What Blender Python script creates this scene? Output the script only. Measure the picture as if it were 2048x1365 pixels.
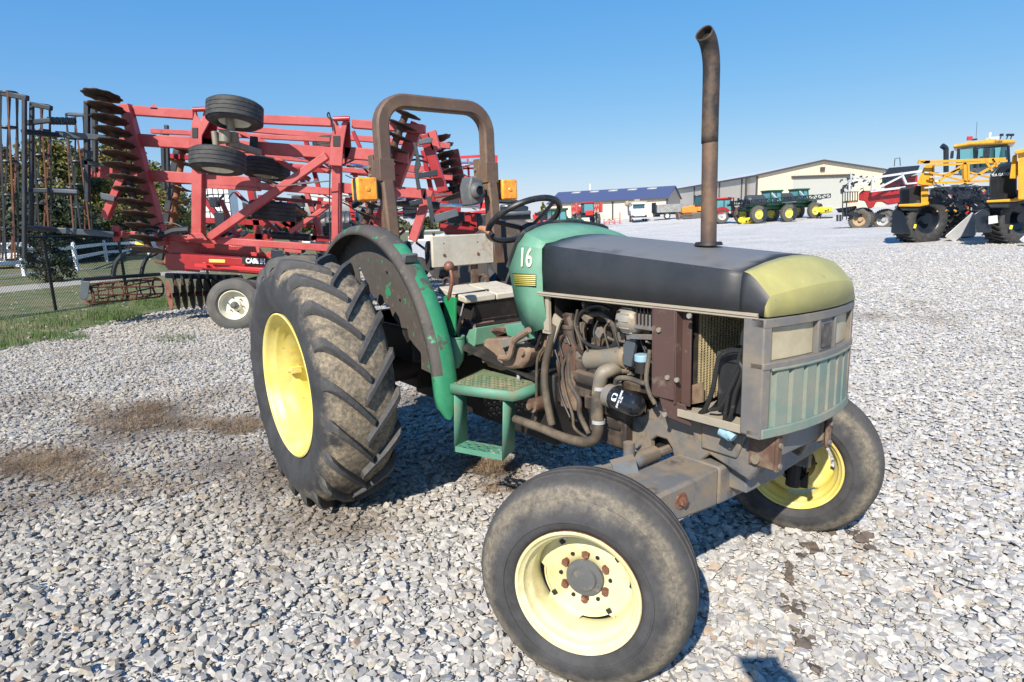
import bpy, bmesh, math, random
import numpy as np
from math import sin, cos, tan, radians, degrees, pi, hypot, atan2, sqrt
from mathutils import Vector, Matrix, noise
random.seed(7); RNG = np.random.default_rng(11)
SC = bpy.context.scene
for _o in list(bpy.data.objects): bpy.data.objects.remove(_o)

# ------------------------------------------------------------------ camera
FPX, PITCH, ROLL, CAMH = 1242.1, radians(10.855), radians(2.019), 1.5687
V = Vector
_fw = V((0, cos(PITCH), -sin(PITCH))); _up = V((0, sin(PITCH), cos(PITCH))); _ri = V((1, 0, 0))
RI = _ri*cos(ROLL) - _up*sin(ROLL); UP = _up*cos(ROLL) + _ri*sin(ROLL)
cam = bpy.data.objects.new('camera', bpy.data.cameras.new('camera')); SC.collection.objects.link(cam)
cam.matrix_world = Matrix(((RI.x, UP.x, -_fw.x, 0), (RI.y, UP.y, -_fw.y, 0), (RI.z, UP.z, -_fw.z, CAMH), (0, 0, 0, 1)))
cam.data.sensor_width = 36; cam.data.lens = FPX/2048*36; cam.data.clip_end = 6000; cam.data.clip_start = .05
SC.camera = cam
# ------------------------------------------------------------------ sky, sun, exposure
SUN_EL, SUN_AZ = radians(38.2), radians(22.4)      # shadows fall away from the camera, 22 degrees to the right
W = bpy.data.worlds.new('World'); SC.world = W; W.use_nodes = True
nt = W.node_tree; bg = nt.nodes['Background']; sky = nt.nodes.new('ShaderNodeTexSky')
sky.sky_type = 'NISHITA'; sky.sun_disc = False; sky.sun_elevation = SUN_EL; sky.sun_rotation = SUN_AZ + pi
sky.altitude = 0; sky.air_density = 1.0; sky.dust_density = 0.15; sky.ozone_density = 3.5
hsv = nt.nodes.new('ShaderNodeHueSaturation'); hsv.inputs['Saturation'].default_value = 1.32; nt.links.new(sky.outputs[0], hsv.inputs['Color']); 
_sp = nt.nodes.new('ShaderNodeSeparateColor'); _cb = nt.nodes.new('ShaderNodeCombineColor'); nt.links.new(hsv.outputs[0], _sp.inputs[0])
for _i, (_p, _k) in enumerate(((.66, 1.32), (.50, 1.93), (.24, 4.05))):      # evens out the sky's brightness from zenith to horizon
    _a = nt.nodes.new('ShaderNodeMath'); _a.operation = 'POWER'; _a.inputs[1].default_value = _p; _b = nt.nodes.new('ShaderNodeMath'); _b.operation = 'MULTIPLY'; _b.inputs[1].default_value = _k
    nt.links.new(_sp.outputs[_i], _a.inputs[0]); nt.links.new(_a.outputs[0], _b.inputs[0]); nt.links.new(_b.outputs[0], _cb.inputs[_i])
nt.links.new(_cb.outputs[0], bg.inputs[0]); bg.inputs[1].default_value = 0.096
sl = bpy.data.lights.new('sun', 'SUN'); sl.energy = 5.0; sl.angle = radians(.53); sl.color = (1, .915, .80)
so = bpy.data.objects.new('sun', sl); SC.collection.objects.link(so)
sdir = V((sin(SUN_AZ)*cos(SUN_EL), cos(SUN_AZ)*cos(SUN_EL), -sin(SUN_EL)))
so.rotation_euler = sdir.to_track_quat('-Z', 'Y').to_euler()
SC.view_settings.view_transform = 'Standard'; SC.view_settings.look = 'None'; SC.view_settings.exposure = 0.5; SC.view_settings.gamma = 1
SC.cycles.max_bounces = 6; SC.cycles.diffuse_bounces = 3; SC.cycles.glossy_bounces = 3; SC.cycles.transmission_bounces = 4; SC.cycles.transparent_max_bounces = 8

# ------------------------------------------------------------------ photograph pixel -> real point at a known plane
CAM = V((0, 0, CAMH))
def ray(x, y): return _fw + RI*((x-1024)/FPX) - UP*((y-682.5)/FPX)
def smooth(a, b, x):
    t = min(1, max(0, (x-a)/(b-a))); return t*t*(3-2*t)
def gz(x, y):
    d = y
    return smooth(55, 118, d)*(0.45 + 1.9*smooth(5, 42, x)) + 0.25*smooth(16, 30, d)*smooth(10, 24, x)*(1-smooth(55, 118, d))
def gnd(x, y, z=None):
    d = ray(x, y)
    if z is not None: return CAM + d*((z-CAMH)/d.z)
    t = 0.5
    while t < 900:
        p = CAM + d*t
        if p.z <= gz(p.x, p.y): break
        t *= 1.004
    return V((p.x, p.y, gz(p.x, p.y)))
def aty(x, y, Y):
    d = ray(x, y); return CAM + d*(Y/d.y)
def pxdist(px, Y): return px*Y/FPX          # size in metres of px photo pixels at depth Y
TYAW = radians(-52.876); TO = V((-.4167, 4.0608, 0))
TF = V((cos(TYAW), sin(TYAW), 0)); TL = V((-sin(TYAW), cos(TYAW), 0))
def tloc(p): q = p-TO; return V((q.dot(TF), q.dot(TL), q.z))
def onv(x, y, v): d = ray(x, y); return tloc(CAM + d*((v-(CAM-TO).dot(TL))/d.dot(TL)))
def onu(x, y, u): d = ray(x, y); return tloc(CAM + d*((u-(CAM-TO).dot(TF))/d.dot(TF)))
def onw(x, y, w): return tloc(gnd(x, y, w))

# ------------------------------------------------------------------ materials
MATS = {}
def nd(nt, t, **k):
    n = nt.nodes.new('ShaderNode'+t)
    for a, b in k.items():
        if a.startswith('i_'): n.inputs[a[2:].replace('_', ' ')].default_value = b
        else: setattr(n, a, b)
    return n
def c4(c): return (c[0], c[1], c[2], 1)
def mat(name, c, rough=.6, metal=0, layers=(), bump=0, bscale=40, coat=0, spec=.5, alpha=1, var=.12, vscale=6, trans=0, top=None):
    """layers: (colour, noise scale, lo, hi[, rough]) - chips, dust, rust of their own irregular shape"""
    if name in MATS: return MATS[name]
    m = bpy.data.materials.new(name); m.use_nodes = True; t = m.node_tree; b = t.nodes['Principled BSDF']
    L = t.links.new; tc = nd(t, 'TexCoord')
    col = nd(t, 'RGB'); col.outputs[0].default_value = c4(c); cur = col.outputs[0]
    rv = nd(t, 'Value'); rv.outputs[0].default_value = rough; rc = rv.outputs[0]
    if var:
        n = nd(t, 'TexNoise'); n.inputs['Scale'].default_value = vscale; n.inputs['Detail'].default_value = 7; n.inputs['Roughness'].default_value = .65
        L(tc.outputs['Object'], n.inputs['Vector'])
        mr = nd(t, 'MapRange'); mr.inputs[1].default_value = .3; mr.inputs[2].default_value = .7; mr.inputs[3].default_value = 1-var; mr.inputs[4].default_value = 1+var
        L(n.outputs[0], mr.inputs[0]); hs = nd(t, 'HueSaturation'); L(cur, hs.inputs['Color']); L(mr.outputs[0], hs.inputs['Value']); cur = hs.outputs[0]
    for i, ly in enumerate(layers):
        lc, s, lo, hi = ly[:4]
        n = nd(t, 'TexNoise'); n.inputs['Scale'].default_value = s; n.inputs['Detail'].default_value = 9; n.inputs['Roughness'].default_value = .68
        mp = nd(t, 'Mapping'); mp.inputs[1].default_value = (3.7*i+1.3, 5.1*i, 2.2*i); L(tc.outputs['Object'], mp.inputs[0]); L(mp.outputs[0], n.inputs['Vector'])
        mr = nd(t, 'MapRange'); mr.inputs[1].default_value = lo; mr.inputs[2].default_value = hi; L(n.outputs[0], mr.inputs[0])
        mx = nd(t, 'Mix', data_type='RGBA'); L(mr.outputs[0], mx.inputs[0]); L(cur, mx.inputs[6]); mx.inputs[7].default_value = c4(lc); cur = mx.outputs[2]
        if len(ly) > 4:
            mf = nd(t, 'Mix', data_type='FLOAT'); L(mr.outputs[0], mf.inputs[0]); L(rc, mf.inputs[2]); mf.inputs[3].default_value = ly[4]; rc = mf.outputs[0]
    if top:      # tint on upward faces, settled dust plus the hood's painted sky sheen: (colour, lo, hi, amount)
        g = nd(t, 'NewGeometry'); sz = nd(t, 'SeparateXYZ'); L(g.outputs['Normal'], sz.inputs[0]); n = nd(t, 'TexNoise'); n.inputs['Scale'].default_value = 9; n.inputs['Detail'].default_value = 9; L(tc.outputs['Object'], n.inputs['Vector'])
        ms = nd(t, 'MapRange'); ms.inputs[1].default_value = .25; ms.inputs[2].default_value = .7; ms.inputs[3].default_value = -.12; ms.inputs[4].default_value = .12; L(n.outputs[0], ms.inputs[0]); ad = nd(t, 'Math', operation='ADD'); L(sz.outputs[2], ad.inputs[0]); L(ms.outputs[0], ad.inputs[1])
        mr = nd(t, 'MapRange', interpolation_type='SMOOTHSTEP'); mr.inputs[1].default_value = top[1]; mr.inputs[2].default_value = top[2]; mr.inputs[4].default_value = top[3]; L(ad.outputs[0], mr.inputs[0])
        mx = nd(t, 'Mix', data_type='RGBA'); L(mr.outputs[0], mx.inputs[0]); L(cur, mx.inputs[6]); mx.inputs[7].default_value = c4(top[0]); cur = mx.outputs[2]
    L(cur, b.inputs['Base Color']); L(rc, b.inputs['Roughness']); b.inputs['Metallic'].default_value = metal
    b.inputs['Specular IOR Level'].default_value = spec
    if coat: b.inputs['Coat Weight'].default_value = coat; b.inputs['Coat Roughness'].default_value = .15
    if trans: b.inputs['Transmission Weight'].default_value = trans
    if alpha < 1: b.inputs['Alpha'].default_value = alpha
    if bump:
        n = nd(t, 'TexNoise'); n.inputs['Scale'].default_value = bscale; n.inputs['Detail'].default_value = 8; L(tc.outputs['Object'], n.inputs['Vector'])
        bp = nd(t, 'Bump'); bp.inputs['Strength'].default_value = bump; bp.inputs['Distance'].default_value = .004; L(n.outputs[0], bp.inputs['Height']); L(bp.outputs[0], b.inputs['Normal'])
    MATS[name] = m; return m
DUST = (.30, .235, .16); RUST = (.12, .045, .022); RUSTL = (.26, .10, .045)
M = dict(
 hoodblack=mat('faded_black_paint', (.021, .024, .029), .5, top=((.19, .185, .175), .72, 1.0, .8), layers=[((.04, .042, .044), 5, .35, .8, .5), ((.10, .095, .09), 60, .66, .74), ((.005, .005, .007), 17, .665, .68)], bump=.10, bscale=60, spec=.5),  # pale top tint paints in sky reflection as well as dust
 nose=mat('faded_yellow_paint', (.40, .37, .13), .5, layers=[((.30, .28, .12), 4, .35, .75), ((.09, .085, .08), 14, .66, .69), ((.50, .48, .25), 40, .6, .8)], bump=.1, spec=.4),
 green=mat('faded_green_paint', (.10, .27, .165), .55, layers=[((.17, .34, .25), 4, .35, .7), ((.16, .13, .11), 7, .66, .70, .8), ((.02, .035, .025), 40, .70, .74)], bump=.1),
 greend=mat('green_step_paint', (.075, .235, .155), .6, layers=[((.13, .30, .22), 4, .4, .7), ((.22, .19, .11), 6, .52, .68, .85)], bump=.15),
 platform=mat('worn_platform_paint', (.16, .22, .12), .8, layers=[((.03, .20, .09), 9, .56, .62), ((.30, .24, .14), 7, .42, .66, .9), ((.12, .07, .04), 12, .66, .7)], bump=.2),
 greenv=mat('bright_green_paint', (.02, .27, .10), .45, layers=[((.05, .05, .04), 9, .64, .68, .8), ((.1, .3, .17), 5, .5, .8)]),
 fender=mat('weathered_fender_paint', (.075, .066, .058), .75, layers=[((.03, .24, .11), 6.5, .615, .625, .5), ((.15, .125, .105), 22, .56, .72, .85), ((.03, .028, .026), 4, .6, .7)], bump=.25, bscale=90),
 fenderg=mat('green_fender_edge', (.03, .22, .105), .5, layers=[((.075, .066, .058), 5, .58, .60, .8), ((.09, .3, .17), 8, .5, .8)], bump=.1),
 rops=mat('brown_primer_steel', (.115, .072, .052), .62, layers=[((.20, .125, .06), 5, .5, .7), ((.07, .045, .035), 11, .58, .72), ((.3, .26, .2), 90, .74, .8)], bump=.12),
 rusty=mat('rusty_steel', (.10, .055, .038), .8, layers=[((.25, .18, .12), 7, .45, .65), ((.05, .032, .026), 13, .58, .7)], bump=.3),
 shroud=mat('brown_painted_shroud', (.085, .048, .040), .6, layers=[((.2, .15, .11), 14, .58, .75, .85), ((.05, .03, .026), 5, .6, .75)], bump=.15),
 pipe=mat('burnt_pipe_steel', (.115, .08, .062), .5, metal=.35, layers=[((.20, .125, .08), 9, .45, .62, .75), ((.045, .04, .04), 14, .60, .7)], bump=.2),
 pipetop=mat('sooty_pipe_steel', (.040, .034, .031), .55, metal=.3, layers=[((.14, .095, .065), 9, .48, .66, .8)], bump=.2),
 cast=mat('dusty_cast_iron', (.14, .115, .09), .75, top=((.27, .21, .14), .6, .95, .7), layers=[((.17, .19, .21), 4, .48, .6, .55), ((.16, .085, .055), 6, .58, .68), ((.34, .26, .165), 9, .6, .75, .9)], bump=.3, bscale=50),
 castb=mat('bluish_worn_iron', (.135, .14, .145), .55, layers=[((.23, .18, .12), 5, .46, .62, .9), ((.06, .05, .045), 9, .56, .7), ((.15, .08, .05), 3.5, .62, .72)], bump=.25),
 engine=mat('oily_engine_iron', (.04, .03, .025), .6, top=((.20, .15, .10), .6, .95, .6), layers=[((.14, .10, .065), 6, .48, .66, .9), ((.02, .018, .016), 11, .56, .7, .4)], bump=.3),
 dark=mat('oily_dark_metal', (.018, .016, .015), .6, layers=[((.055, .04, .03), 7, .55, .7, .8)], bump=.2),
 alu=mat('dusty_aluminium', (.42, .39, .33), .45, metal=.5, layers=[((.30, .235, .15), 7, .48, .66, .9)], bump=.15),
 alud=mat('dusty_grey_aluminium', (.26, .245, .21), .5, metal=.35, layers=[((.28, .22, .14), 9, .45, .62, .9), ((.06, .055, .05), 14, .62, .72)], bump=.2),
 hose=mat('dusty_rubber_hose', (.055, .048, .040), .7, layers=[((.2, .16, .11), 9, .45, .7, .9)], bump=.15),
 hosetan=mat('dusty_coolant_pipe', (.075, .060, .043), .55, layers=[((.16, .125, .085), 7, .5, .7, .9), ((.06, .05, .045), 12, .62, .7)], bump=.1),
 wire=mat('black_wiring', (.02, .02, .021), .5, layers=[((.16, .13, .1), 15, .6, .75, .9)]),
 rubber=mat('front_tyre_rubber', (.05, .05, .051), .75, layers=[((.15, .13, .105), 5, .42, .68, .9), ((.10, .10, .10), 30, .55, .75)], bump=.25, bscale=120, spec=.3),
 rimy=mat('yellow_rim_paint', (.68, .57, .14), .4, layers=[((.76, .68, .32), 6, .45, .7), ((.25, .16, .06), 22, .655, .69, .8), ((.45, .36, .14), 3.5, .55, .72)], spec=.5),
 rimc=mat('faded_cream_yellow_rim', (.68, .62, .31), .42, layers=[((.74, .69, .46), 5, .4, .7), ((.30, .18, .08), 26, .655, .70, .8), ((.50, .43, .22), 4, .56, .72), ((.6, .5, .2), 8, .62, .8)], bump=.05),
 boltr=mat('rusty_bolt', (.15, .06, .035), .7, layers=[((.3, .2, .13), 40, .5, .7)]),
 hubg=mat('grey_hub_cap', (.10, .105, .11), .5, layers=[((.25, .21, .15), 12, .52, .7, .9)]),
 wood=mat('weathered_wood_board', (.46, .42, .33), .8, layers=[((.58, .54, .45), 5, .4, .7), ((.32, .15, .05), 4.5, .60, .70), ((.2, .17, .13), 24, .66, .74)], bump=.3),
 amber=mat('amber_lens', (.85, .26, .01), .22, layers=[((.95, .42, .03), 20, .4, .6)], spec=.7, coat=.4),
 blackp=mat('black_plastic', (.02, .021, .023), .45, layers=[((.10, .095, .085), 10, .5, .75, .8)], bump=.08),
 greyp=mat('grey_plastic', (.10, .105, .11), .5, layers=[((.2, .18, .15), 10, .5, .75, .8)]),
 wheelb=mat('black_steering_rim', (.016, .016, .017), .35, layers=[((.05, .048, .045), 12, .5, .7)]),
 skin=mat('worn_tan_spinner', (.42, .19, .10), .5),
 knob=mat('worn_brown_knob', (.21, .09, .06), .45, layers=[((.12, .06, .045), 20, .5, .7)]),
 bezel=mat('grey_grille_frame', (.14, .135, .13), .65, layers=[((.23, .19, .14), 6, .45, .68, .85), ((.07, .2, .14), 7, .66, .7)], bump=.15),
 grille=mat('dusty_green_grille', (.12, .20, .172), .6, layers=[((.23, .23, .18), 4, .36, .60, .85), ((.20, .17, .12), 11, .60, .72, .9)], bump=.12),
 lamp=mat('dusty_headlight_glass', (.42, .37, .25), .4, layers=[((.33, .28, .18), 8, .4, .7, .85)], bump=.3, bscale=30),
 emblem=mat('worn_emblem_plate', (.045, .04, .036), .4, layers=[((.12, .10, .07), 25, .5, .65)]),
 rad=mat('dusty_radiator_screen', (.36, .30, .17), .8, layers=[((.25, .20, .11), 20, .5, .7)], bump=.3),
 white=mat('white_paint', (.78, .78, .76), .4, var=.05),
 decy=mat('yellow_decal', (.78, .66, .12), .45, var=.05), deck=mat('black_decal', (.015, .015, .015), .45, var=.05),
 cream=mat('cream_stencil_paint', (.78, .74, .56), .6, layers=[((.12, .26, .17), 30, .68, .72)]),
 label=mat('white_print', (.68, .72, .74), .5, var=.05),
 filter=mat('black_filter_can', (.012, .014, .018), .22, layers=[((.06, .05, .04), 12, .56, .72, .8)], coat=.3),
 blue=mat('pale_blue_plastic', (.25, .42, .52), .45, layers=[((.4, .45, .45), 30, .5, .7)]),
 seal=mat('dusty_hood_seal', (.33, .29, .22), .8, bump=.3),
)
RED = (.40, .028, .024)
M['lug'] = mat('worn_lug_rubber', (.055, .055, .056), .7, layers=[((.15, .125, .09), 6, .56, .72, .9), ((.09, .088, .085), 35, .5, .7)], bump=.3, bscale=80)
M.update(
 red=mat('faded_red_frame_paint', (.40, .062, .058), .45, layers=[((.46, .105, .10), 2.5, .42, .7), ((.24, .03, .028), 9, .62, .76), ((.2, .14, .11), 30, .66, .76)], spec=.5),
 reds=mat('deep_red_paint', (.30, .012, .014), .35, layers=[((.36, .03, .03), 3, .4, .7)], coat=.2),
 redb=mat('bright_red_paint', (.50, .03, .03), .35, coat=.2),
 disc=mat('rusty_disc_steel', (.035, .025, .022), .6, metal=.2, layers=[((.115, .052, .03), 4, .46, .62, .85), ((.025, .022, .022), 9, .58, .7)], bump=.2),
 discr=mat('orange_rusty_disc', (.26, .105, .05), .75, layers=[((.14, .06, .035), 6, .5, .65)], bump=.2),
 discf=mat('brown_red_disc', (.20, .075, .055), .75, layers=[((.28, .12, .08), 8, .45, .65)], bump=.2),
 slate=mat('slate_grey_paint', (.018, .024, .030), .45, layers=[((.04, .045, .05), 4, .45, .7)]),
 slatel=mat('light_slate_paint', (.07, .084, .098), .45),
 reel=mat('rusty_reel_bar', (.15, .062, .035), .8, layers=[((.04, .025, .025), 5, .5, .6)]),
 tyre=mat('black_implement_tyre', (.032, .033, .035), .7, layers=[((.07, .068, .062), 8, .45, .7)], bump=.1),
 tyreg=mat('grey_dusty_tyre', (.085, .084, .078), .8, layers=[((.13, .12, .10), 6, .45, .7)], bump=.1),
 rimw=mat('cream_white_rim', (.74, .70, .55), .45),
 hyd=mat('chrome_rod', (.7, .7, .7), .2, metal=1, var=0),
 yel=mat('machine_yellow_paint', (.66, .34, .03), .38, layers=[((.55, .27, .03), 3, .5, .75)], coat=.2),
 yelb=mat('bright_yellow_paint', (.8, .66, .04), .45),
 jdg=mat('machine_green_paint', (.018, .085, .038), .4), jdy=mat('machine_wheel_yellow', (.72, .62, .14), .45),
 navy=mat('dark_navy_panel', (.012, .018, .028), .35, coat=.3), grillb=mat('black_grille_panel', (.02, .02, .021), .5),
 silver=mat('galvanised_metal', (.55, .56, .57), .45, metal=.4), boom=mat('pale_grey_boom', (.52, .54, .55), .5),
 glass=mat('tinted_cab_glass', (.03, .09, .11), .06, var=0, spec=.8), glassb=mat('blue_cab_glass', (.10, .28, .32), .08, var=0, spec=.8),
 orange=mat('orange_machine_paint', (.70, .24, .03), .45), tan=mat('tan_wheel', (.42, .30, .18), .6),
 bark=mat('tree_bark', (.075, .055, .04), .9, bump=.4), whiteb=mat('white_body_panel', (.80, .80, .79), .35),
 greyt=mat('grey_tank_plastic', (.36, .37, .36), .5), charcoal=mat('charcoal_tank_plastic', (.05, .056, .062), .45),
 rawgrey=mat('weathered_grey_panels', (.30, .31, .31), .7, layers=[((.2, .2, .21), 2, .45, .65)]),
)

# ------------------------------------------------------------------ mesh builder
class MB:
    def __init__(s): s.v = []; s.f = []; s.m = []; s.cur = 0; s.T = None
    def add(s, vs, fs):
        n = len(s.v)
        if s.T is not None: vs = [s.T @ V(p) for p in vs]
        s.v += [tuple(p) for p in vs]; s.f += [tuple(n+i for i in f) for f in fs]; s.m += [s.cur]*len(fs); return s
    def box(s, c, d, R=None):
        x, y, z = d[0]/2, d[1]/2, d[2]/2
        vs = [V((a*x, b*y, e*z)) for e in (-1, 1) for a, b in ((-1, -1), (1, -1), (1, 1), (-1, 1))]
        if R is not None: vs = [R @ p for p in vs]
        return s.add([p+V(c) for p in vs], [(3, 2, 1, 0), (4, 5, 6, 7), (0, 1, 5, 4), (1, 2, 6, 5), (2, 3, 7, 6), (3, 0, 4, 7)])
    def bb(s, a, b): return s.box([(a[i]+b[i])/2 for i in range(3)], [abs(a[i]-b[i]) for i in range(3)])
    def bar(s, p, q, w, h=None, up=(0, 0, 1), w2=None, h2=None):
        p, q = V(p), V(q); h = h or w; w2 = w2 or w; h2 = h2 or h
        d = (q-p).normalized(); up = V(up)
        if abs(d.dot(up)) > .97: up = V((0, 1, 0)) if abs(d.y) < .9 else V((1, 0, 0))
        x = d.cross(up).normalized(); z = x.cross(d).normalized()
        vs = [p+x*a*w/2+z*b*h/2 for a, b in ((-1, -1), (1, -1), (1, 1), (-1, 1))]+[q+x*a*w2/2+z*b*h2/2 for a, b in ((-1, -1), (1, -1), (1, 1), (-1, 1))]
        return s.add(vs, [(0, 1, 2, 3), (7, 6, 5, 4), (4, 5, 1, 0), (5, 6, 2, 1), (6, 7, 3, 2), (7, 4, 0, 3)])
    def tube(s, pts, r, n=8, closed=False, caps=True, sm=0):
        pts = [V(p) for p in pts]
        if sm and len(pts) > 2:
            o = []; N = len(pts)
            for i in range(N if closed else N-1):
                a, b, c, d = (pts[(i-1) % N] if closed or i else pts[0]*2-pts[1]), pts[i], pts[(i+1) % N], (pts[(i+2) % N] if closed or i+2 < N else pts[-1]*2-pts[-2])
                for k in range(sm):
                    t = k/sm; o.append(.5*((2*b)+(c-a)*t+(2*a-5*b+4*c-d)*t*t+(3*b-a-3*c+d)*t**3))
            if not closed: o.append(pts[-1])
            if not isinstance(r, (int, float)):
                N = len(r); r = [r[min(N-1, int(j/sm))]*(1-(j % sm)/sm)+r[min(N-1, int(j/sm)+1)]*((j % sm)/sm) for j in range(len(o))]
            pts = o
        N = len(pts); rs = [r]*N if isinstance(r, (int, float)) else list(r)
        tan_ = []
        for i in range(N):
            a = pts[(i-1) % N] if closed or i else pts[i]; b = pts[(i+1) % N] if closed or i < N-1 else pts[i]
            tan_.append((b-a).normalized())
        ref = V((0, 0, 1)) if abs(tan_[0].z) < .9 else V((1, 0, 0))
        x = tan_[0].cross(ref).normalized(); vs = []
        for i in range(N):
            x = (x - tan_[i]*x.dot(tan_[i])).normalized(); y = tan_[i].cross(x)
            for k in range(n):
                a = 2*pi*k/n+.39; vs.append(pts[i]+(x*cos(a)+y*sin(a))*rs[i])
        fs = []
        for i in range(N if closed else N-1):
            j = (i+1) % N
            for k in range(n):
                l = (k+1) % n; fs.append((i*n+k, i*n+l, j*n+l, j*n+k))
        if not closed and caps: fs += [tuple(range(n-1, -1, -1)), tuple((N-1)*n+k for k in range(n))]
        return s.add(vs, fs)
    def cyl(s, p, q, r, n=16, r2=None): return s.tube([p, q], [r, r if r2 is None else r2], n)
    def lathe(s, prof, o=(0, 0, 0), ax=(0, 1, 0), n=48, closed=False):
        """prof: (distance along axis, radius)"""
        o, ax = V(o), V(ax).normalized(); x = ax.orthogonal().normalized(); y = ax.cross(x); vs = []
        for a, r in prof:
            for k in range(n):
                t = 2*pi*k/n; vs.append(o+ax*a+(x*cos(t)+y*sin(t))*r)
        P = len(prof); fs = [(i*n+k, i*n+(k+1) % n, ((i+1) % P)*n+(k+1) % n, ((i+1) % P)*n+k) for i in range(P if closed else P-1) for k in range(n)]
        return s.add(vs, fs)
    def prism(s, poly, d):
        d = V(d); n = len(poly); vs = [V(p) for p in poly]+[V(p)+d for p in poly]
        return s.add(vs, [tuple(range(n-1, -1, -1)), tuple(range(n, 2*n))]+[(i, (i+1) % n, n+(i+1) % n, n+i) for i in range(n)])
    def ball(s, c, r, n=12, sc=(1, 1, 1)):
        vs = []; fs = []; m = n//2
        for i in range(m+1):
            for k in range(n):
                a = pi*i/m; b = 2*pi*k/n; vs.append((c[0]+r*sc[0]*sin(a)*cos(b), c[1]+r*sc[1]*sin(a)*sin(b), c[2]+r*sc[2]*cos(a)))
        fs = [(i*n+k, (i+1)*n+k, (i+1)*n+(k+1) % n, i*n+(k+1) % n) for i in range(m) for k in range(n)]
        return s.add(vs, fs)
    def grid(s, rows, close=False):
        n = len(rows[0]); vs = [p for r in rows for p in r]
        return s.add(vs, [(i*n+j, i*n+(j+1) % n, (i+1)*n+(j+1) % n, (i+1)*n+j) for i in range(len(rows)-1) for j in range(n if close else n-1)])
    def build(s, name, mt, parent=None, sharp=35, bevel=0, solid=0, label=None, loc=None):
        me = bpy.data.meshes.new(name); me.from_pydata(s.v, [], s.f)
        mt = mt if isinstance(mt, (list, tuple)) else [mt]
        for m in mt: me.materials.append(M[m] if isinstance(m, str) else m)
        if len(mt) > 1: me.polygons.foreach_set('material_index', s.m)
        bm = bmesh.new(); bm.from_mesh(me); bmesh.ops.remove_doubles(bm, verts=bm.verts, dist=1e-5)
        bmesh.ops.recalc_face_normals(bm, faces=bm.faces); bm.to_mesh(me); bm.free()
        me.polygons.foreach_set('use_smooth', [bool(sharp)]*len(me.polygons))
        if sharp: me.set_sharp_from_angle(angle=radians(sharp))
        o = bpy.data.objects.new(name, me); SC.collection.objects.link(o)
        if parent: o.parent = parent
        if loc is not None: o.location = loc
        if solid: md = o.modifiers.new('solid', 'SOLIDIFY'); md.thickness = solid; md.offset = 0
        if bevel:
            md = o.modifiers.new('bevel', 'BEVEL'); md.width = bevel; md.segments = 2; md.limit_method = 'ANGLE'; md.angle_limit = radians(40); md.harden_normals = False
        if label: o['label'] = label
        return o
def split(o):
    """every loose piece of o becomes a part of its own"""
    me = o.data; par = list(range(len(me.vertices)))
    def find(a):
        while par[a] != a: par[a] = par[par[a]]; a = par[a]
        return a
    for e in me.edges:
        a, b = find(e.vertices[0]), find(e.vertices[1])
        if a != b: par[a] = b
    gr = {}
    for f in me.polygons: gr.setdefault(find(f.vertices[0]), []).append(f)
    if len(gr) < 2: return
    mats = list(me.materials); name = me.name.split('.')[0]
    for fl in gr.values():
        ids = {}; fs = []
        for f in fl: fs.append([ids.setdefault(v, len(ids)) for v in f.vertices])
        m2 = bpy.data.meshes.new(name); m2.from_pydata([me.vertices[v].co[:] for v in ids], [], fs)
        for m in mats: m2.materials.append(m)
        m2.polygons.foreach_set('use_smooth', [True]*len(fs)); m2.set_sharp_from_angle(angle=radians(35))
        q = o.copy(); q.data = m2; SC.collection.objects.link(q)
    bpy.data.objects.remove(o)
def tag(o, label=None, cat=None, group=None, kind=None):
    for k, v in (('label', label), ('category', cat), ('group', group), ('kind', kind)):
        if v: o[k] = v
    return o
def empty(name, loc=(0, 0, 0), rz=0, parent=None, rot=None, mtx=None):
    o = bpy.data.objects.new(name, None); SC.collection.objects.link(o); o.empty_display_size = .1
    if parent: o.parent = parent
    if mtx is not None: o.matrix_local = mtx
    else: o.location = loc; o.rotation_euler = rot or (0, 0, rz)
    return o
def thing(name, label, cat, loc=(0, 0, 0), rz=0, group=None): return tag(empty(name, loc, rz), label, cat, group)
def copy_tree(o, parent=None):
    c = o.copy(); SC.collection.objects.link(c); c.parent = parent
    for ch in [x for x in bpy.data.objects if x.parent == o]: copy_tree(ch, c)
    return c
def lettering(txt, size, mtx, mt, parent, name='lettering', depth=.0015, bold=0, shear=0, sx=1):
    cu = bpy.data.curves.new('t', 'FONT'); cu.body = txt; cu.size = size; cu.align_x = 'CENTER'; cu.align_y = 'CENTER'; cu.extrude = depth; cu.offset = bold; cu.shear = shear
    to = bpy.data.objects.new('t', cu); SC.collection.objects.link(to); bpy.context.view_layer.update()
    me = bpy.data.meshes.new_from_object(to.evaluated_get(bpy.context.evaluated_depsgraph_get())); bpy.data.objects.remove(to)
    me.transform(Matrix.Diagonal((sx, 1, 1, 1))); me.transform(mtx); me.materials.clear(); me.materials.append(M[mt]); me.name = name
    o = bpy.data.objects.new(name, me); SC.collection.objects.link(o); o.parent = parent; return o
def away(pts, d):
    c = sum((V(p) for p in pts), V((0, 0, 0)))/len(pts); h = V((c.x, c.y, 0)).normalized(); return h*d
def frame(o, x, y):     # matrix whose x axis is x, y axis y, at o
    x = V(x).normalized(); y = V(y); y = (y-x*y.dot(x)).normalized(); z = x.cross(y); o = V(o)
    return Matrix(((x.x, y.x, z.x, o.x), (x.y, y.y, z.y, o.y), (x.z, y.z, z.z, o.z), (0, 0, 0, 1)))
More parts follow.
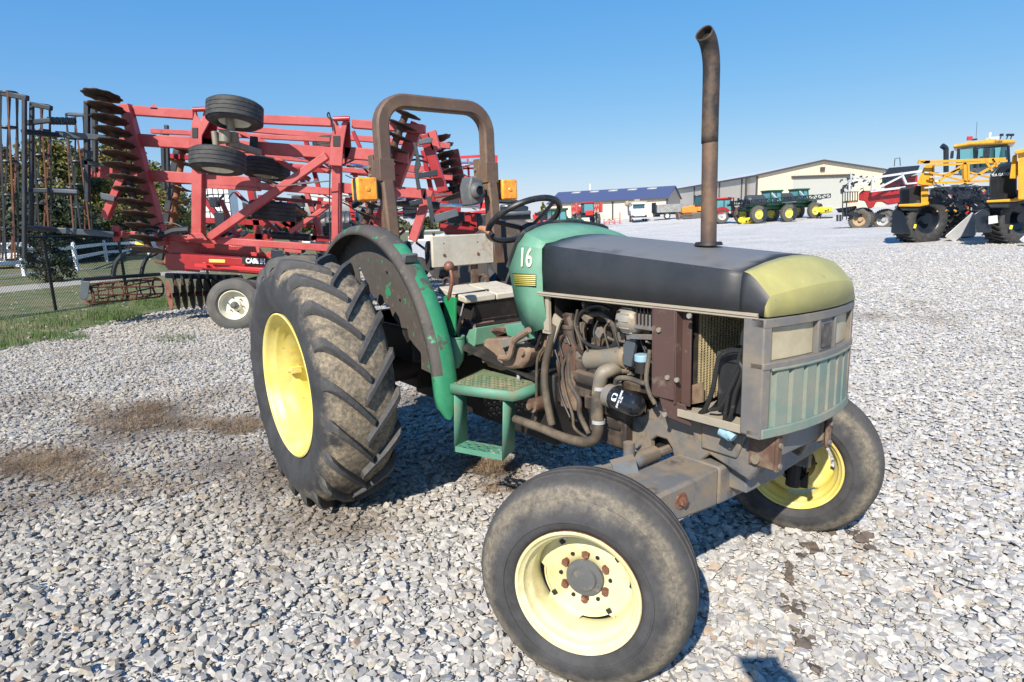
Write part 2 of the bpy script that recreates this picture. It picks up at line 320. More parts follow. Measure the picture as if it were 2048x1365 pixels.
# ================================================================== GROUND
def fbm(x, y, s): return noise.fractal(V((x*s, y*s, 3.3)), 1, 2, 5)
MUD = []
for px, py, rx, ry, k in ((60, 930, 150, 26, 1), (230, 965, 220, 26, .9), (270, 850, 95, 34, 1), (350, 845, 70, 20, .8), (480, 855, 55, 20, .7), (420, 930, 150, 40, .75), (560, 945, 90, 60, .85), (600, 1040, 120, 50, .75),
                          (120, 1000, 160, 30, .8), (850, 800, 60, 30, .7), (990, 940, 70, 26, .9), (1000, 985, 60, 18, .7), (330, 725, 60, 12, .5), (150, 800, 130, 20, .45), (520, 790, 90, 20, .45), (700, 1060, 90, 26, .6), (1800, 640, 150, 25, .35)):
    c = gnd(px, py); a = gnd(px+rx, py); b = gnd(px, py-ry); MUD.append((c.x, c.y, (a-c).length, (b-c).length, k))
def mud(x, y):
    v = 0
    for cx, cy, rx, ry, k in MUD:
        dx, dy = (x-cx)/rx, (y-cy)/ry; d = dx*dx+dy*dy
        if d < 4: v = max(v, k*math.exp(-d*.8))
    if v > .02: v = min(1, max(0, v*1.15+.55*fbm(x, y, 1.3)-.12))
    return v
def axis(a, b, fine0, fine1, f, g):
    o = [fine0]; x = fine0
    while x < fine1: x += f; o.append(x)
    s = f
    while x < b: s *= g; x += s; o.append(x)
    l = []; x = fine0; s = f
    while x > a: s *= g; x -= s; l.append(x)
    return l[::-1]+o
XS = axis(-900, 900, -9, 7, .14, 1.25); YS = axis(-25, 1500, .4, 13, .14, 1.12)
me = bpy.data.meshes.new('gravel_lot'); vs = []; ml = []
for y in YS:
    for x in XS:
        m_ = mud(x, y) if (-9 < x < 7 and .3 < y < 14) else 0
        vs.append((x, y, gz(x, y)+(.02*fbm(x, y, .8) if y < 15 and abs(x) < 10 else 0)-.004)); ml.append(m_)
nx = len(XS); fs = [(j*nx+i, j*nx+i+1, (j+1)*nx+i+1, (j+1)*nx+i) for j in range(len(YS)-1) for i in range(nx-1)]
me.from_pydata(vs, [], fs); at = me.attributes.new('mud', 'FLOAT', 'POINT'); at.data.foreach_set('value', ml)
me.polygons.foreach_set('use_smooth', [True]*len(fs))
gl = bpy.data.objects.new('gravel_ground', me); SC.collection.objects.link(gl); tag(gl, kind='structure')
m = bpy.data.materials.new('gravel_ground'); m.use_nodes = True; t = m.node_tree; b = t.nodes['Principled BSDF']; L = t.links.new
tc = nd(t, 'TexCoord'); vo = nd(t, 'TexVoronoi'); vo.inputs['Scale'].default_value = 26; L(tc.outputs['Object'], vo.inputs['Vector'])
ve = nd(t, 'TexVoronoi', feature='DISTANCE_TO_EDGE'); ve.inputs['Scale'].default_value = 26; L(tc.outputs['Object'], ve.inputs['Vector'])
sp = nd(t, 'SeparateColor'); L(vo.outputs['Color'], sp.inputs[0])
rp = nd(t, 'ValToRGB'); L(sp.outputs[0], rp.inputs[0]); e = rp.color_ramp.elements
e[0].position = 0; e[0].color = (.42, .41, .39, 1); e[1].position = 1; e[1].color = (.84, .80, .745, 1)
for p_, c_ in ((.25, (.54, .525, .50, 1)), (.55, (.64, .62, .585, 1)), (.8, (.73, .71, .67, 1))):
    q_ = e.new(p_); q_.color = c_
n1 = nd(t, 'TexNoise'); n1.inputs['Scale'].default_value = .35; n1.inputs['Detail'].default_value = 8; L(tc.outputs['Object'], n1.inputs['Vector'])
mr = nd(t, 'MapRange'); mr.inputs[1].default_value = .3; mr.inputs[2].default_value = .7; mr.inputs[3].default_value = .90; mr.inputs[4].default_value = 1.12; L(n1.outputs[0], mr.inputs[0])
n4 = nd(t, 'TexNoise'); n4.inputs['Scale'].default_value = 5; n4.inputs['Detail'].default_value = 10; n4.inputs['Roughness'].default_value = .8; L(tc.outputs['Object'], n4.inputs['Vector'])
m4 = nd(t, 'MapRange'); m4.inputs[1].default_value = .35; m4.inputs[2].default_value = .65; m4.inputs[3].default_value = .72; m4.inputs[4].default_value = 1.2; L(n4.outputs[0], m4.inputs[0]); m5 = nd(t, 'Math', operation='MULTIPLY'); L(mr.outputs[0], m5.inputs[0]); L(m4.outputs[0], m5.inputs[1]); mr = m5
hs = nd(t, 'HueSaturation'); L(rp.outputs[0], hs.inputs['Color']); L(mr.outputs[0], hs.inputs['Value'])
eg = nd(t, 'MapRange'); eg.inputs[1].default_value = 0; eg.inputs[2].default_value = .10; eg.inputs[3].default_value = .5; L(ve.outputs['Distance'], eg.inputs[0])
mx0 = nd(t, 'Mix', data_type='RGBA'); mx0.inputs[6].default_value = (.28, .27, .25, 1); L(eg.outputs[0], mx0.inputs[0]); L(hs.outputs[0], mx0.inputs[7])
n3 = nd(t, 'TexNoise'); n3.inputs['Scale'].default_value = .16; n3.inputs['Detail'].default_value = 10; n3.inputs['Roughness'].default_value = .6; L(tc.outputs['Object'], n3.inputs['Vector'])
m3 = nd(t, 'MapRange'); m3.inputs[1].default_value = .56; m3.inputs[2].default_value = .72; m3.inputs[4].default_value = .45; L(n3.outputs[0], m3.inputs[0])
mx2 = nd(t, 'Mix', data_type='RGBA'); L(m3.outputs[0], mx2.inputs[0]); L(mx0.outputs[2], mx2.inputs[6]); mx2.inputs[7].default_value = (.33, .28, .21, 1)
am = nd(t, 'Attribute', attribute_name='mud'); mx = nd(t, 'Mix', data_type='RGBA')
n2 = nd(t, 'TexNoise'); n2.inputs['Scale'].default_value = 30; n2.inputs['Detail'].default_value = 8; L(tc.outputs['Object'], n2.inputs['Vector'])
r2 = nd(t, 'ValToRGB'); L(n2.outputs[0], r2.inputs[0]); r2.color_ramp.elements[0].position = .35; r2.color_ramp.elements[0].color = (.07, .052, .036, 1); r2.color_ramp.elements[1].position = .7; r2.color_ramp.elements[1].color = (.21, .17, .125, 1)
L(am.outputs['Fac'], mx.inputs[0]); L(mx2.outputs[2], mx.inputs[6]); L(r2.outputs[0], mx.inputs[7]); L(mx.outputs[2], b.inputs['Base Color'])
b.inputs['Roughness'].default_value = .9; b.inputs['Specular IOR Level'].default_value = .2
bp = nd(t, 'Bump'); bp.inputs['Strength'].default_value = .9; bp.inputs['Distance'].default_value = .012
ma = nd(t, 'Math', operation='ADD'); L(eg.outputs[0], ma.inputs[0]); L(sp.outputs[1], ma.inputs[1]); L(ma.outputs[0], bp.inputs['Height']); L(bp.outputs[0], b.inputs['Normal'])
me.materials.append(m)

# loose crushed stone lying on the lot: one mass nobody could count
def stone_field():
    T = []
    for k in range(14):
        bm = bmesh.new(); r = random.Random(k)
        n = r.choice((5, 6, 6, 7)); e_ = r.uniform(.5, .85); ph = r.uniform(0, 6); hz_ = r.uniform(.16, .36); tx, ty = r.uniform(-.25, .25), r.uniform(-.25, .25)
        for i in range(n):
            t_ = 2*pi*(i+r.uniform(-.3, .3))/n+ph; q = r.uniform(.8, 1.12); x, y = cos(t_)*q, sin(t_)*q*e_; z = hz_+tx*x+ty*y
            bm.verts.new((x*.74, y*.74, z)); bm.verts.new((x, y, -hz_*.5))
        bmesh.ops.convex_hull(bm, input=bm.verts); bmesh.ops.delete(bm, geom=[v for v in bm.verts if not v.link_faces], context='VERTS')
        bmesh.ops.triangulate(bm, faces=bm.faces); bm.verts.index_update()
        T.append((np.array([v.co[:] for v in bm.verts]), np.array([[v.index for v in f.verts] for f in bm.faces]))); bm.free()
    pts = []
    def zone(y0, y1, dens, smin, smax):
        y = y0
        while y < y1:
            dy = .25; hw0 = .93*(y+dy)+.9; n = int(dens*2*hw0*dy)
            X = RNG.uniform(-hw0, hw0, n); Y = RNG.uniform(y, y+dy, n); S = smin+(smax-smin)*RNG.random(n)**3.0
            pts.extend(zip(X, Y, S)); y += dy
    zone(.9, 3.4, 3300, .006, .036); zone(3.4, 6, 2300, .008, .034); zone(6, 9, 1100, .011, .034); zone(9, 12, 620, .014, .04); zone(12, 16, 420, .016, .045); zone(16, 20, 230, .018, .045); zone(20, 25, 90, .02, .045)
    OIL = [(gnd(a, b_), r_) for a, b_, r_ in ((1712, 1072, .05), (1735, 1100, .03), (1665, 1080, .025), (1620, 1098, .035), (1605, 1122, .03), (1575, 1142, .035), (1580, 1165, .035), (1592, 1225, .04), (1600, 1265, .03), (1605, 1285, .03), (1630, 1335, .04), (1830, 690, .05), (1850, 710, .04), (1565, 1195, .02))]
    out = []
    BX = [gnd(a, b_) for a, b_ in ((-60, 712), (0, 702), (150, 662), (300, 627), (430, 606), (520, 596))]
    BX.sort(key=lambda q: q.y); BY = [q.y for q in BX]; BXX = [q.x for q in BX]
    for x, y, s in pts:
        # stay off the grass strip on the left
        if y > BX[0].y-.8 and x < np.interp(y, BY, BXX)+.12+random.gauss(0, .09):
            if random.random() < .97: continue
        mu = mud(x, y) if y < 14 else 0
        if mu > .25 and random.random() < (mu-.1)*.95: continue
        out.append((x, y, s, mu))
    n = len(out); A = np.array(out); kinds = RNG.integers(0, len(T), n)
    VV = []; FF = []; CC = []; off = 0
    base = np.array([[.57, .55, .51], [.50, .485, .46], [.64, .62, .585], [.45, .44, .43], [.53, .48, .40], [.61, .59, .55], [.37, .39, .41], [.55, .44, .34]]); pr = np.array([.27, .19, .20, .09, .09, .12, .02, .02])
    for k, (tv, tf) in enumerate(T):
        idx = np.where(kinds == k)[0]; m_ = len(idx)
        if not m_: continue
        a = RNG.uniform(0, 2*pi, m_); tx = RNG.normal(0, .20, m_); ty = RNG.normal(0, .20, m_)
        ca, sa = np.cos(a), np.sin(a); cx, sx = np.cos(tx), np.sin(tx); cy, sy = np.cos(ty), np.sin(ty)
        R = np.empty((m_, 3, 3)); Z = np.zeros(m_); O = np.ones(m_)
        Rz = np.stack([np.stack([ca, -sa, Z], 1), np.stack([sa, ca, Z], 1), np.stack([Z, Z, O], 1)], 1)
        Rx = np.stack([np.stack([O, Z, Z], 1), np.stack([Z, cx, -sx], 1), np.stack([Z, sx, cx], 1)], 1)
        Ry = np.stack([np.stack([cy, Z, sy], 1), np.stack([Z, O, Z], 1), np.stack([-sy, Z, cy], 1)], 1)
        R = Rx @ Ry @ Rz; s = A[idx, 2][:, None, None]
        P = np.einsum('nij,vj->nvi', R, tv)*s
        # broken-slab look: anisotropic stretch per stone
        zz = RNG.uniform(-.002, .012, m_)+.25*A[idx, 2]-A[idx, 3]*.012
        hz = np.array([.02*fbm(x, y, .8) if y < 15 and abs(x) < 10 else gz(x, y) for x, y in A[idx, :2]])
        P[:, :, 0] += A[idx, 0][:, None]; P[:, :, 1] += A[idx, 1][:, None]; P[:, :, 2] += (zz+hz)[:, None]
        VV.append(P.reshape(-1, 3)); nv = len(tv)
        FF.append((tf[None]+(np.arange(m_)*nv)[:, None, None]+off).reshape(-1, 3)); off += m_*nv
        c = base[RNG.choice(len(base), m_, p=pr)]*RNG.uniform(.68, .90, m_)[:, None]
        mu = np.clip(A[idx, 3]*1.3, 0, 1)[:, None]*.75; c = c*(1-mu)+np.array([.20, .16, .12])*mu
        lf = np.clip((.8-A[idx, 0])/3, 0, 1)[:, None]*.62; c = c*(1-lf)+c*np.array([.72, .68, .60])*lf
        for q, r_ in OIL:
            d = np.hypot(A[idx, 0]-q.x, A[idx, 1]-q.y); hit = (d < r_*1.25*(.55+.6*np.abs(np.sin(A[idx, 0]*190)+np.cos(A[idx, 1]*150))*.6)) & (RNG.random(m_) < .9); c[hit] = c[hit]*.25*np.array([1, .85, .75])+np.array([.02, .015, .012])
        CC.append(np.repeat(c, nv, 0))
    VV = np.concatenate(VV); FF = np.concatenate(FF); CC = np.concatenate(CC)
    me = bpy.data.meshes.new('loose_gravel'); me.vertices.add(len(VV)); me.vertices.foreach_set('co', VV.astype(np.float32).ravel())
    me.loops.add(FF.size); me.loops.foreach_set('vertex_index', FF.astype(np.int32).ravel()); me.polygons.add(len(FF)); me.polygons.foreach_set('loop_start', np.arange(0, FF.size, 3, dtype=np.int32))
    at = me.attributes.new('stone', 'FLOAT_COLOR', 'POINT'); at.data.foreach_set('color', np.concatenate([CC, np.ones((len(CC), 1))], 1).astype(np.float32).ravel())
    me.update(calc_edges=True); me.polygons.foreach_set('use_smooth', [False]*len(FF)); o = bpy.data.objects.new('loose_gravel', me); SC.collection.objects.link(o)
    m = bpy.data.materials.new('crushed_stone'); m.use_nodes = True; t = m.node_tree; b = t.nodes['Principled BSDF']; L = t.links.new
    a_ = nd(t, 'Attribute', attribute_name='stone'); tc = nd(t, 'TexCoord'); n = nd(t, 'TexNoise'); n.inputs['Scale'].default_value = 55; n.inputs['Detail'].default_value = 6; L(tc.outputs['Object'], n.inputs['Vector'])
    mr = nd(t, 'MapRange'); mr.inputs[1].default_value = .3; mr.inputs[2].default_value = .7; mr.inputs[3].default_value = .8; mr.inputs[4].default_value = 1.15; L(n.outputs[0], mr.inputs[0])
    hs = nd(t, 'HueSaturation'); L(a_.outputs['Color'], hs.inputs['Color']); L(mr.outputs[0], hs.inputs['Value']); L(hs.outputs[0], b.inputs['Base Color']); b.inputs['Roughness'].default_value = .85; b.inputs['Specular IOR Level'].default_value = .25
    bp = nd(t, 'Bump'); bp.inputs['Strength'].default_value = .35; bp.inputs['Distance'].default_value = .003; L(n.outputs[0], bp.inputs['Height']); L(bp.outputs[0], b.inputs['Normal'])
    me.materials.append(m); tag(o, 'loose crushed limestone spread over the yard', 'gravel', kind='stuff'); print('stones', len(out), len(FF))
stone_field()

# grass strip, path and road beyond the fence
def sheet(name, pts, z, mt):
    b = MB(); vs = [(p.x, p.y, gz(p.x, p.y)+z) for p in pts]; b.add(vs, [tuple(range(len(vs)))]); o = b.build(name, mt, sharp=0); return tag(o, kind='structure')
M['grass'] = mat('dry_lawn', (.17, .15, .065), .95, layers=[((.06, .11, .025), 1.1, .42, .60), ((.26, .20, .10), 5, .52, .68), ((.12, .08, .045), 2.2, .60, .72)], bump=.6, bscale=30, var=.3, vscale=9)
M['road'] = mat('grey_road', (.19, .19, .195), .9, var=.1); M['path'] = mat('concrete_path', (.38, .35, .29), .9, var=.1)
bl = [gnd(*p) for p in ((-60, 714), (0, 702), (80, 684), (150, 662), (230, 646), (300, 627), (370, 616), (430, 606), (520, 596))]
sheet('grass_strip', bl+[V((-5.5, 19, 0)), V((-5, 28, 0)), V((-9, 60, 0)), V((-10, 110, 0)), V((-220, 110, 0)), V((-90, 20, 0)), V((-30, 6, 0))], .012, 'grass')
def band(name, top, bot, z, mt): sheet(name, [gnd(*p) for p in bot]+[gnd(*p) for p in reversed(top)], z, mt)
band('concrete_path', [(-300, 618), (0, 575), (161, 562), (274, 550), (420, 538)], [(-300, 632), (0, 588), (161, 571), (274, 557), (420, 545)], .018, 'path')
band('road', [(-300, 560), (0, 540), (113, 521), (225, 510), (330, 500), (420, 496)], [(-300, 580), (0, 555), (113, 545), (225, 535), (330, 520), (420, 512)], .018, 'road')
def blades(name, areas, mt, label, cat, hmin, hmax, wd=.004, lean=.5, seed=1):
    r = random.Random(seed); b = MB()
    for px, py, rx, ry, n in areas:
        for i in range(n):
            a = r.uniform(0, 2*pi); q = sqrt(r.random()); p = gnd(px+rx*q*cos(a), py+ry*q*sin(a)); h = r.uniform(hmin, hmax); an = r.uniform(0, 2*pi); l = r.uniform(0, lean)*h
            t_ = V((cos(an), sin(an), 0)); s_ = V((-sin(an), cos(an), 0))*wd*r.uniform(.6, 1.3)
            b.add([p-s_, p+s_, p+t_*l*.4+V((0, 0, h*.6))+s_*.7, p+t_*l*.4+V((0, 0, h*.6))-s_*.7, p+t_*l+V((0, 0, h))], [(0, 1, 2, 3), (3, 2, 4)])
    o = b.build(name, mt, sharp=0); tag(o, label, cat, kind='stuff')
M['blade'] = mat('green_grass_blade', (.07, .13, .03), .7, layers=[((.18, .15, .07), 3, .55, .66)], var=.4); M['straw'] = mat('dry_straw', (.30, .21, .12), .8, layers=[((.13, .085, .055), 6, .45, .6)], var=.3)
blades('grass_tufts', [(60, 660, 110, 22, 1500), (150, 640, 90, 16, 1300), (250, 612, 80, 16, 1500), (230, 635, 60, 10, 1500), (320, 606, 50, 10, 1600), (120, 678, 60, 8, 500), (350, 682, 45, 7, 260), (0, 690, 60, 10, 500)], 'blade', 'short green grass growing along the fence', 'grass', .03, .12)
blades('dry_weeds', [(240, 835, 90, 30, 1500), (300, 815, 30, 12, 500), (370, 850, 80, 15, 700), (60, 915, 110, 20, 1500), (110, 945, 130, 22, 1700), (260, 985, 120, 18, 700), (480, 855, 60, 16, 900), (980, 938, 45, 16, 600), (1010, 980, 50, 12, 300), (560, 850, 40, 14, 200)], 'straw', 'dead brown weeds and straw lying on the gravel', 'dry weeds', .01, .055, .0014, 5.5)
# ================================================================== THE TRACTOR (local frame: x forward, y to its left, z up)
tr = thing('tractor', 'weathered green and yellow open tractor with roll bar, missing side panels and steered front wheels', 'tractor', TO, TYAW)
def part(b, name, mt, parent=None, **k): return b.build(name, mt, parent or tr, **k)
def seg(pts, r, mt, name='hose', parent=None, n=10, sm=5, closed=False): b = MB(); b.tube(pts, r, n=n, sm=sm, closed=closed); return part(b, name, mt, parent)

# ---- tyre materials that follow the wheel's own radius (mud caked between the lugs)
def tyremat(name, r0, r1, dust, dark, top=None, amp=.075):
    m = bpy.data.materials.new(name); m.use_nodes = True; t = m.node_tree; b = t.nodes['Principled BSDF']; L = t.links.new
    tc = nd(t, 'TexCoord'); sx = nd(t, 'SeparateXYZ'); L(tc.outputs['Object'], sx.inputs[0]); cb = nd(t, 'CombineXYZ'); L(sx.outputs[0], cb.inputs[0]); L(sx.outputs[2], cb.inputs[2])
    ln = nd(t, 'VectorMath', operation='LENGTH'); L(cb.outputs[0], ln.inputs[0])
    n = nd(t, 'TexNoise'); n.inputs['Scale'].default_value = 7; n.inputs['Detail'].default_value = 9; n.inputs['Roughness'].default_value = .7; L(tc.outputs['Object'], n.inputs['Vector'])
    ns = nd(t, 'MapRange'); ns.inputs[3].default_value = -amp; ns.inputs[4].default_value = amp; ns.inputs[1].default_value = .3; ns.inputs[2].default_value = .7; L(n.outputs[0], ns.inputs[0])
    ad = nd(t, 'Math', operation='ADD'); L(ln.outputs['Value'], ad.inputs[0]); L(ns.outputs[0], ad.inputs[1])
    mr = nd(t, 'MapRange', interpolation_type='SMOOTHSTEP'); mr.inputs[1].default_value = r0; mr.inputs[2].default_value = r1; L(ad.outputs[0], mr.inputs[0])
    n2 = nd(t, 'TexNoise'); n2.inputs['Scale'].default_value = 45; n2.inputs['Detail'].default_value = 8; n2.inputs['Roughness'].default_value = .75; L(tc.outputs['Object'], n2.inputs['Vector'])
    m2 = nd(t, 'MapRange'); m2.inputs[1].default_value = .32; m2.inputs[2].default_value = .62; m2.inputs[3].default_value = .35; L(n2.outputs[0], m2.inputs[0])
    mu = nd(t, 'Math', operation='MULTIPLY'); L(mr.outputs[0], mu.inputs[0]); L(m2.outputs[0], mu.inputs[1]); fac = mu.outputs[0]
    if top:
        mt_ = nd(t, 'MapRange', interpolation_type='SMOOTHSTEP'); mt_.inputs[1].default_value = top[0]; mt_.inputs[2].default_value = top[1]; mt_.inputs[3].default_value = 1; mt_.inputs[4].default_value = top[2]; L(ln.outputs['Value'], mt_.inputs[0])
        mv = nd(t, 'Math', operation='MULTIPLY'); L(fac, mv.inputs[0]); L(mt_.outputs[0], mv.inputs[1]); fac = mv.outputs[0]
    rd = nd(t, 'ValToRGB'); L(n2.outputs[0], rd.inputs[0]); rd.color_ramp.elements[0].position = .3; rd.color_ramp.elements[0].color = c4([x*.6 for x in dust]); rd.color_ramp.elements[1].position = .7; rd.color_ramp.elements[1].color = c4([x*1.15 for x in dust])
    rk = nd(t, 'ValToRGB'); L(n.outputs[0], rk.inputs[0]); rk.color_ramp.elements[0].position = .35; rk.color_ramp.elements[0].color = c4([x*.75 for x in dark]); rk.color_ramp.elements[1].position = .7; rk.color_ramp.elements[1].color = c4([x*1.5 for x in dark])
    mx = nd(t, 'Mix', data_type='RGBA'); L(fac, mx.inputs[0]); L(rk.outputs[0], mx.inputs[6]); L(rd.outputs[0], mx.inputs[7]); L(mx.outputs[2], b.inputs['Base Color'])
    b.inputs['Roughness'].default_value = .8; b.inputs['Specular IOR Level'].default_value = .3
    bp = nd(t, 'Bump'); bp.inputs['Strength'].default_value = .35; bp.inputs['Distance'].default_value = .006; L(n2.outputs[0], bp.inputs['Height']); L(bp.outputs[0], b.inputs['Normal']); return m
M['rtyre'] = tyremat('mud_caked_rear_tyre', .585, .70, (.33, .27, .185), (.042, .043, .046), (.72, .74, .5))
M['ftyre'] = tyremat('dusty_front_tyre', .275, .335, (.225, .195, .145), (.055, .055, .057), (.345, .365, .15), .028)

# ---- rear wheels. Local wheel frame: axis = y, outer side = -y
def rear_wheel(side):
    w = empty('rear_wheel', (0, 0, .705), parent=tr)
    if side > 0: w.scale = (1, -1, 1)
    b = MB(); vc = -.905; prof = [(-1.06, .405), (-1.085, .42), (-1.108, .47), (-1.118, .53), (-1.112, .585), (-1.088, .635), (-1.055, .668), (-1.02, .683), (-.96, .69), (-.905, .692), (-.85, .69), (-.79, .683), (-.755, .668), (-.722, .635), (-.698, .585), (-.692, .53), (-.70, .47), (-.72, .42), (-.75, .405)]
    b.lathe([(a, r) for a, r in prof], ax=(0, 1, 0), n=120)
    N = 20; b.cur = 1
    for sd in (-1, 1):
        for k in range(N):
            th0 = 2*pi*(k+(.5 if sd > 0 else 0))/N+.1; rows = []
            hw = .178; rj = random.Random(k*7+sd)
            for t_, rt, rb, wd in ((-.10, .726, .68, .034), (.15, .728, .68, .036), (.45, .727, .68, .038), (.75, .722, .675, .041), (.93, .714, .662, .046), (1.02, .692, .64, .05), (1.13, .655, .60, .052)):
                vv = vc+sd*hw*min(t_, 1.0)+sd*(max(0, t_-1)*.16); th = th0-.29*min(t_, 1)**.92-(max(0, t_-1))*.02 if t_ > 0 else th0-.29*t_
                if t_ > 1.1: vv = vc+sd*(hw+.018)
                rt -= rj.uniform(0, .006); dw = wd/2/.7; db = dw*1.45; pts = []
                for r_, d_ in ((rb, -db), (rt-.004, -dw), (rt, -dw*.8), (rt, dw*.8), (rt-.004, dw), (rb, db)):
                    a = th+d_; pts.append(V((r_*sin(a), vv, r_*cos(a))))
                rows.append(pts)
            b.grid(rows); b.add(rows[0], [tuple(range(6))]); b.add(rows[-1], [tuple(range(5, -1, -1))])
    b.build('tyre', ['rtyre', 'lug'], w, sharp=32)
    b = MB(); b.lathe([(-1.06, .405), (-1.088, .412), (-1.092, .405), (-1.085, .395), (-1.07, .388), (-1.045, .382), (-1.03, .368), (-1.02, .362), (-.985, .36), (-.965, .343), (-.90, .335), (-.84, .345), (-.825, .36), (-.77, .37), (-.75, .39), (-.745, .405)], n=72)
    b.build('rim', 'rimy', w, sharp=40)
    b = MB(); b.lathe([(-.80, .362), (-.79, .30), (-.82, .24), (-.845, .17), (-.845, .10), (-.845, .001)], n=48)
    for k in range(8): a = 2*pi*k/8; b.cyl((.135*sin(a), -.845, .135*cos(a)), (.135*sin(a), -.872, .135*cos(a)), .015, 6)
    b.build('wheel_disc', 'rimy', w, solid=.012)
    b = MB()
    for k in range(4):
        a = 2*pi*k/4+1.62; c = V((.335*sin(a), -.93, .335*cos(a))); n_ = V((sin(a), 0, cos(a))); b.bar(c, c-n_*.05, .035, .06, up=(0, 1, 0)); b.cyl(c-n_*.03-V((0, .05, 0)), c-n_*.03+V((0, .04, 0)), .014, 8)
    b.build('rim_clamp', 'rimy', w)
    b = MB(); b.lathe([(-.85, .001), (-.85, .085), (-.90, .08), (-.905, .001)], n=24); b.build('hub', 'hubg', w)
rear_wheel(-1); rear_wheel(1)

# ---- front wheels
def front_wheel(pos, yaw, tilt, face):
    """face=-1: outer face towards the camera; +1: we look at the inner side. local axis y: rim plane at y=0, tyre towards +y"""
    n = V((-sin(yaw), cos(yaw), 0)); upv = V((0, 0, 1))*cos(tilt)+n*sin(tilt); f_ = upv.cross(n)*-1; f_ = n.cross(upv)
    mtx = Matrix(((f_.x, n.x, upv.x, pos[0]), (f_.y, n.y, upv.y, pos[1]), (f_.z, n.z, upv.z, pos[2]), (0, 0, 0, 1)))
    w = empty('front_wheel', parent=tr, mtx=mtx)
    R = .3785; b = MB()
    prof = [(.016, .212), (0.0, .218), (-.012, .235), (-.017, .250), (-.021, .2515), (-.0215, .256), (-.018, .258), (-.018, .275), (-.012, .292), (.004, .322), (.007, .3225), (.010, .328), (.022, .343), (.038, .356), (.05, .363), (.056, .369), (.083, R-.003), (.085, R-.018), (.094, R-.018), (.096, R-.001), (.118, R), (.120, R-.018), (.130, R-.018), (.132, R), (.154, R-.001), (.156, R-.018), (.165, R-.018), (.167, R-.003), (.194, .369), (.200, .363), (.212, .356), (.228, .343), (.246, .322), (.262, .292), (.268, .262), (.262, .235), (.25, .218), (.234, .212)]
    b.lathe(prof, n=128); b.build('tyre', 'ftyre', w, sharp=50)
    b = MB(); b.lathe([(.012, .2135), (-.004, .2165), (-.009, .213), (-.007, .206), (.006, .2), (.012, .191), (.03, .1885), (.038, .184), (.048, .176), (.055, .172), (.10, .169), (.150, .170), (.18, .178), (.20, .188), (.232, .193), (.238, .2), (.255, .206), (.259, .213), (.254, .2165), (.24, .2135)], n=80)
    b.build('rim', 'rimc' if face < 0 else 'rimy', w, sharp=45)
    b = MB(); b.lathe([(.128, .1665), (.150, .1675), (.18, .176), (.20, .186), (.228, .190)], n=48); b.build('rim_back_shade', 'dark', w) if face < 0 else None  # dark lining colours in the shade behind the disc slots
    b = MB(); b.lathe([(.010, .2145), (-.002, .2178), (-.006, .2165)], n=80); b.build('rusty_rim_edge', 'boltr', w)
    # centre disc: rounded square that leaves four slots to the rim
    zd = .118 if face < 0 else .085; s_ = 1 if face < 0 else -1; b = MB(); rows = []
    for rr, zz in ((.05, 0), (.088, 0), (.096, -.004), (.118, -.002), (.135, .004), (.150, .002)):
        rows.append([V((rr*sin(2*pi*k/96), zd+zz*s_, rr*cos(2*pi*k/96))) for k in range(96)])
    out = []; 
    for k in range(96):
        a = 2*pi*k/96; q = abs((a/(pi/2)) % 1-.5)*2; rr = .1735-.027*smooth(.46, .60, 1-q) ; out.append(V((rr*sin(a+.55), zd-.004*s_, rr*cos(a+.55))))
    out = [V((out[k].x, out[k].y, out[k].z)) for k in range(96)]
    sh = int(round(.55/(2*pi/96))); rows.append([out[(k-sh) % 96] for k in range(96)]); b.grid(rows, close=True)
    b.build('wheel_disc', 'rimc' if face < 0 else 'rimy', w, solid=.007)
    b = MB()
    if face < 0: b.lathe([(zd+.02, .052), (zd-.012, .0665), (zd-.02, .064), (zd-.022, .045), (zd-.032, .040), (zd-.034, .001)], n=40)
    else: b.lathe([(zd, .06), (zd-.006, .088), (zd-.03, .09), (zd-.05, .08), (zd-.075, .062), (zd-.12, .058)], n=32); b.box((.03, zd-.07, -.06), (.07, .06, .07)); b.tube([(0.0, zd-.1, .10), (.01, zd-.09, .05), (0, zd-.1, -.09)], .035, n=10)
    b.build('hub_cap' if face < 0 else 'steering_knuckle', 'hubg' if face < 0 else 'dark', w)
    for k in range(6):
        a = 2*pi*k/6+(.03 if face < 0 else 0); b = MB(); p = V((.083*sin(a), zd-.001*s_, .083*cos(a)))
        b.cyl(p, p-V((0, .004, 0))*s_, .0155, 14); b.cyl(p, p-V((0, .018, 0))*s_, .0125, 6); b.build('wheel_bolt', 'boltr', w, label='pale dusty bolt head' if (k == 3 and face < 0) else None)
    b = MB()
    for k in range(6): a = 2*pi*(k+.5)/6; b.cyl((.088*sin(a), zd-.008*s_, .088*cos(a)), (.088*sin(a), zd+.004*s_, .088*cos(a)), .0075, 10)
    for k in range(4):
        a = 2*pi*k/4+.95; c = V((.14*sin(a), zd-.002*s_, .14*cos(a))); b.box(c, (.016, .012, .016), Matrix.Rotation(a, 3, 'Y'))
    split(b.build('bolt_hole', 'deck', w))
    if face < 0:
        b = MB(); b.bar((-.055, .07, .158), (-.052, .055, .165), .012, .02); b.build('valve', 'silver', w)
    return w
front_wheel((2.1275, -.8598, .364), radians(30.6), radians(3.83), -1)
front_wheel((2.052, .645, .364), radians(23), radians(-3.83), 1)

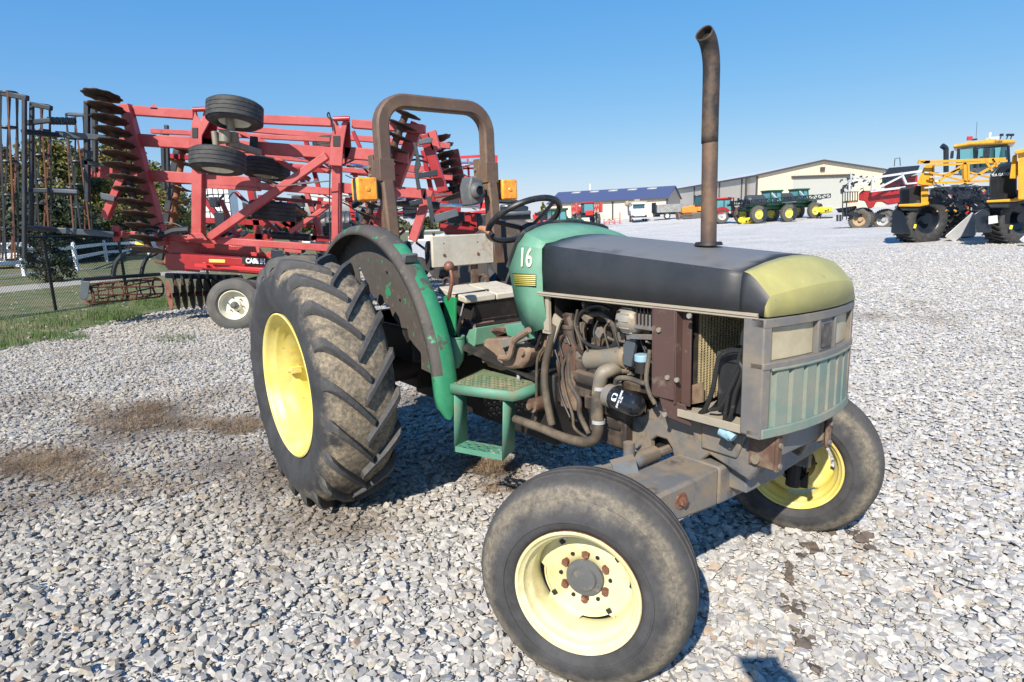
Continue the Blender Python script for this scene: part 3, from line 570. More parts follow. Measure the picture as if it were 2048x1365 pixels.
# ---- hood, nose, cowl
def hood_section(u, hw, ws, wc, wb, r=.05, inset=.018):
    """bottom right round to bottom left"""
    P = [(-hw, wb), (-hw+.001, wb+(ws-wb)*.5), (-hw+.008, ws-.018), (-hw+.017, ws-.003), (-hw+.036, ws+.002)]
    for k in (.66, .34, 0): P.append((-(hw-.036)*k, wc-(wc-ws)*k*k*.93))
    P = P+[(-a, b_) for a, b_ in reversed(P[:-1])]
    return [V((u, a, b_)) for a, b_ in P]
HS = [(u, .3005, 1.463-.079*(u-1.338), 1.463-.079*(u-1.338)+.034) for u in (1.335, 1.5, 1.75, 2.0, 2.15, 2.25, 2.332)]
b = MB(); b.grid([hood_section(u, hw, ws, wc, 1.248) for u, hw, ws, wc in HS]); part(b, 'hood', 'hoodblack', sharp=30, solid=.004)
NS = [(2.3325, .3005, 1.3845, 1.4185, .05, .018), (2.35, .300, 1.379, 1.410, .05, .018), (2.372, .299, 1.361, 1.389, .05, .018), (2.418, .297, 1.309, 1.330, .03, .02)]
def nose_bulge(P, k): return [p+V((k*(1-(p.y/.3)**2), 0, 0)) for p in P]
b = MB(); rows = [nose_bulge(hood_section(u, hw, ws, wc, 1.243, r, ins), .045*smooth(2.30, 2.41, u)) for u, hw, ws, wc, r, ins in NS]; b.grid(rows)
fr = rows[-1]; n_ = len(fr); low = [V((p.x+.012, p.y, 1.243)) for p in fr]; low[0] = fr[0]; low[-1] = fr[-1]
nf = len(b.f); b.m = [1 if (i % (n_-1)) in (0, 1, 2, n_-2, n_-3, n_-4) else 0 for i in range(nf)]; b.grid([fr, low]); part(b, 'nose_panel', ['nose', 'hoodblack'], sharp=28, solid=.004)
b = MB(); b.tube([(1.30, -.302, 1.246), (2.40, -.302, 1.246)], .007, n=6); b.tube([(1.30, -.300, 1.236), (2.40, -.300, 1.236)], .005, n=6); b.tube([(1.30, .302, 1.246), (2.40, .302, 1.246)], .007, n=6); part(b, 'hood_seal', 'seal')
rear = [(1.155, -.285, 1.08), (1.118, -.297, 1.20), (1.086, -.303, 1.352), (1.150, -.296, 1.465), (1.182, -.274, 1.515), (1.165, -.20, 1.536), (1.135, -.10, 1.552), (1.13, 0, 1.556)]
midl = [(1.235, -.29, 1.05), (1.23, -.302, 1.20), (1.22, -.306, 1.352), (1.235, -.302, 1.455), (1.262, -.278, 1.494), (1.25, -.20, 1.516), (1.245, -.10, 1.530), (1.24, 0, 1.534)]
frnt = [(1.334, -.275, 1.085), (1.333, -.297, 1.21), (1.333, -.303, 1.352), (1.335, -.301, 1.445), (1.336, -.278, 1.468), (1.34, -.20, 1.476), (1.343, -.10, 1.488), (1.345, 0, 1.492)]
mir = lambda P: [V(p) for p in P]+[V((p[0], -p[1], p[2])) for p in reversed(P[:-1])]
b = MB(); b.grid([mir(rear), mir(midl), mir(frnt)]); part(b, 'cowl', 'green', sharp=22, solid=.005)
b = MB(); b.tube([p+V((-.004, 0, .004)) for p in mir(rear)[2:-2]], .012, n=8, sm=2); part(b, 'cowl_edge_trim', 'blackp')
b = MB(); R_ = [V(p) for p in mir(rear)[2:-2]]; I_ = [V((p.x-.02 if p.z > 1.45 else p.x+.03, p.y*.85, p.z-.05 if p.z > 1.42 else p.z)) for p in R_]; b.grid([R_, I_]); b.add(I_, [tuple(range(len(I_)))])
b.prism([(1.10, -.24, 1.49), (1.02, -.2, 1.46), (1.02, .2, 1.46), (1.10, .24, 1.49)], (0, 0, .02)); part(b, 'dashboard', 'shroud')
b = MB(); b.prism([(1.06, -.25, 1.40), (1.15, -.27, 1.42), (1.18, -.26, 1.02), (1.12, -.25, 1.0)], (0, .5, 0)); part(b, 'dash_support', 'dark')
b = MB(); b.bb((1.315, -.285, 1.07), (1.352, -.27, 1.245)); b.bb((1.30, -.28, 1.055), (1.352, -.20, 1.072)); part(b, 'cowl_bracket', 'seal')
# stencilled number and stripe decal on the cowl side
side = lambda x, y, off=.004: (lambda p: V((p.x, -.306-off, p.z)))(onv(x, y, -.306))
c_ = side(1051, 517); mt_ = frame((c_.x+.004, -.3105, c_.z), (1, .02, 0), (0, .05, 1))
lettering('16', .122, mt_, 'cream', tr, 'stencil_number', .0012, bold=.0016, shear=.06, sx=.8)
b = MB(); b.add([side(1026, 547), side(1073, 549), side(1073, 574), side(1031, 571)], [(0, 1, 2, 3)]); part(b, 'decal_backing', 'deck', solid=.001)
b = MB()
for k in range(6):
    y0 = 549.5+k*3.9; d = .95*(6-k)/6+.6
    b.add([side(1027.6+k*.6, y0, .0055), side(1073, y0+1, .0055), side(1073, y0+1+d+.9, .0055), side(1028.2+k*.6, y0+d+.9, .0055)], [(0, 1, 2, 3)])
part(b, 'decal_stripes', 'decy', solid=.0008)

# ---- exhaust
pb = V((1.995, 0, 1.43)); b = MB(); b.tube([pb, (1.993, 0, 1.6), (1.991, 0, 1.84)], [.0305, .0300, .0298], n=24, caps=False); part(b, 'exhaust_pipe', 'pipe')
bd = V((.12, -.99, 0)); pv = V((1.989, 0, 0)); pt_ = [pv+bd*d+V((0, 0, z)) for d, z in ((0, 1.838), (0, 1.95), (0, 2.08), (.003, 2.13), (.014, 2.17), (.034, 2.203), (.062, 2.222))]
b = MB(); b.tube(pt_, [.0298, .0296, .0298, .030, .0305, .031, .0315], n=24, caps=False, sm=4); part(b, 'exhaust_outlet', 'pipetop', solid=.003)
b = MB(); b.lathe([(-.001, .0285), (0, .001)], pv+bd*.038+V((0, 0, 2.204)), bd+V((0, 0, .55)), 20); part(b, 'bore_shade_disc', 'deck')  # black disc painted as the shade inside the pipe mouth
b = MB(); b.lathe([(0, .034), (.012, .033), (.012, .05), (.0, .055)], (1.995, 0, 1.452), (0, 0, 1), 24); part(b, 'exhaust_collar', 'dark')

# ---- grille shell below the nose
def GX(v, w, e=0): return V((2.425+.045*(1-(v/.3)**2)+e-(.02 if w < .95 else 0)*0, v, w))
def gpatch(v0, v1, w0, w1, e, th, b, nv=6, k0=0, k1=0):
    rows = []
    for j in range(2):
        w = w0 if j == 0 else w1
        rows.append([GX(v0+(v1-v0)*i/nv, w, e) for i in range(nv+1)])
    back = [[p-V((th, 0, 0)) for p in r] for r in rows]
    b.grid(rows); b.grid(back[::-1]); b.grid([rows[0][::-1], back[0][::-1]]); b.grid([rows[1], back[1]])
    b.add([rows[0][0], rows[1][0], back[1][0], back[0][0]], [(0, 1, 2, 3)]); b.add([rows[0][-1], rows[1][-1], back[1][-1], back[0][-1]], [(3, 2, 1, 0)])
gf = MB()
gpatch(-.305, .305, 1.205, 1.238, .004, .05, gf); gpatch(-.305, .305, 1.068, 1.092, .006, .05, gf); gpatch(-.305, .305, .832, .860, .0, .05, gf)
gpatch(-.305, -.272, .84, 1.238, .002, .075, gf); gpatch(.272, .305, .84, 1.238, .002, .075, gf); gpatch(-.046, -.03, 1.09, 1.21, .002, .04, gf, 2); gpatch(.075, .09, 1.09, 1.21, .002, .04, gf, 2); gpatch(-.272, -.255, 1.09, 1.21, -.01, .03, gf, 2)
part(gf, 'grille_frame', 'bezel', bevel=.004)
b = MB(); gpatch(-.255, -.046, 1.092, 1.206, -.016, .03, b); part(b, 'headlight', 'lamp', bevel=.004)
b = MB(); gpatch(.09, .268, 1.092, 1.206, -.016, .03, b); part(b, 'headlight', 'lamp', bevel=.004)
b = MB(); gpatch(-.028, .073, 1.09, 1.21, -.006, .03, b); part(b, 'emblem_block', 'bezel', bevel=.006)
b = MB(); gpatch(-.012, .057, 1.105, 1.188, .001, .01, b); part(b, 'emblem', 'emblem', bevel=.006)
b = MB(); nr = 7; rows = []
for w in (.862, 1.066):
    r_ = []
    for i in range(nr):
        v0 = -.262+.524*i/nr; dv = .524/nr
        for f, e in ((0, -.004), (.05, -.016), (.22, -.016), (.30, -.003), (.95, -.003), (.98, -.004)): r_.append(GX(v0+dv*f, w, e))
    r_.append(GX(.262, w, -.004)); rows.append(r_)
b.grid(rows); part(b, 'lower_grille', 'grille', sharp=0, solid=.004)
b = MB(); gpatch(-.268, .268, 1.062, 1.072, .008, .02, b); gpatch(-.30, .30, .835, .868, .006, .02, b); part(b, 'grille_trim', 'grille', bevel=.003)

# ---- radiator, shroud, battery
b = MB(); b.bb((2.05, -.20, .865), (2.10, .26, 1.225)); part(b, 'radiator', 'dark')
b = MB()
for i in range(34): z = .875+i*.0102; b.bb((2.1, -.195, z), (2.106, .25, z+.0045))
for i in range(24): y = -.195+i*.019; b.bb((2.1, y, .872), (2.109, y+.003, 1.22))
part(b, 'radiator_screen', 'rad')
b = MB(); b.bb((1.975, -.305, .895), (2.075, -.298, 1.236)); b.bb((2.07, -.30, .88), (2.078, -.255, 1.236)); b.bb((1.97, -.305, .90), (1.98, -.27, 1.236)); b.bb((2.075, -.262, .87), (2.115, -.254, 1.232)); b.bb((1.975, .298, .895), (2.075, .305, 1.236)); b.prism([(2.0, -.30, .90), (2.11, -.285, .88), (2.13, -.27, .80), (2.02, -.29, .82)], (0, .008, 0)); split(part(b, 'radiator_side_panel', 'shroud', bevel=.002))
b = MB()
for x, y in ((1336, 755), (1355, 760), (1319, 660), (1331, 829), (1380, 632)): p = onv(x, y, -.307); b.cyl(p, p-V((0, .008, 0)), .010, 6)
split(part(b, 'panel_bolt', 'alu'))
b = MB(); b.bb((2.19, -.20, .865), (2.35, -.045, 1.055)); b.bb((2.185, -.206, 1.05), (2.355, -.04, 1.085)); b.bb((2.22, -.19, 1.085), (2.24, -.165, 1.10)); part(b, 'battery', 'blackp', bevel=.004)
b = MB(); b.bb((2.08, -.285, .832), (2.40, .28, .848)); b.bb((2.08, -.29, .832), (2.40, -.282, .862)); part(b, 'battery_tray', 'seal', bevel=.002)
b = MB(); p = [onv(x, y, -.22) for x, y in ((1405, 765), (1405, 805), (1368, 812), (1368, 775))]; b.prism(p, (0, .01, 0)); part(b, 'rusty_bracket', 'rusty')
def wiv(pts, v, r, mt='wire', name='cable', sm=5, n=8):
    vv = v if isinstance(v, (list, tuple)) else [v]*len(pts)
    return seg([onv(x, y, q) for (x, y), q in zip(pts, vv)], r, mt, name, n=n, sm=sm)
wiv([(1400, 828), (1412, 815), (1425, 780), (1432, 745), (1440, 715), (1465, 702), (1490, 705), (1497, 720)], -.24, .009, 'wire')
wiv([(1497, 705), (1480, 735), (1462, 770), (1455, 800), (1450, 830), (1448, 848)], -.25, .007, 'wire')
wiv([(1500, 640), (1492, 672), (1488, 690), (1478, 720), (1485, 745), (1470, 790), (1462, 830), (1450, 850)], -.26, .008, 'wire')
wiv([(1488, 715), (1470, 760), (1455, 790), (1440, 815), (1420, 820)], -.25, .008, 'wire')
wiv([(1500, 650), (1490, 665), (1487, 690)], -.27, .013, 'wire')
wiv([(1505, 742), (1480, 780), (1468, 800)], -.23, .004, 'hosetan')
p = onv(1452, 868, -.27); b = MB(); b.cyl(p+V((-.02, 0, .008)), p+V((.02, 0, -.004)), .02, 14); b.cyl(p+V((.01, -.005, .008)), p+V((.035, -.005, -.006)), .016, 12); part(b, 'connector_plug', 'blue')
wiv([(1450, 845), (1445, 856), (1447, 866)], -.27, .004, 'silver')

# ---- front support casting, axle beam
sup = [onv(x, y, -.20) for x, y in ((1262, 852), (1320, 832), (1400, 845), (1500, 878))]
poly = [V((1.77, 0, .58)), V((1.85, 0, .59)), V((1.88, 0, .61)), V((1.875, 0, .66)), V((1.91, 0, .685)), V((1.96, 0, .685)), V((1.985, 0, .655)), V((2.0, 0, .60)), V((2.08, 0, .60)), V((2.16, 0, .68)), V((2.24, 0, .655)), V((2.33, 0, .626)), V((2.36, 0, .69)), V((2.415, 0, .715)), V((2.42, 0, .835)), V((2.0, 0, .835)), V((1.93, 0, .85)), V((1.84, 0, .76)), V((1.77, 0, .74))]
b = MB(); b.prism([p+V((0, -.198, 0)) for p in poly], (0, .035, 0)); b.prism([p+V((0, .145, 0)) for p in poly], (0, .035, 0))
b.prism([(2.15, -.17, .66), (2.33, -.17, .69), (2.40, -.17, .72), (2.412, -.17, .825), (2.1, -.17, .825)], (0, .33, 0)); b.bb((2.18, -.15, .55), (2.29, .12, .66)); b.prism([(2.13, -.210, .70), (2.28, -.210, .70), (2.32, -.210, .80), (2.13, -.210, .80)], (0, .015, 0))
part(b, 'front_support', 'castb', bevel=.008)
b = MB()
for s_ in (-1, 1):
    y0 = -.205 if s_ < 0 else .165; b.bb((2.33, y0-.006, .70), (2.425, y0+.006, .835)); b.bb((2.425, y0-s_*.010-.015, .695), (2.437, y0-s_*.010+.015, .84))
split(part(b, 'front_bracket', 'rusty', bevel=.003))
b = MB()
for s_ in (-1, 1):
    for z in (.715, .79): b.cyl((2.436, -.195 if s_ < 0 else .155, z), (2.443, -.195 if s_ < 0 else .155, z), .010, 12)
for x, z, r_ in ((2.26, .75, .015), (2.36, .725, .017), (2.36, .81, .010), (1.82, .63, .013)): b.cyl((x, -.19, z), (x, -.222, z), r_, 14)
split(part(b, 'support_bolt', 'castb'))
b = MB(); b.prism([(1.98, -.5, .50), (2.20, -.5, .50), (2.22, -.45, .64), (1.98, -.45, .64)], (0, 0, 0.001)) if 0 else None
def beam(b, p, q, w, h0, h1): b.bar(p, q, w, h0, w2=w, h2=h1)
b.bar((2.12, -.64, .585), (2.12, -.22, .575), .19, .115, w2=.20, h2=.15); b.bar((2.12, -.22, .575), (2.12, .22, .575), .20, .15); b.bar((2.12, .64, .585), (2.12, .22, .575), .19, .115, w2=.20, h2=.15)
part(b, 'axle_beam', 'castb', bevel=.012)
b = MB(); p = V((2.215, -.44, .59)); b.cyl(p, p+V((.008, 0, 0)), .03, 20); b.cyl(p, p+V((.022, 0, 0)), .018, 6); part(b, 'axle_bolt', 'boltr')
for s_ in (-1, 1):
    b = MB(); b.cyl((2.10, s_*.635, .45), (2.10, s_*.615, .69), .04, 16); b.bar((2.10, s_*.62, .42), (2.065, s_*.735, .375), .06); b.bar((2.09, s_*.61, .68), (1.93, s_*.57, .66), .05, .02); part(b, 'kingpin', 'cast', bevel=.004)
b = MB(); b.tube([(1.96, -.62, .66), (1.94, -.25, .63), (1.94, .25, .63), (1.93, .6, .66)], .019, n=10); b.cyl((1.97, -.50, .645), (1.95, -.26, .64), .033, 14); b.cyl((1.96, -.42, .645), (1.96, -.42, .73), .022, 12); b.bar((1.97, -.52, .65), (2.02, -.45, .67), .05, .06); part(b, 'steering_cylinder', 'cast')

# ---- engine
b = MB(); b.bb((1.38, -.13, .80), (1.93, .15, 1.10)); b.bb((1.42, -.11, .66), (1.88, .13, .80)); b.bb((1.40, -.10, 1.10), (1.90, .12, 1.20)); b.bb((1.38, -.18, .84), (1.92, -.12, .88)); part(b, 'engine_block', 'engine', bevel=.008)
b = MB(); b.bb((1.30, -.19, .72), (1.42, .19, 1.08)); b.lathe([(0, .20), (.09, .215), (.10, .18)], (1.30, 0, .90), (1, 0, 0), 32); b.prism([(1.36, -.235, .70), (1.47, -.235, .70), (1.47, -.235, 1.0), (1.40, -.235, 1.06), (1.36, -.235, 1.04)], (0, .06, 0)); part(b, 'flywheel_housing', 'rusty', bevel=.008)
b = MB(); b.bb((.95, -.20, .70), (1.34, .20, .80)); b.bb((-.1, -.22, .48), (1.30, .22, .84)); b.bb((1.3, -.14, .60), (1.95, .14, .70)); part(b, 'transmission_case', 'dark', bevel=.01)
b = MB(); b.bb((1.36, .20, .80), (1.95, .29, 1.22)); b.bb((1.95, .2, .85), (2.05, .26, 1.2)); b.bb((1.355, -.25, 1.09), (1.362, .28, 1.44)); b.bb((1.95, -.2, 1.2), (2.05, .2, 1.23)); part(b, 'engine_shroud', 'dark')
b = MB(); p = onv(1175, 718, -.22); q = onv(1252, 715, -.22); b.tube([p+V((0, 0, 0)), p+V((.015, 0, 0)), q, q+V((.01, 0, 0))], [.034, .046, .046, .036], n=20); part(b, 'intake_manifold', 'alud')
b = MB(); p = onv(1140, 722, -.2); q = onv(1172, 720, -.2); b.cyl(p, q, .026, 16); p = onv(1150, 748, -.2); q = onv(1195, 762, -.21); b.cyl(p, q, .03, 16); part(b, 'manifold_end', 'hosetan')
p0 = onv(1206, 762, -.29); seg([onv(1262, 735, -.2), onv(1240, 736, -.22), onv(1222, 740, -.27), onv(1205, 748, -.3), onv(1200, 768, -.3), onv(1196, 790, -.3)], [.028, .028, .030, .031, .03, .028], 'alud', 'intake_elbow', n=16)
seg([onv(1200, 778, -.3), onv(1195, 800, -.305), onv(1194, 830, -.31), onv(1196, 846, -.31)], .027, 'hose', 'turbo_hose', n=16)
b = MB(); p = onv(1200, 776, -.3); b.lathe([(-.008, .0295), (.008, .0295)], p, (0, 0, 1), 20); p = onv(1197, 843, -.31); b.lathe([(-.008, .029), (.008, .029)], p, (0, 0, 1), 20); split(part(b, 'hose_clamp', 'silver'))
seg([onv(1197, 846, -.31), onv(1196, 862, -.315), onv(1188, 880, -.32), onv(1165, 884, -.33), onv(1130, 876, -.34), onv(1080, 856, -.35), onv(1030, 838, -.36)], [.024, .024, .023, .022, .021, .02, .02], 'hosetan', 'lower_coolant_pipe', n=14)
seg([onv(1112, 650, -.25), onv(1100, 690, -.26), onv(1090, 740, -.27), onv(1092, 790, -.28), onv(1104, 850, -.28)], .019, 'hosetan', 'coolant_hose', n=12)
seg([onv(1062, 880-30, -.27), onv(1072, 835, -.26), onv(1073, 760, -.25), onv(1076, 715, -.25), onv(1088, 695, -.24)], .007, 'hosetan', 'brake_line')
seg([onv(1180, 880, -.26), onv(1150, 858, -.26), onv(1145, 830, -.26), onv(1130, 780, -.25), onv(1125, 740, -.25), onv(1132, 715, -.24)], .007, 'hosetan', 'fuel_line')
seg([onv(1178, 868, -.25), onv(1160, 830, -.25), onv(1158, 800, -.25), onv(1140, 765, -.24), onv(1138, 720, -.23), onv(1145, 700, -.23)], .012, 'hose', 'fuel_hose')
seg([onv(1168, 690, -.18), onv(1168, 655, -.19), onv(1175, 634, -.20), onv(1195, 628, -.20), onv(1215, 635, -.20), onv(1228, 655, -.19), onv(1235, 680, -.18)], .014, 'hose', 'breather_hose', n=12)
seg([onv(1222, 620, -.22), onv(1200, 612, -.23), onv(1175, 616, -.24), onv(1158, 632, -.24), onv(1155, 655, -.24), onv(1165, 680, -.24), onv(1185, 693, -.24), onv(1210, 697, -.23), onv(1240, 685, -.22), onv(1258, 672, -.22)], .0085, 'wire', 'wiring_harness')
seg([onv(1155, 620, -.25), onv(1150, 650, -.25), onv(1158, 675, -.25), onv(1165, 700, -.25)], .006, 'hosetan', 'heater_pipe')
seg([onv(1245, 772, -.27), onv(1232, 770, -.28), onv(1236, 758, -.29), onv(1255, 757, -.29), onv(1280, 765, -.28), onv(1296, 768, -.27)], .011, 'hose', 'filter_hose')
seg([onv(1300, 700, -.26), onv(1294, 740, -.28), onv(1293, 765, -.29), onv(1300, 790, -.29), onv(1310, 808, -.28)], .009, 'hose', 'drain_hose')
b = MB(); p = onv(1144, 665, -.2); b.cyl(p-V((0, 0, .045)), p+V((0, 0, .02)), .042, 18); b.cyl(p+V((0, 0, .02)), p+V((0, 0, .035)), .048, 18); b.box(p+V((0, 0, .06)), (.05, .05, .06)); b.tube([p+V((-.05, 0, .05)), p+V((-.06, 0, .07)), p+V((-.02, 0, .085))], .01, n=8); part(b, 'fuel_filter_bowl', 'engine', bevel=.003)
b = MB(); b.prism([onv(x, y, -.26) for x, y in ((1098, 655), (1108, 628), (1122, 640), (1105, 690), (1092, 690))], (0, .01, 0)); part(b, 'tan_bracket', 'seal')
b = MB(); p = V((1.815, -.24, 1.165)); b.lathe([(-.045, .03), (-.045, .052), (-.03, .058), (.0, .058), (.03, .055), (.045, .045), (.06, .02)], p, (1, 0, 0), 28); 
for k in range(12): a = 2*pi*k/12; b.cur = 0; b.box(p+V((.0, .057*cos(a), .057*sin(a))), (.05, .006, .006))
part(b, 'alternator', 'alu', bevel=.002)
b = MB()
for k in range(10): a = 2*pi*k/10; b.box(p+V((-.03, .05*cos(a)*1.16, .05*sin(a)*1.16)), (.014, .009, .009), Matrix.Rotation(a, 3, 'X'))
for k in range(5): b.bb((1.875+k*.018, -.285, 1.16), (1.880+k*.018, -.225, 1.235))
split(part(b, 'alternator_vent', 'deck'))
b = MB(); b.bb((1.86, -.28, 1.14), (1.955, -.22, 1.20)); b.bb((1.80, -.26, 1.085), (1.82, -.22, 1.12)); b.bar((1.82, -.26, 1.10), (1.97, -.29, 1.12), .012, .02); part(b, 'alternator_bracket', 'cast', bevel=.002)
b = MB(); b.tube([(1.87, -.20, 1.20), (1.95, -.2, .92), (1.90, -.16, .88), (1.80, -.18, 1.1)], .008, n=6, closed=True); part(b, 'fan_belt', 'wire')
b = MB(); b.prism([onv(x, y, -.25) for x, y in ((1246, 690), (1262, 668), (1272, 672), (1268, 700), (1262, 735), (1246, 730))], (0, .02, 0)); part(b, 'timing_cover', 'slatel', bevel=.003)
b = MB(); p = onv(1284, 718, -.26); b.cyl(p-V((0, 0, .01)), p+V((0, 0, .018)), .030, 20); part(b, 'filler_cap', 'blue', bevel=.003)
b = MB(); b.cyl(p-V((0, 0, .055)), p-V((0, 0, .01)), .028, 18); part(b, 'filler_neck', 'dark')
b = MB(); p = onv(1224, 793, -.30); ax = V((1, -.05, -.06)).normalized(); b.lathe([(-.02, .03), (-.02, .048), (.022, .05)], p, ax, 28); part(b, 'filter_head', 'alud')
b = MB(); b.lathe([(.02, .050), (.028, .053), (.032, .048), (.11, .048), (.135, .046), (.152, .038), (.162, .02), (.164, .001)], p, ax, 32); part(b, 'oil_filter', 'filter')
to_ = (CAM-(TO+TF*p.x+TL*p.y+V((0, 0, p.z)))); vd = V((to_.dot(TF), to_.dot(TL), to_.z)).normalized(); nr_ = (vd-ax*vd.dot(ax)).normalized(); up_ = ax.cross(nr_)*-1
if up_.z < 0: up_ = -up_
c = p+ax*.058+nr_*.0488; nrm = nr_
b = MB(); q = []
for k in range(24):
    a = 2*pi*k/24; x_ = .0135*abs(cos(a))**.5*(1 if cos(a) > 0 else -1); y_ = .0165*abs(sin(a))**.5*(1 if sin(a) > 0 else -1); q.append(c+ax*x_+up_*y_-nrm*(.0485-sqrt(.0485**2-y_*y_)))
b.add(q, [tuple(range(24))]); part(b, 'filter_logo', 'label', sharp=0, solid=.0006)
b = MB(); b.tube([c+nrm*.0012+ax*.004+up_*.006, c+nrm*.0012-ax*.001+up_*.001, c+nrm*.0012+ax*.005-up_*.003], .0018, n=6); part(b, 'filter_logo_mark', 'deck')
lettering('JOHN DEERE', .0125, frame(c+ax*.030+nrm*.0006, up_, -ax), 'label', tr, 'filter_lettering', .0005, bold=.0004)
lettering('FILTER', .009, frame(c+ax*.042+nrm*.0006, up_, -ax), 'label', tr, 'filter_small_lettering', .0005, bold=.0003)
b = MB(); b.bb((1.55, -.26, .74), (1.80, -.13, .80)); b.bb((1.60, -.24, .60), (1.78, -.12, .74)); b.bb((1.47, -.24, .78), (1.60, -.13, .95)); b.cyl((1.6, -.26, .66), (1.6, -.23, .66), .02, 8); b.cyl((1.5, -.25, .88), (1.7, -.25, .87), .032, 14); part(b, 'injection_pump', 'engine', bevel=.006)
seg([onv(1205, 875, -.2), onv(1230, 890, -.2), onv(1262, 902, -.2)], .010, 'rusty', 'grease_pipe')
rr_ = random.Random(5)
b = MB()
for k in range(26):
    x_, z_ = rr_.uniform(1.42, 1.92), rr_.uniform(.84, 1.14); p = V((x_, -.185, z_)); q = p+V((rr_.uniform(-.02, .02), -.03, rr_.uniform(-.02, .02)))
    b.cyl(p, q, rr_.uniform(.007, .016), 6) if k % 2 else b.box(q, (rr_.uniform(.02, .05), .03, rr_.uniform(.02, .04)), Matrix.Rotation(rr_.uniform(0, 1.5), 3, 'Y'))
split(part(b, 'engine_fitting', 'cast', bevel=.002))
for k in range(7):
    x_ = 1.45+.065*k; seg([(x_, -.20, 1.13), (x_+.01, -.235, 1.10-.01*(k % 3)), (x_+.04, -.235, 1.0), (1.62+.015*k, -.22, .93)], .0045, 'hosetan' if k % 2 else 'wire', 'injector_line')
for k in range(4): b = MB(); x_ = 1.46+.12*k; b.cyl((x_, -.12, 1.10), (x_, -.16, 1.19), .013, 8); b.cyl((x_, -.16, 1.16), (x_+.02, -.19, 1.2), .008, 8); part(b, 'injector', 'alu')
for pts in ([(1110, 700), (1120, 735), (1118, 770), (1125, 800), (1140, 835)], [(1175, 700), (1180, 725), (1172, 750), (1185, 775), (1178, 800)], [(1140, 690), (1130, 672), (1120, 690), (1126, 715)], [(1215, 800), (1205, 825), (1215, 850), (1240, 860)]):
    wiv(pts, -.245, .0055, 'wire')
# ---- fenders
def fender(s_):
    f = empty('fender', parent=tr)
    if s_ > 0: f.scale = (1, -1, 1)
    a0, a1, n = radians(-78), radians(97), 46; b = MB(); rows = []
    for i in range(n+1):
        a = a0+(a1-a0)*i/n; k = smooth(radians(55), radians(93), a); w_ = smooth(radians(93), radians(80), a) if a > radians(80) else 0
        rr = [(-.490, .862), (-.498, .874), (-.53, .880), (-.575, .878), (-.60, .868), (-.610, .852), (-.612, .828)]
        sc_ = sqrt(max(.02, 1-(max(0, degrees(a)-86)/11.2)**2)); rows.append([V((r_*sin(a), -.55+(v_+.55)*sc_, .70+r_*cos(a))) for j, (v_, r_) in enumerate(rr)])
    nc = len(rows[0]); fs0 = len(b.f)
    vs = [p for r in rows for p in r]; fs = []; mi = []
    for i in range(n):
        for j in range(nc-1):
            fs.append((i*nc+j, i*nc+j+1, (i+1)*nc+j+1, (i+1)*nc+j)); g = (j < 3 and i > 27) or i > 41; mi.append(1 if g else 0)
    b.v = [tuple(p) for p in vs]; b.f = fs; b.m = mi
    b.add(rows[-1], [tuple(range(nc))]); b.m[-1] = 1
    b.build('fender_skin', ['fender', 'fenderg'], f, sharp=50, solid=.005)
    b = MB(); px = [(716, 525), (729, 558), (741, 585), (752, 602), (760, 612), (768, 606), (778, 612), (785, 632), (800, 655), (814, 658), (818, 676), (828, 690), (842, 706), (843, 738), (868, 750)]
    P = [onv(x, y, -.497) for x, y in px]; out = []
    for i in range(30): a = radians(86)-(radians(86)+radians(76))*i/29; out.append(V((.868*sin(a), -.497, .70+.868*cos(a))))
    b.prism([V((-.75, -.497, .80)), V((-.2, -.497, .95))]+P+out, (0, .006, 0)); b.build('fender_side_plate', 'fender', f, sharp=0)
    b = MB()
    for x, y in ((752, 598), (766, 603), (774, 545), (850, 660), (855, 675), (846, 640), (812, 560), (800, 600)): p = onv(x, y, -.499); b.cyl(p, p-V((0, .004, 0)), .008, 8)
    split(b.build('plate_hole', 'deck', f))
    b = MB(); p = onv(818, 521, -.56); b.box(p+V((.0, 0, .01)), (.05, .07, .028), Matrix.Rotation(radians(25), 3, 'Y')); b.box(p+V((.02, 0, .018)), (.02, .074, .034), Matrix.Rotation(radians(25), 3, 'Y')); b.build('fender_lamp', 'greyp', f, bevel=.004)
fender(-1); fender(1)
b = MB(); b.bb((-.45, -.49, .80), (.40, .49, 1.0)); b.cyl((0, -.86, .705), (0, .86, .705), .10, 20); b.bb((-.35, -.3, .55), (.1, .3, .95)); part(b, 'rear_axle_housing', 'dark', bevel=.01)
b = MB(); b.bb((-.50, -.49, .98), (.62, .49, 1.0)); b.prism([(.62, -.45, .98), (1.2, -.22, .80), (1.2, .22, .80), (.62, .45, .98)], (0, 0, -.02)); part(b, 'operator_floor', 'dark')

# ---- roll bar
def rb(b, pts, w, sec): b.tube(pts, w, n=4)
b = MB(); y_ = .382; lo = [(.03, -y_, 1.30), (.03, -y_, 1.55), (.0, -y_, 1.78), (-.012, -y_, 1.93)]; b2 = lo+[(p[0], y_, p[2]) for p in lo[::-1]]
def sq(b, pts, w):
    pts = [V(p) for p in pts]
    rows = []
    for i, p in enumerate(pts):
        a = pts[max(0, i-1)]; c = pts[min(len(pts)-1, i+1)]; t_ = (c-a).normalized(); x_ = V((1, 0, 0)); x_ = (x_-t_*x_.dot(t_)).normalized(); n_ = t_.cross(x_); e = w*.36; h = w/2
        rows.append([p+x_*a_+n_*b_ for a_, b_ in ((-h, -e), (-e, -h), (e, -h), (h, -e), (h, e), (e, h), (-e, h), (-h, e))])
    b.grid(rows, close=True); b.add(rows[0], [tuple(range(8))]); b.add(rows[-1], [tuple(range(7, -1, -1))])
for s_ in (-1, 1): sq(b, [(.03, s_*y_, 1.30), (.03, s_*y_, 1.55), (.012, s_*y_, 1.75), (-.015, s_*y_, 1.92)], .078)
up = [(-.015, -y_, 1.85), (-.015, -y_, 2.13)]
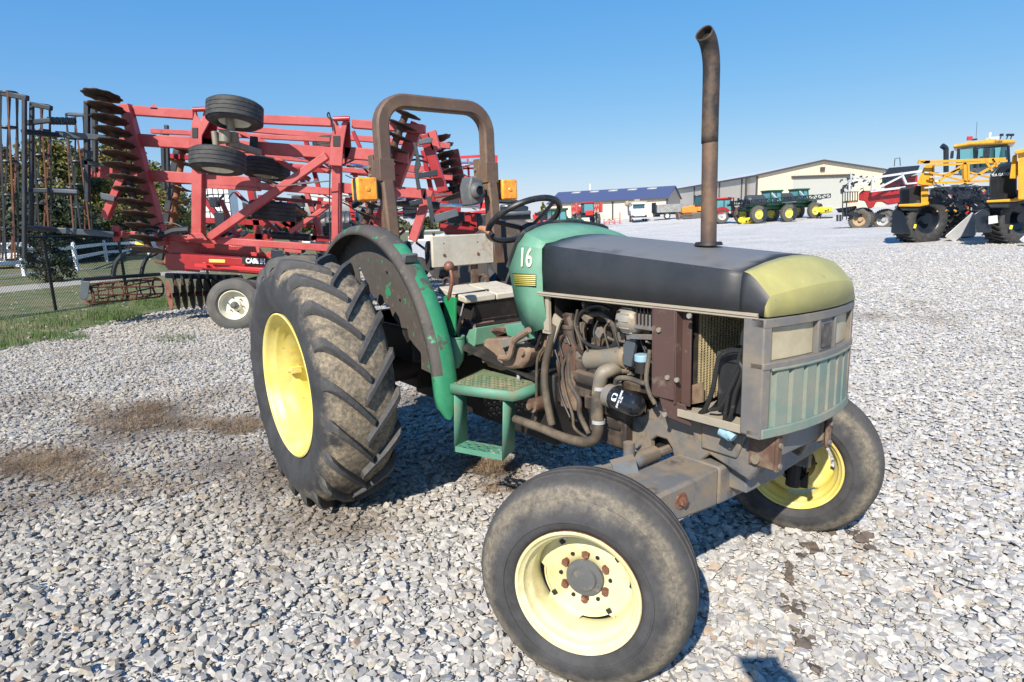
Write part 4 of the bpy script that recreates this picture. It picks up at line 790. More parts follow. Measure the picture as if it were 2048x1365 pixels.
for k in range(9): a = pi-pi/2*k/8; up.append((-.015, -y_+.155+.155*cos(a), 2.145+.155*sin(a)))
for k in range(9): a = pi/2-pi/2*k/8; up.append((-.015, y_-.155+.155*cos(a), 2.145+.155*sin(a)))
up += [(-.015, y_, 2.13), (-.015, y_, 1.85)]
sq(b, up, .082); part(b, 'roll_bar', 'rops', sharp=40)
for s_ in (-1, 1):
    b = MB(); b.box((-.012, s_*y_, 1.895), (.098, .098, .13)); b.bb((-.11, s_*y_-.052, 1.84), (-.05, s_*y_-.038, 1.99)); b.bb((-.11, s_*y_+.038, 1.84), (-.05, s_*y_+.052, 1.99)); part(b, 'roll_bar_hinge', 'rops', bevel=.004)
    b = MB()
    for z in (1.87, 1.92): b.cyl((-.085, s_*y_-.065, z), (-.085, s_*y_+.065, z), .01, 8)
    part(b, 'hinge_pin', 'alud')
    b = MB(); b.prism([(.075, s_*y_-.045, 1.30), (-.02, s_*y_-.045, 1.30), (-.0, s_*y_-.045, 1.62), (.03, s_*y_-.045, 1.66)], (0, .09, 0)); part(b, 'roll_bar_foot', 'rops')
    # warning lamp
    lp = empty('warning_lamp', (0, s_*.52, 1.785), parent=tr)
    b = MB(); b.bb((-.03, -.06, -.066), (.015, .06, .066)); b.build('lamp_housing', 'blackp', lp, bevel=.004)
    b = MB(); b.bb((.014, -.064, -.068), (.045, .064, .068)); b.build('amber_front_lens', 'amber', lp, bevel=.012)
    b = MB(); b.bb((-.05, -.062, -.066), (-.029, .062, .066)); b.build('amber_rear_lens', 'amber', lp, bevel=.009)
    b = MB()
    for z_ in (-.055, .055):
        for q_ in (-.04, .04): b.cyl((.044, q_, z_), (.048, q_, z_), .004, 8)
    b.lathe([(.044, .016), (.049, .012), (.05, .001)], (0, 0, 0), (1, 0, 0), 16); b.build('lens_bullseye', 'amber', lp)
    b = MB(); b.bb((-.02, -s_*.06, -.055), (.012, -s_*.115, .055)); b.build('lamp_bracket', 'blackp', lp)
b = MB(); b.prism([(-.06, .29, 1.70), (-.06, .29, 1.84), (-.06, .20, 1.87), (-.06, .175, 1.80), (-.06, .185, 1.68)], (.12, 0, 0)); b.lathe([(0, .055), (.02, .052), (.035, .03)], (.06, .235, 1.775), (1, 0, 0), 18); b.bar((0, .29, 1.76), (0, .345, 1.76), .03); part(b, 'work_lamp', 'greyp', bevel=.012)

# ---- steering wheel
sw = onv(1048, 441, 0); ti = radians(32); ax = V((-sin(ti), 0, cos(ti))); ux = V((cos(ti), 0, sin(ti)))
b = MB(); b.tube([sw+ux*.205*cos(2*pi*k/48)+V((0, .205, 0))*sin(2*pi*k/48) for k in range(48)], .0165, n=10, closed=True); part(b, 'steering_wheel', 'wheelb')
hub = sw-ax*.06; b = MB()
for k in range(3): a = 2*pi*k/3+.5; b.bar(hub, sw+ux*.19*cos(a)+V((0, .19, 0))*sin(a), .026, .010, up=ax)
b.cyl(hub-ax*.01, hub+ax*.02, .045, 20); part(b, 'wheel_spokes', 'wheelb', bevel=.002)
b = MB(); b.tube([hub, hub-ax*.18], .028, n=12); part(b, 'steering_column', 'blackp')
p = onv(992, 462, -.19); b = MB(); a = -1.98; c = sw+ux*.205*cos(a)+V((0, .205, 0))*sin(a); b.tube([c+V((-.075, 0, .01)), c+V((-.03, 0, .004)), c+V((.02, 0, -.018))], [.013, .018, .014], n=12); part(b, 'spinner_grip', 'skin')
b = MB(); b.tube([c+V((.02, 0, -.018)), c+V((.04, 0, -.03))], .012, n=8); part(b, 'spinner_clamp', 'blackp')

# ---- board seat
bk = [onu(x, y, .25) for x, y in ((864, 472), (985, 472), (985, 528), (867, 534))]
b = MB(); b.bb((.228, -.235, 1.315), (.252, .212, 1.503)); part(b, 'seat_back_board', 'wood', bevel=.006)
b = MB()
for y_, z_ in ((-.155, 1.385), (.09, 1.38), (-.155, 1.455), (.09, 1.452)): b.cyl((.250, y_, z_), (.256 if z_ < 1.4 else .2525, y_, z_), .0095 if z_ < 1.4 else .005, 10)
split(part(b, 'board_bolt', 'boltr'))
b = MB(); b.bb((.222, -.10, 1.10), (.230, -.05, 1.36)); b.bb((.222, .05, 1.10), (.230, .10, 1.36)); b.bb((.20, -.14, 1.16), (.235, .14, 1.20)); part(b, 'seat_back_strap', 'rusty')
def sboard(y0, y1): b = MB(); b.prism([(.285, y0, 1.205), (.585, y0, 1.165), (.585, y0, 1.127), (.285, y0, 1.167)], (0, y1-y0, 0)); part(b, 'seat_board', 'wood', bevel=.008)
sboard(-.235, -.025); sboard(-.02, .20)
b = MB()
for y_ in (-.14, .12):
    for k in range(6): a = pi*k/5; b.bar((.25+.05*cos(a), y_, 1.20+.05*sin(a)), (.25+.05*cos(a+pi/5), y_, 1.20+.05*sin(a+pi/5)), .02, .012) if k < 5 else None
b.bb((.24, -.16, 1.185), (.30, .14, 1.20)); b.bb((.30, -.15, 1.02), (.56, .14, 1.12)); part(b, 'seat_bracket', 'rusty', bevel=.002)
b = MB(); b.prism([(.38, -.2, .98), (.55, -.2, .98), (.58, -.17, 1.11), (.34, -.17, 1.11)], (0, .36, 0)); part(b, 'seat_suspension', 'dark')
b = MB(); b.bar((.50, -.24, 1.168), (.50, -.24, 1.13), .02, .006); b.bar((.50, -.26, 1.175), (.50, -.02, 1.183), .02, .004); part(b, 'seat_strap', 'blackp')

# ---- levers and guard by the seat
b = MB(); k0 = onv(903, 600, -.36); 
pl = [onv(x, y, -.40) for x, y in ((893, 594), (910, 596), (909, 672), (893, 668))]; b.prism(pl, (0, .012, 0)); b.prism([pl[0], pl[0]+V((-.03, .0, 0)), pl[3]+V((-.03, 0, 0)), pl[3]], (0, .02, 0)); part(b, 'lever_guard', 'greenv', bevel=.002)
b = MB(); b.tube([onv(899, 533, -.40), onv(903, 550, -.40), onv(904, 565, -.40), onv(899, 590, -.40), onv(898, 600, -.39)], [.009, .009, .009, .011, .012], n=8, sm=3); part(b, 'hand_lever', 'knob')
b = MB(); b.ball(onv(898, 533, -.40), .028, 16); part(b, 'lever_knob', 'knob')
b = MB(); b.tube([onv(927, 608, -.38), onv(918, 645, -.38)], .004, n=6); part(b, 'thin_lever', 'silver')
b = MB(); b.tube([onv(922, 632, -.38), onv(915, 665, -.38)], [.006, .012], n=8); b.tube([onv(914, 660, -.38), onv(912, 680, -.38)], .014, n=10); part(b, 'lever_boot', 'blackp')
b = MB(); p = onv(911, 674, -.40); b.lathe([(0, .045), (-.03, .048), (-.08, .045), (-.13, .035), (-.17, .01)], p, (0, 0, 1), 20); b.lathe([(.004, .05), (-.004, .05)], p, (0, 0, 1), 20); part(b, 'lever_quadrant_housing', 'green')
b = MB(); b.prism([onv(x, y, -.33) for x, y in ((938, 660), (952, 656), (950, 690), (936, 712), (925, 690))], (0, .2, 0)); part(b, 'floor_support', 'green', bevel=.004)
b = MB(); b.prism([onv(x, y, -.26) for x, y in ((1008, 650), (1050, 645), (1066, 660), (1068, 678), (1050, 682), (1014, 672))], (0, .3, 0)); part(b, 'under_dash_panel', 'greend', bevel=.004)
# transmission side castings under the seat
def cpoly(px, v, d, name='housing', mt='cast', bv=.01): b = MB(); b.prism([onv(x, y, v) for x, y in px], (0, d, 0)); return part(b, name, mt, bevel=bv)
M['castt'] = mat('tan_dusty_casting', (.24, .165, .115), .75, layers=[((.12, .075, .055), 6, .5, .7), ((.34, .27, .2), 8, .56, .7, .6)], bump=.3)
cpoly([(958, 690), (972, 678), (1012, 676), (1020, 690), (1022, 738), (1000, 742), (975, 734), (962, 712)], -.27, .2, 'hydraulic_housing', 'castt')
cpoly([(1012, 690), (1045, 690), (1058, 700), (1052, 722), (1040, 738), (1018, 740), (992, 730), (990, 705)], -.30, .1, 'pump_cover', 'castt', .02)
cpoly([(950, 660), (975, 653), (1005, 656), (1006, 668), (985, 676), (955, 678)], -.2, .3, 'shift_housing', 'castt')
cpoly([(905, 640), (930, 645), (945, 668), (925, 672), (905, 668)], -.22, .2, 'linkage_block', 'rusty')
for pts in ([(965, 668), (990, 660), (1010, 662)], [(930, 640), (945, 650), (955, 672)], [(925, 655), (940, 662), (948, 650)]): wiv(pts, -.22, .012, 'rusty', 'linkage_rod')
b = MB()
for x, y in ((997, 706), (1023, 703), (1046, 706), (970, 720), (915, 690)): p = onv(x, y, -.305); b.cyl(p, p-V((0, .012, 0)), .014, 8)
split(part(b, 'casting_bolt', 'castt'))
b = MB(); b.bar(onv(998, 697, -.33), onv(1008, 718, -.33), .045, .012, up=(0, 1, 0)); b.tube([onv(1000, 715, -.335), onv(1018, 714, -.335), onv(1024, 695, -.335), onv(1032, 678, -.335), onv(1058, 660, -.335)], [.016, .016, .015, .014, .015], n=8, sm=4); part(b, 'brake_pedal', 'castt')
b = MB(); b.bar(onv(1003, 690, -.32), onv(1055, 672, -.32), .04, .02, up=(0, 1, 0)); b.bar(onv(1010, 685, -.31), onv(1052, 684, -.31), .015, .03, up=(0, 1, 0)); part(b, 'clutch_pedal', 'alud', bevel=.003)
wiv([(1078, 650), (1070, 680), (1060, 700), (1050, 712)], -.24, .013, 'wire', 'steering_hose'); wiv([(1085, 660), (1075, 690), (1062, 715), (1052, 730)], -.25, .010, 'wire', 'steering_hose')
cpoly([(1072, 690), (1084, 660), (1092, 662), (1090, 720), (1070, 728)], -.22, .06, 'side_frame', 'rusty')
b = MB(); p = onv(1063, 812, -.3); b.cyl(p, p+V((0, .08, 0)), .035, 16); b.cyl(p-V((0, .02, 0)), p, .018, 8); part(b, 'pivot_boss', 'rusty')

# ---- platform and steps (perforated)
W0 = .78; A = V((.882, -.543, W0)); B = V((1.213, -.406, W0)); e = (B-A).normalized(); nn = V((-e.y, e.x, 0))
def perforated(b, quad, z, th, holes, hr, seglen=14):
    """a plate with real holes: outline quad (list of (s,t) in e/nn space), holes list of (s,t)"""
    pass
def to3(s_, t_, z): p = A+e*s_+nn*t_; return V((p.x, p.y, z))
def holed(b, s0, s1, t0, t1, z, th, nx, ny, rx, ry, stag=True):
    cw, ch = (s1-s0)/nx, (t1-t0)/ny; N = 12
    for j in range(ny):
        off = (.5 if (j % 2 and stag) else 0)
        for i in range(nx+(1 if off else 0)):
            a0 = s0+max(0, (i-off))*cw; a1 = s0+min(nx, i+1-off)*cw; c_ = s0+(i+.5-off)*cw; b0, b1 = t0+j*ch, t0+(j+1)*ch; d_ = (b0+b1)/2
            if a1-a0 < cw*.9: 
                q = [(a0, b0), (a1, b0), (a1, b1), (a0, b1)]; b.add([to3(x, y, z) for x, y in q], [(0, 1, 2, 3)]); continue
            hole = [(c_+rx*cos(2*pi*k/N), d_+ry*sin(2*pi*k/N)) for k in range(N)]; sqr = []
            for k in range(N):
                x, y = cos(2*pi*k/N), sin(2*pi*k/N); m_ = max(abs(x), abs(y)); sqr.append((c_+x/m_*cw/2, d_+y/m_*ch/2))
            vs = [to3(x, y, z) for x, y in hole]+[to3(x, y, z) for x, y in sqr]; b.add(vs, [(k, (k+1) % N, N+(k+1) % N, N+k) for k in range(N)])
            b.add([to3(x, y, z) for x, y in hole]+[to3(x, y, z-th) for x, y in hole], [(k, (k+1) % N, N+(k+1) % N, N+k) for k in range(N)])
LW = (B-A).length
b = MB(); holed(b, .008, LW-.006, .006, .205, W0, .006, 7, 5, .0135, .0115)
for p_, q_ in (((0, 0), (LW, 0)),): b.add([to3(0, 0, W0), to3(LW, 0, W0), to3(LW, 0, W0-.048), to3(0, 0, W0-.048)], [(0, 1, 2, 3)])
b.add([to3(0, 0, W0), to3(LW, 0, W0), to3(LW, .007, W0), to3(0, .007, W0)], [(0, 1, 2, 3)])
b.add([to3(LW-.006, .006, W0), to3(LW, .006, W0), to3(LW, .205, W0), to3(LW-.006, .205, W0)], [(0, 1, 2, 3)]); b.add([to3(0, .006, W0), to3(.008, .006, W0), to3(.008, .205, W0), to3(0, .205, W0)], [(0, 1, 2, 3)])
b.add([to3(0, .205, W0), to3(LW, .205, W0), to3(LW+.06, .36, W0), to3(-.03, .46, W0)], [(0, 1, 2, 3)])
b.add([to3(LW, 0, W0), to3(LW, .205, W0), to3(LW+.06, .36, W0), to3(LW+.06, .36, W0-.03), to3(LW, 0, W0-.048)], [(0, 1, 2, 3, 4)])
b.add([to3(0, 0, W0), to3(-.03, .46, W0), to3(-.03, .46, W0-.03), to3(0, 0, W0-.048)], [(0, 1, 2, 3)]); part(b, 'platform', 'platform', sharp=30)
b = MB(); b.add([to3(-.001, -.002, W0-.001), to3(LW+.002, -.002, W0-.001), to3(LW+.002, -.002, W0-.05), to3(-.001, -.002, W0-.05)], [(0, 1, 2, 3)]); b.add([to3(LW+.002, -.002, W0-.001), to3(LW+.062, .36, W0-.001), to3(LW+.07, .38, W0-.09), to3(LW+.002, -.002, W0-.05)], [(0, 1, 2, 3)]); part(b, 'platform_edge', 'greend', solid=.003, sharp=30)
zs = .445
for s_ in (.015, LW-.055):
    b = MB(); ds = -.02 if s_ < .1 else -.02; b.add([to3(s_, .012, W0-.01), to3(s_+.01, .10, W0-.02), to3(s_+ds+.01, .115, zs), to3(s_+ds, .01, zs-.03)], [(0, 1, 2, 3)]); part(b, 'step_hanger', 'greend', solid=.006)
W_ = W0; b = MB(); S0 = -.003; S1 = LW-.073; holed(b, S0, S1, .014, .112, zs, .006, 5, 2, .0150, .0125, stag=False)
b.add([to3(S0, .012, zs), to3(S1, .012, zs), to3(S1, .012, zs-.03), to3(S0, .012, zs-.03)], [(0, 1, 2, 3)]); b.add([to3(S0, .112, zs), to3(S1, .112, zs), to3(S1, .112, zs-.02), to3(S0, .112, zs-.02)], [(0, 1, 2, 3)]); part(b, 'step', 'greend', sharp=30)
seg([onw(x, y, .785) for x, y in ((1020, 745),)]+[onw(1020, 745, .785)+V((0, 0, .035)), onw(1028, 748, .785)+V((0, 0, .045)), onw(1036, 755, .785)+V((0, 0, .03)), onw(1037, 760, .785)], .009, 'silver', 'platform_hook', n=8)
# ================================================================== folding disc harrow behind the tractor, left
def hz_bar(b, x0, y0, x1, y1, px, Y, Y2=None, dep=None):
    """a square steel beam between two points seen in the photograph, standing at depth Y (metres), px = seen thickness"""
    Y2 = Y if Y2 is None else Y2; p, q = aty(x0, y0, Y), aty(x1, y1, Y2); w = pxdist(px, (Y+Y2)/2); d = (q-p).normalized()
    n = V((0, 1, 0)); s_ = d.cross(n).normalized(); n = s_.cross(d); hw = w/2; dp = dep or w; vs = []
    for o in (p, q): vs += [o+s_*hw, o+s_*hw+n*-dp*(1 if n.y < 0 else -1), o-s_*hw+n*-dp*(1 if n.y < 0 else -1), o-s_*hw]
    b.add(vs, [(0, 1, 2, 3), (7, 6, 5, 4), (4, 5, 1, 0), (5, 6, 2, 1), (6, 7, 3, 2), (7, 4, 0, 3)])
def grp(name, loc, *a, **k):
    t = thing(name, a[0], a[1], loc, **k); return t
def P_(root):       # builder in world coordinates parented under root
    class B(MB):
        def build(s, name, mt, parent=None, **k):
            o = MB.build(s, name, mt, parent or root, **k); par = parent or root; off = par.location
            # children are modelled in world coordinates; shift to the root's frame
            o.data.transform(Matrix.Translation(-V(rootloc(par)))); return o
    return B
def rootloc(o):
    l = V(o.location); 
    while o.parent: o = o.parent; l += V(o.location)
    return l
HY = 10.6
dh = grp('disc_harrow', gnd(467, 655), 'tall folded red disc harrow with rusty disc blades and raised gauge wheels behind the tractor', 'disc harrow')
B = P_(dh)
def beam(x0, y0, x1, y1, px, Y, Y2=None, name='frame_beam', mt='red', dep=None, par=None): b = B(); hz_bar(b, x0, y0, x1, y1, px, Y, Y2, dep); return b.build(name, mt, par, bevel=.012)
YF = 11.0
for a in ((256, 220, 386, 229, 17, YF), (520, 238, 662, 244, 16, YF), (703, 247, 850, 258, 16, YF), (236, 277, 382, 286, 22, YF), (403, 287, 662, 306, 22, YF), (686, 305, 815, 315, 22, YF),
          (174, 343, 384, 357, 21, YF), (403, 359, 514, 366, 21, YF), (514, 372, 664, 384, 14, YF), (684, 376, 852, 388, 20, YF), (222, 468, 290, 471, 13, YF), (330, 475, 690, 499, 14, YF),
          (400, 250, 900, 292, 11, 13.2), (430, 300, 900, 345, 14, 13.4), (404, 372, 520, 378, 9, YF), (690, 399, 850, 401, 8, 12), (520, 395, 664, 408, 7, 12.5)): beam(*a)
for a in ((393, 330, 392, 478, 20, YF-.1), (672, 330, 671, 480, 17, YF-.1), (671, 478, 678, 505, 22, YF-.1)): beam(*a, name='upright')
for a in ((652, 311, 417, 475, 15, YF-.15), (657, 411, 578, 465, 9, YF+.3), (608, 312, 659, 345, 8, YF+.2), (548, 316, 618, 360, 9, YF+.5), (475, 262, 560, 300, 8, 12.5), (858, 380, 824, 482, 17, YF), (862, 262, 872, 300, 18, YF)): beam(*a, name='brace')
for a in ((300, 262, 660, 280, 9, 12.6), (330, 312, 480, 322, 10, 13), (430, 330, 660, 342, 9, 12.4), (560, 330, 750, 345, 9, 12.8), (700, 345, 905, 356, 10, 13), (440, 400, 470, 470, 8, 12.6), (470, 385, 560, 470, 7, 12.8), (600, 350, 640, 470, 9, 13.2), (700, 330, 760, 470, 8, 12.9), (756, 300, 800, 400, 9, 12.6), (520, 300, 540, 380, 9, 12.9), (610, 280, 640, 390, 8, 13), (705, 262, 730, 320, 7, 12.7), (845, 300, 870, 420, 9, 13.2)): beam(*a, mt='reds' if a[0] % 4 else 'red', name='rear_frame_beam')
def poly(px, Y, dep, name, mt, bev=.01, par=None): b = B(); q_ = [aty(x, y, Y) for x, y in px]; b.prism(q_, away(q_, dep)); return b.build(name, mt, par, bevel=bev)
poly([(392, 215), (384, 246), (378, 290), (378, 332), (404, 332), (404, 272), (421, 240), (416, 216), (410, 214), (403, 240), (396, 233)], YF-.25, .22, 'hinge_plate', 'red')
poly([(669, 232), (661, 285), (658, 331), (684, 333), (687, 290), (696, 238), (691, 231), (680, 255)], YF-.25, .22, 'hinge_plate', 'red')
poly([(421, 240), (404, 272), (404, 330), (428, 300), (436, 245)], YF, .12, 'hinge_cheek', 'reds'); poly([(696, 238), (687, 290), (690, 333), (702, 300), (700, 240)], YF, .12, 'hinge_cheek', 'reds')
b = B(); 
for px in ([(384, 256), (395, 256), (395, 276), (384, 276)],): b.prism([aty(x, y, YF-.262) for x, y in px], (0, .01, 0))
b.build('hinge_slot', 'deck'); poly([(666, 272), (680, 272), (680, 293), (666, 293)], YF-.262, .01, 'hinge_slot', 'deck', 0)
poly([(378, 466), (404, 466), (416, 481), (372, 481)], YF-.15, .25, 'upright_foot', 'red'); poly([(300, 218), (308, 206), (316, 219)], YF, .04, 'lifting_eye', 'red', 0)
for x, y in ((402, 219), (683, 238)): b = B(); p = aty(x, y, YF-.3); b.cyl(p+V((-.13, 0, 0)), p+V((.13, 0, 0)), .04, 12); b.build('hinge_pin', 'reds')
def blade(b, c, ax, r, notched=True, dish=.16):
    ax = V(ax).normalized(); x = ax.orthogonal().normalized(); y = ax.cross(x); N = 40; vs = [V(c)+ax*r*dish*-.9]
    for rr, dz in ((.5, -.6), (.8, -.25), (1, 0)):
        for k in range(N):
            t_ = 2*pi*k/N; q = r*rr*((.93 if k % 4 < 2 else 1.0) if (notched and rr == 1) else 1); vs.append(V(c)+ax*r*dish*dz+(x*cos(t_)+y*sin(t_))*q)
    fs = [(0, 1+k, 1+(k+1) % N) for k in range(N)]
    for j in range(2): fs += [(1+j*N+k, 1+(j+1)*N+k, 1+(j+1)*N+(k+1) % N, 1+j*N+(k+1) % N) for k in range(N)]
    b.add(vs, fs)
def gang(name, c0, c1, n, Y0, Y1, r, ax, mt, beam_px=None, spool=.06):
    g = empty(name, parent=dh); pts = []
    for i in range(n):
        f = i/(n-1); p = aty(c0[0]+(c1[0]-c0[0])*f, c0[1]+(c1[1]-c0[1])*f, Y0+(Y1-Y0)*f); pts.append(p)
        b = B(); blade(b, p, ax, r*random.uniform(.96, 1.03)); b.build('disc_blade', mt, g, solid=.008, sharp=60)
    b = B(); b.cyl(pts[0], pts[-1], .03, 10)
    for p, q in zip(pts, pts[1:]): m_ = (p+q)/2; d_ = (q-p); b.tube([p+d_*.12, p+d_*.3, p+d_*.7, p+d_*.88], [spool*1.3, spool, spool, spool*1.3], n=12)
    b.build('gang_shaft', mt, g); return g
gang('disc_gang', (204, 192), (298, 500), 14, 10.5, 10.5, .285, (.08, .24, 1), 'disc')
gang('disc_gang', (366, 300), (334, 528), 10, 13.2, 13.2, .30, (.28, .15, 1), 'discr')
gang('disc_gang', (812, 228), (728, 452), 11, 10.9, 10.9, .27, (.42, .05, 1), 'disc')
gang('disc_gang', (874, 280), (912, 392), 8, 13.5, 13.5, .32, (-.30, .1, 1), 'disc')
for a in ((245, 208, 322, 492, 19, 10.9, None, 'gang_beam', 'red'), (352, 300, 318, 520, 12, 13.5, None, 'gang_beam', 'slate'), (834, 246, 757, 452, 24, 11.2, None, 'gang_beam', 'red'), (848, 268, 886, 384, 20, 11, None, 'gang_beam', 'reds'), (905, 300, 925, 395, 22, 13.8, None, 'gang_beam', 'reds'),
          (243, 350, 206, 437, 14, 10.4, None, 'gang_beam', 'red')): beam(*a)
poly([(200, 385), (230, 392), (228, 404), (202, 398)], 10.3, .1, 'clamp_plate', 'slatel')
for px in ([(224, 451), (240, 451), (240, 484), (226, 484)],): poly(px, 10.6, .3, 'arm_mount', 'reds')
for px, mt_ in (([(836, 282), (855, 274), (866, 277), (862, 286), (838, 290)], 'slatel'), ([(826, 285), (833, 286), (842, 330), (836, 345), (842, 378), (834, 380), (828, 340), (832, 318)], 'slate'), ([(852, 392), (862, 394), (872, 445), (862, 448)], 'slate'), ([(868, 430), (914, 417), (918, 432), (872, 446), (866, 452)], 'slatel'), ([(834, 345), (875, 340), (876, 352), (836, 357)], 'navy'), ([(817, 403), (845, 396), (846, 408), (820, 412)], 'navy')): poly(px, 10.8, .08, 'scraper_bracket', mt_)
# gauge wheels carried in the air, axles near vertical
def hwheel(x, y, rpx, Y, ax, name='gauge_wheel', tw=.30, rimf='rimw', tmt='tyre', face=1, th=None):
    p = aty(x, y, Y); R = pxdist(rpx, Y); w = empty(name, p-V(rootloc(dh)), parent=dh); hw = (th or tw)/2
    b = MB(); ax = V(ax).normalized(); prof = [(-hw*.8, R*.56), (-hw, R*.64), (-hw*1.02, R*.76), (-hw*.95, R*.88), (-hw*.78, R*.955)]
    for k in range(4): c = -hw*.78+hw*1.56*(k+.5)/4; e = hw*.17; prof += [(c-e, R*.985+.004), (c+e, R*.985+.004), (c+e+.003, R*.955), (c+e+hw*.05, R*.955)]
    prof += [(hw*.78, R*.955), (hw*.95, R*.88), (hw*1.02, R*.76), (hw, R*.64), (hw*.8, R*.56)]
    b.lathe(prof, (0, 0, 0), ax, 56); b.build('tyre', tmt, w)
    b = MB(); b.lathe([(-hw*.8, R*.565), (-hw*.86, R*.54), (-hw*.6, R*.50), (-hw*.15, R*.46), (-hw*.12, R*.40), (-hw*.2, R*.22), (-hw*.5, R*.18), (-hw*.5, .001)], (0, 0, 0), ax, 40); b.lathe([(hw*.8, R*.565), (hw*.86, R*.54), (hw*.5, R*.5), (hw*.1, R*.44), (hw*.1, .001)], (0, 0, 0), ax, 40); b.build('rim', rimf, w)
    b = MB(); b.lathe([(-hw*.45, R*.14), (-hw*.95, R*.12), (-hw*1.05, R*.07), (-hw*1.06, .001)], (0, 0, 0), ax, 20)
    x_ = ax.orthogonal().normalized(); y_ = ax.cross(x_)
    for k in range(6): a = 2*pi*k/6; c = -ax*hw*.2+(x_*cos(a)+y_*sin(a))*R*.28; b.cyl(c, c-ax*hw*.2, R*.03, 6)
    b.build('hub', 'hubg', w); return w
vax = (.08, .50, -1)
hwheel(470, 228, 51, 10.2, (-.06, -.20, -1), th=.33); hwheel(436, 322, 51, 10.2, (-.06, -.16, -1), th=.33); hwheel(533, 338, 44, 11.8, (-.12, -.14, -1), th=.32); hwheel(545, 422, 44, 11.6, (-.12, .0, -1), th=.34); hwheel(664, 291, 36, 13.5, (0, -.1, -1), th=.26)
b = B(); p = aty(462, 258, 10.3); b.cyl(p+V((0, 0, .25)), p-V((0, 0, .02)), .06, 14); p2 = aty(433, 300, 10.3); b.cyl(p2+V((0, 0, .28)), p2, .05, 12); b.bar(aty(428, 278, 10.4), aty(475, 275, 10.4), .14, .16); b.cyl(aty(450, 285, 10.3), aty(450, 262, 10.3), .09, 14); b.bar(aty(455, 285, 10.4), aty(520, 306, 10.9), .10); b.build('wheel_bracket', 'alud', bevel=.01)
poly([(500, 272), (516, 274), (517, 302), (498, 300)], YF-.15, .1, 'bracket_plate', 'slate')
# transport wheels on the ground
hwheel(473, 609, 52.5, 10.15, (-.10, .95, 0), 'transport_wheel', tmt='tyreg', th=.34); hwheel(520, 603, 50, 10.9, (-.10, .95, 0), 'transport_wheel', th=.34)
bm_ = beam(330, 521, 660, 545, 30, 10.8, 10.6, name='main_beam', mt='reds', dep=.25); beam(388, 531, 640, 549, 8, 10.6, 10.4, 'beam_lower_flange', 'redb', .05)
c = aty(512, 523, 10.58); 
poly([(484, 514), (545, 518), (545, 532), (484, 528)], 10.64, .01, 'decal_panel', 'deck', 0)
o = lettering('CASE IH', pxdist(13, 10.6), frame(aty(511, 523, 10.615)-rootloc(dh), (1, 0, -.075), (0, 0, 1)), 'label', dh, 'beam_lettering', .002, bold=.006, sx=.82)
o = lettering('TIGER MATE', pxdist(5.5, 10.6), frame(aty(506, 532.5, 10.33)-rootloc(dh), (1, 0, -.075), (0, 0, 1)), 'label', dh, 'beam_small_lettering', .002, sx=.8) if 0 else None
for px, mt_ in (([(501, 505), (514, 506), (513, 513), (503, 512)], 'redb'), ([(533, 505), (542, 506), (541, 516), (533, 514)], 'redb'), ([(511, 494), (519, 494), (519, 506), (514, 506)], 'red'), ([(542, 500), (566, 502), (572, 528), (556, 533), (543, 532)], 'navy'), ([(568, 498), (603, 501), (602, 507), (568, 504)], 'red'), ([(418, 519), (450, 520), (450, 526), (418, 525)], 'decy'), ([(405, 525), (412, 526), (414, 538), (407, 537)], 'redb'), ([(270, 482), (292, 482), (292, 491), (271, 490)], 'decy')): poly(px, 10.45, .08, 'mount_bracket', mt_, .004)
for px in ([(330, 480), (400, 486), (400, 545), (335, 540)], [(400, 486), (520, 496), (540, 520), (400, 512)]): poly(px, 11.4, .3, 'inner_frame', 'reds')
# lower gang on the ground: brown-red blade facing us and the row behind it
g = empty('ground_disc_gang', parent=dh)
for i in range(9):
    f = i/8; p = aty(339+f*120, 591-f*6, 11.2+f*.5); b = B(); ax = V((-.80, -.62, .02)); r = .275
    blade(b, p, ax, r, False, .12); b.build('disc_blade', 'discf' if i == 0 else 'disc', g, solid=.008)
    if i == 0:
        b = B(); b.lathe([(0, .05), (.02, .05), (.03, .03), (.05, .001)], p+ax.normalized()*.0, ax, 16)
        x_ = ax.normalized().orthogonal().normalized(); y_ = ax.normalized().cross(x_)
        for k in range(16): a = 2*pi*k/16; c = p+(x_*cos(a)+y_*sin(a))*.2; d_ = p+(x_*cos(a+.25)+y_*sin(a+.25))*.268; b.bar(c-ax*.012, d_+ax*.002, .012, .012)
        b.build('blade_hub', 'discf', g)
b = B(); b.cyl(aty(339, 591, 11.2), aty(470, 585, 11.7), .04, 10); b.build('gang_shaft', 'disc', g)
b = B()
for i in range(9): x = 345+i*17; hz_bar(b, x, 548+i*.6, x+6, 578, 5, 11.5)
hz_bar(b, 330, 552, 480, 556, 10, 11.6); split(b.build('gang_hanger', 'slate'))
# reels (rolling baskets) folded upright at far left
def reel(name, x0, x1, y0, y1, Y, n, mt, lean=0):
    g = empty(name, parent=dh); cx = (x0+x1)/2; R = pxdist((x1-x0)/2, Y); top = aty(cx, y0, Y); bot = aty(cx+lean, y1, Y)
    for k in range(n):
        a0 = 2*pi*k/n; b = B(); pts = [top.lerp(bot, f)+V((R*cos(a0+.9*f), R*sin(a0+.9*f), 0)) for f in (0, .25, .5, .75, 1)]; b.tube(pts, .016, n=4); b.build('reel_bar', mt if k % 2 else 'slate', g)
    b = B()
    for f in (0, .2, .4, .6, .8, 1): c_ = top.lerp(bot, f); b.tube([c_+V((R*.9*cos(2*pi*k/20), R*.9*sin(2*pi*k/20), 0)) for k in range(20)], .016, n=4, closed=True)
    b.build('reel_rings', 'slate', g); return g
reel('rolling_basket', 3, 32, 186, 520, 9.6, 6, 'reel', 0); reel('rolling_basket', 68, 98, 212, 455, 10.3, 6, 'reel', 0); reel('rolling_basket', 134, 165, 230, 460, 11.4, 6, 'reel', 16)
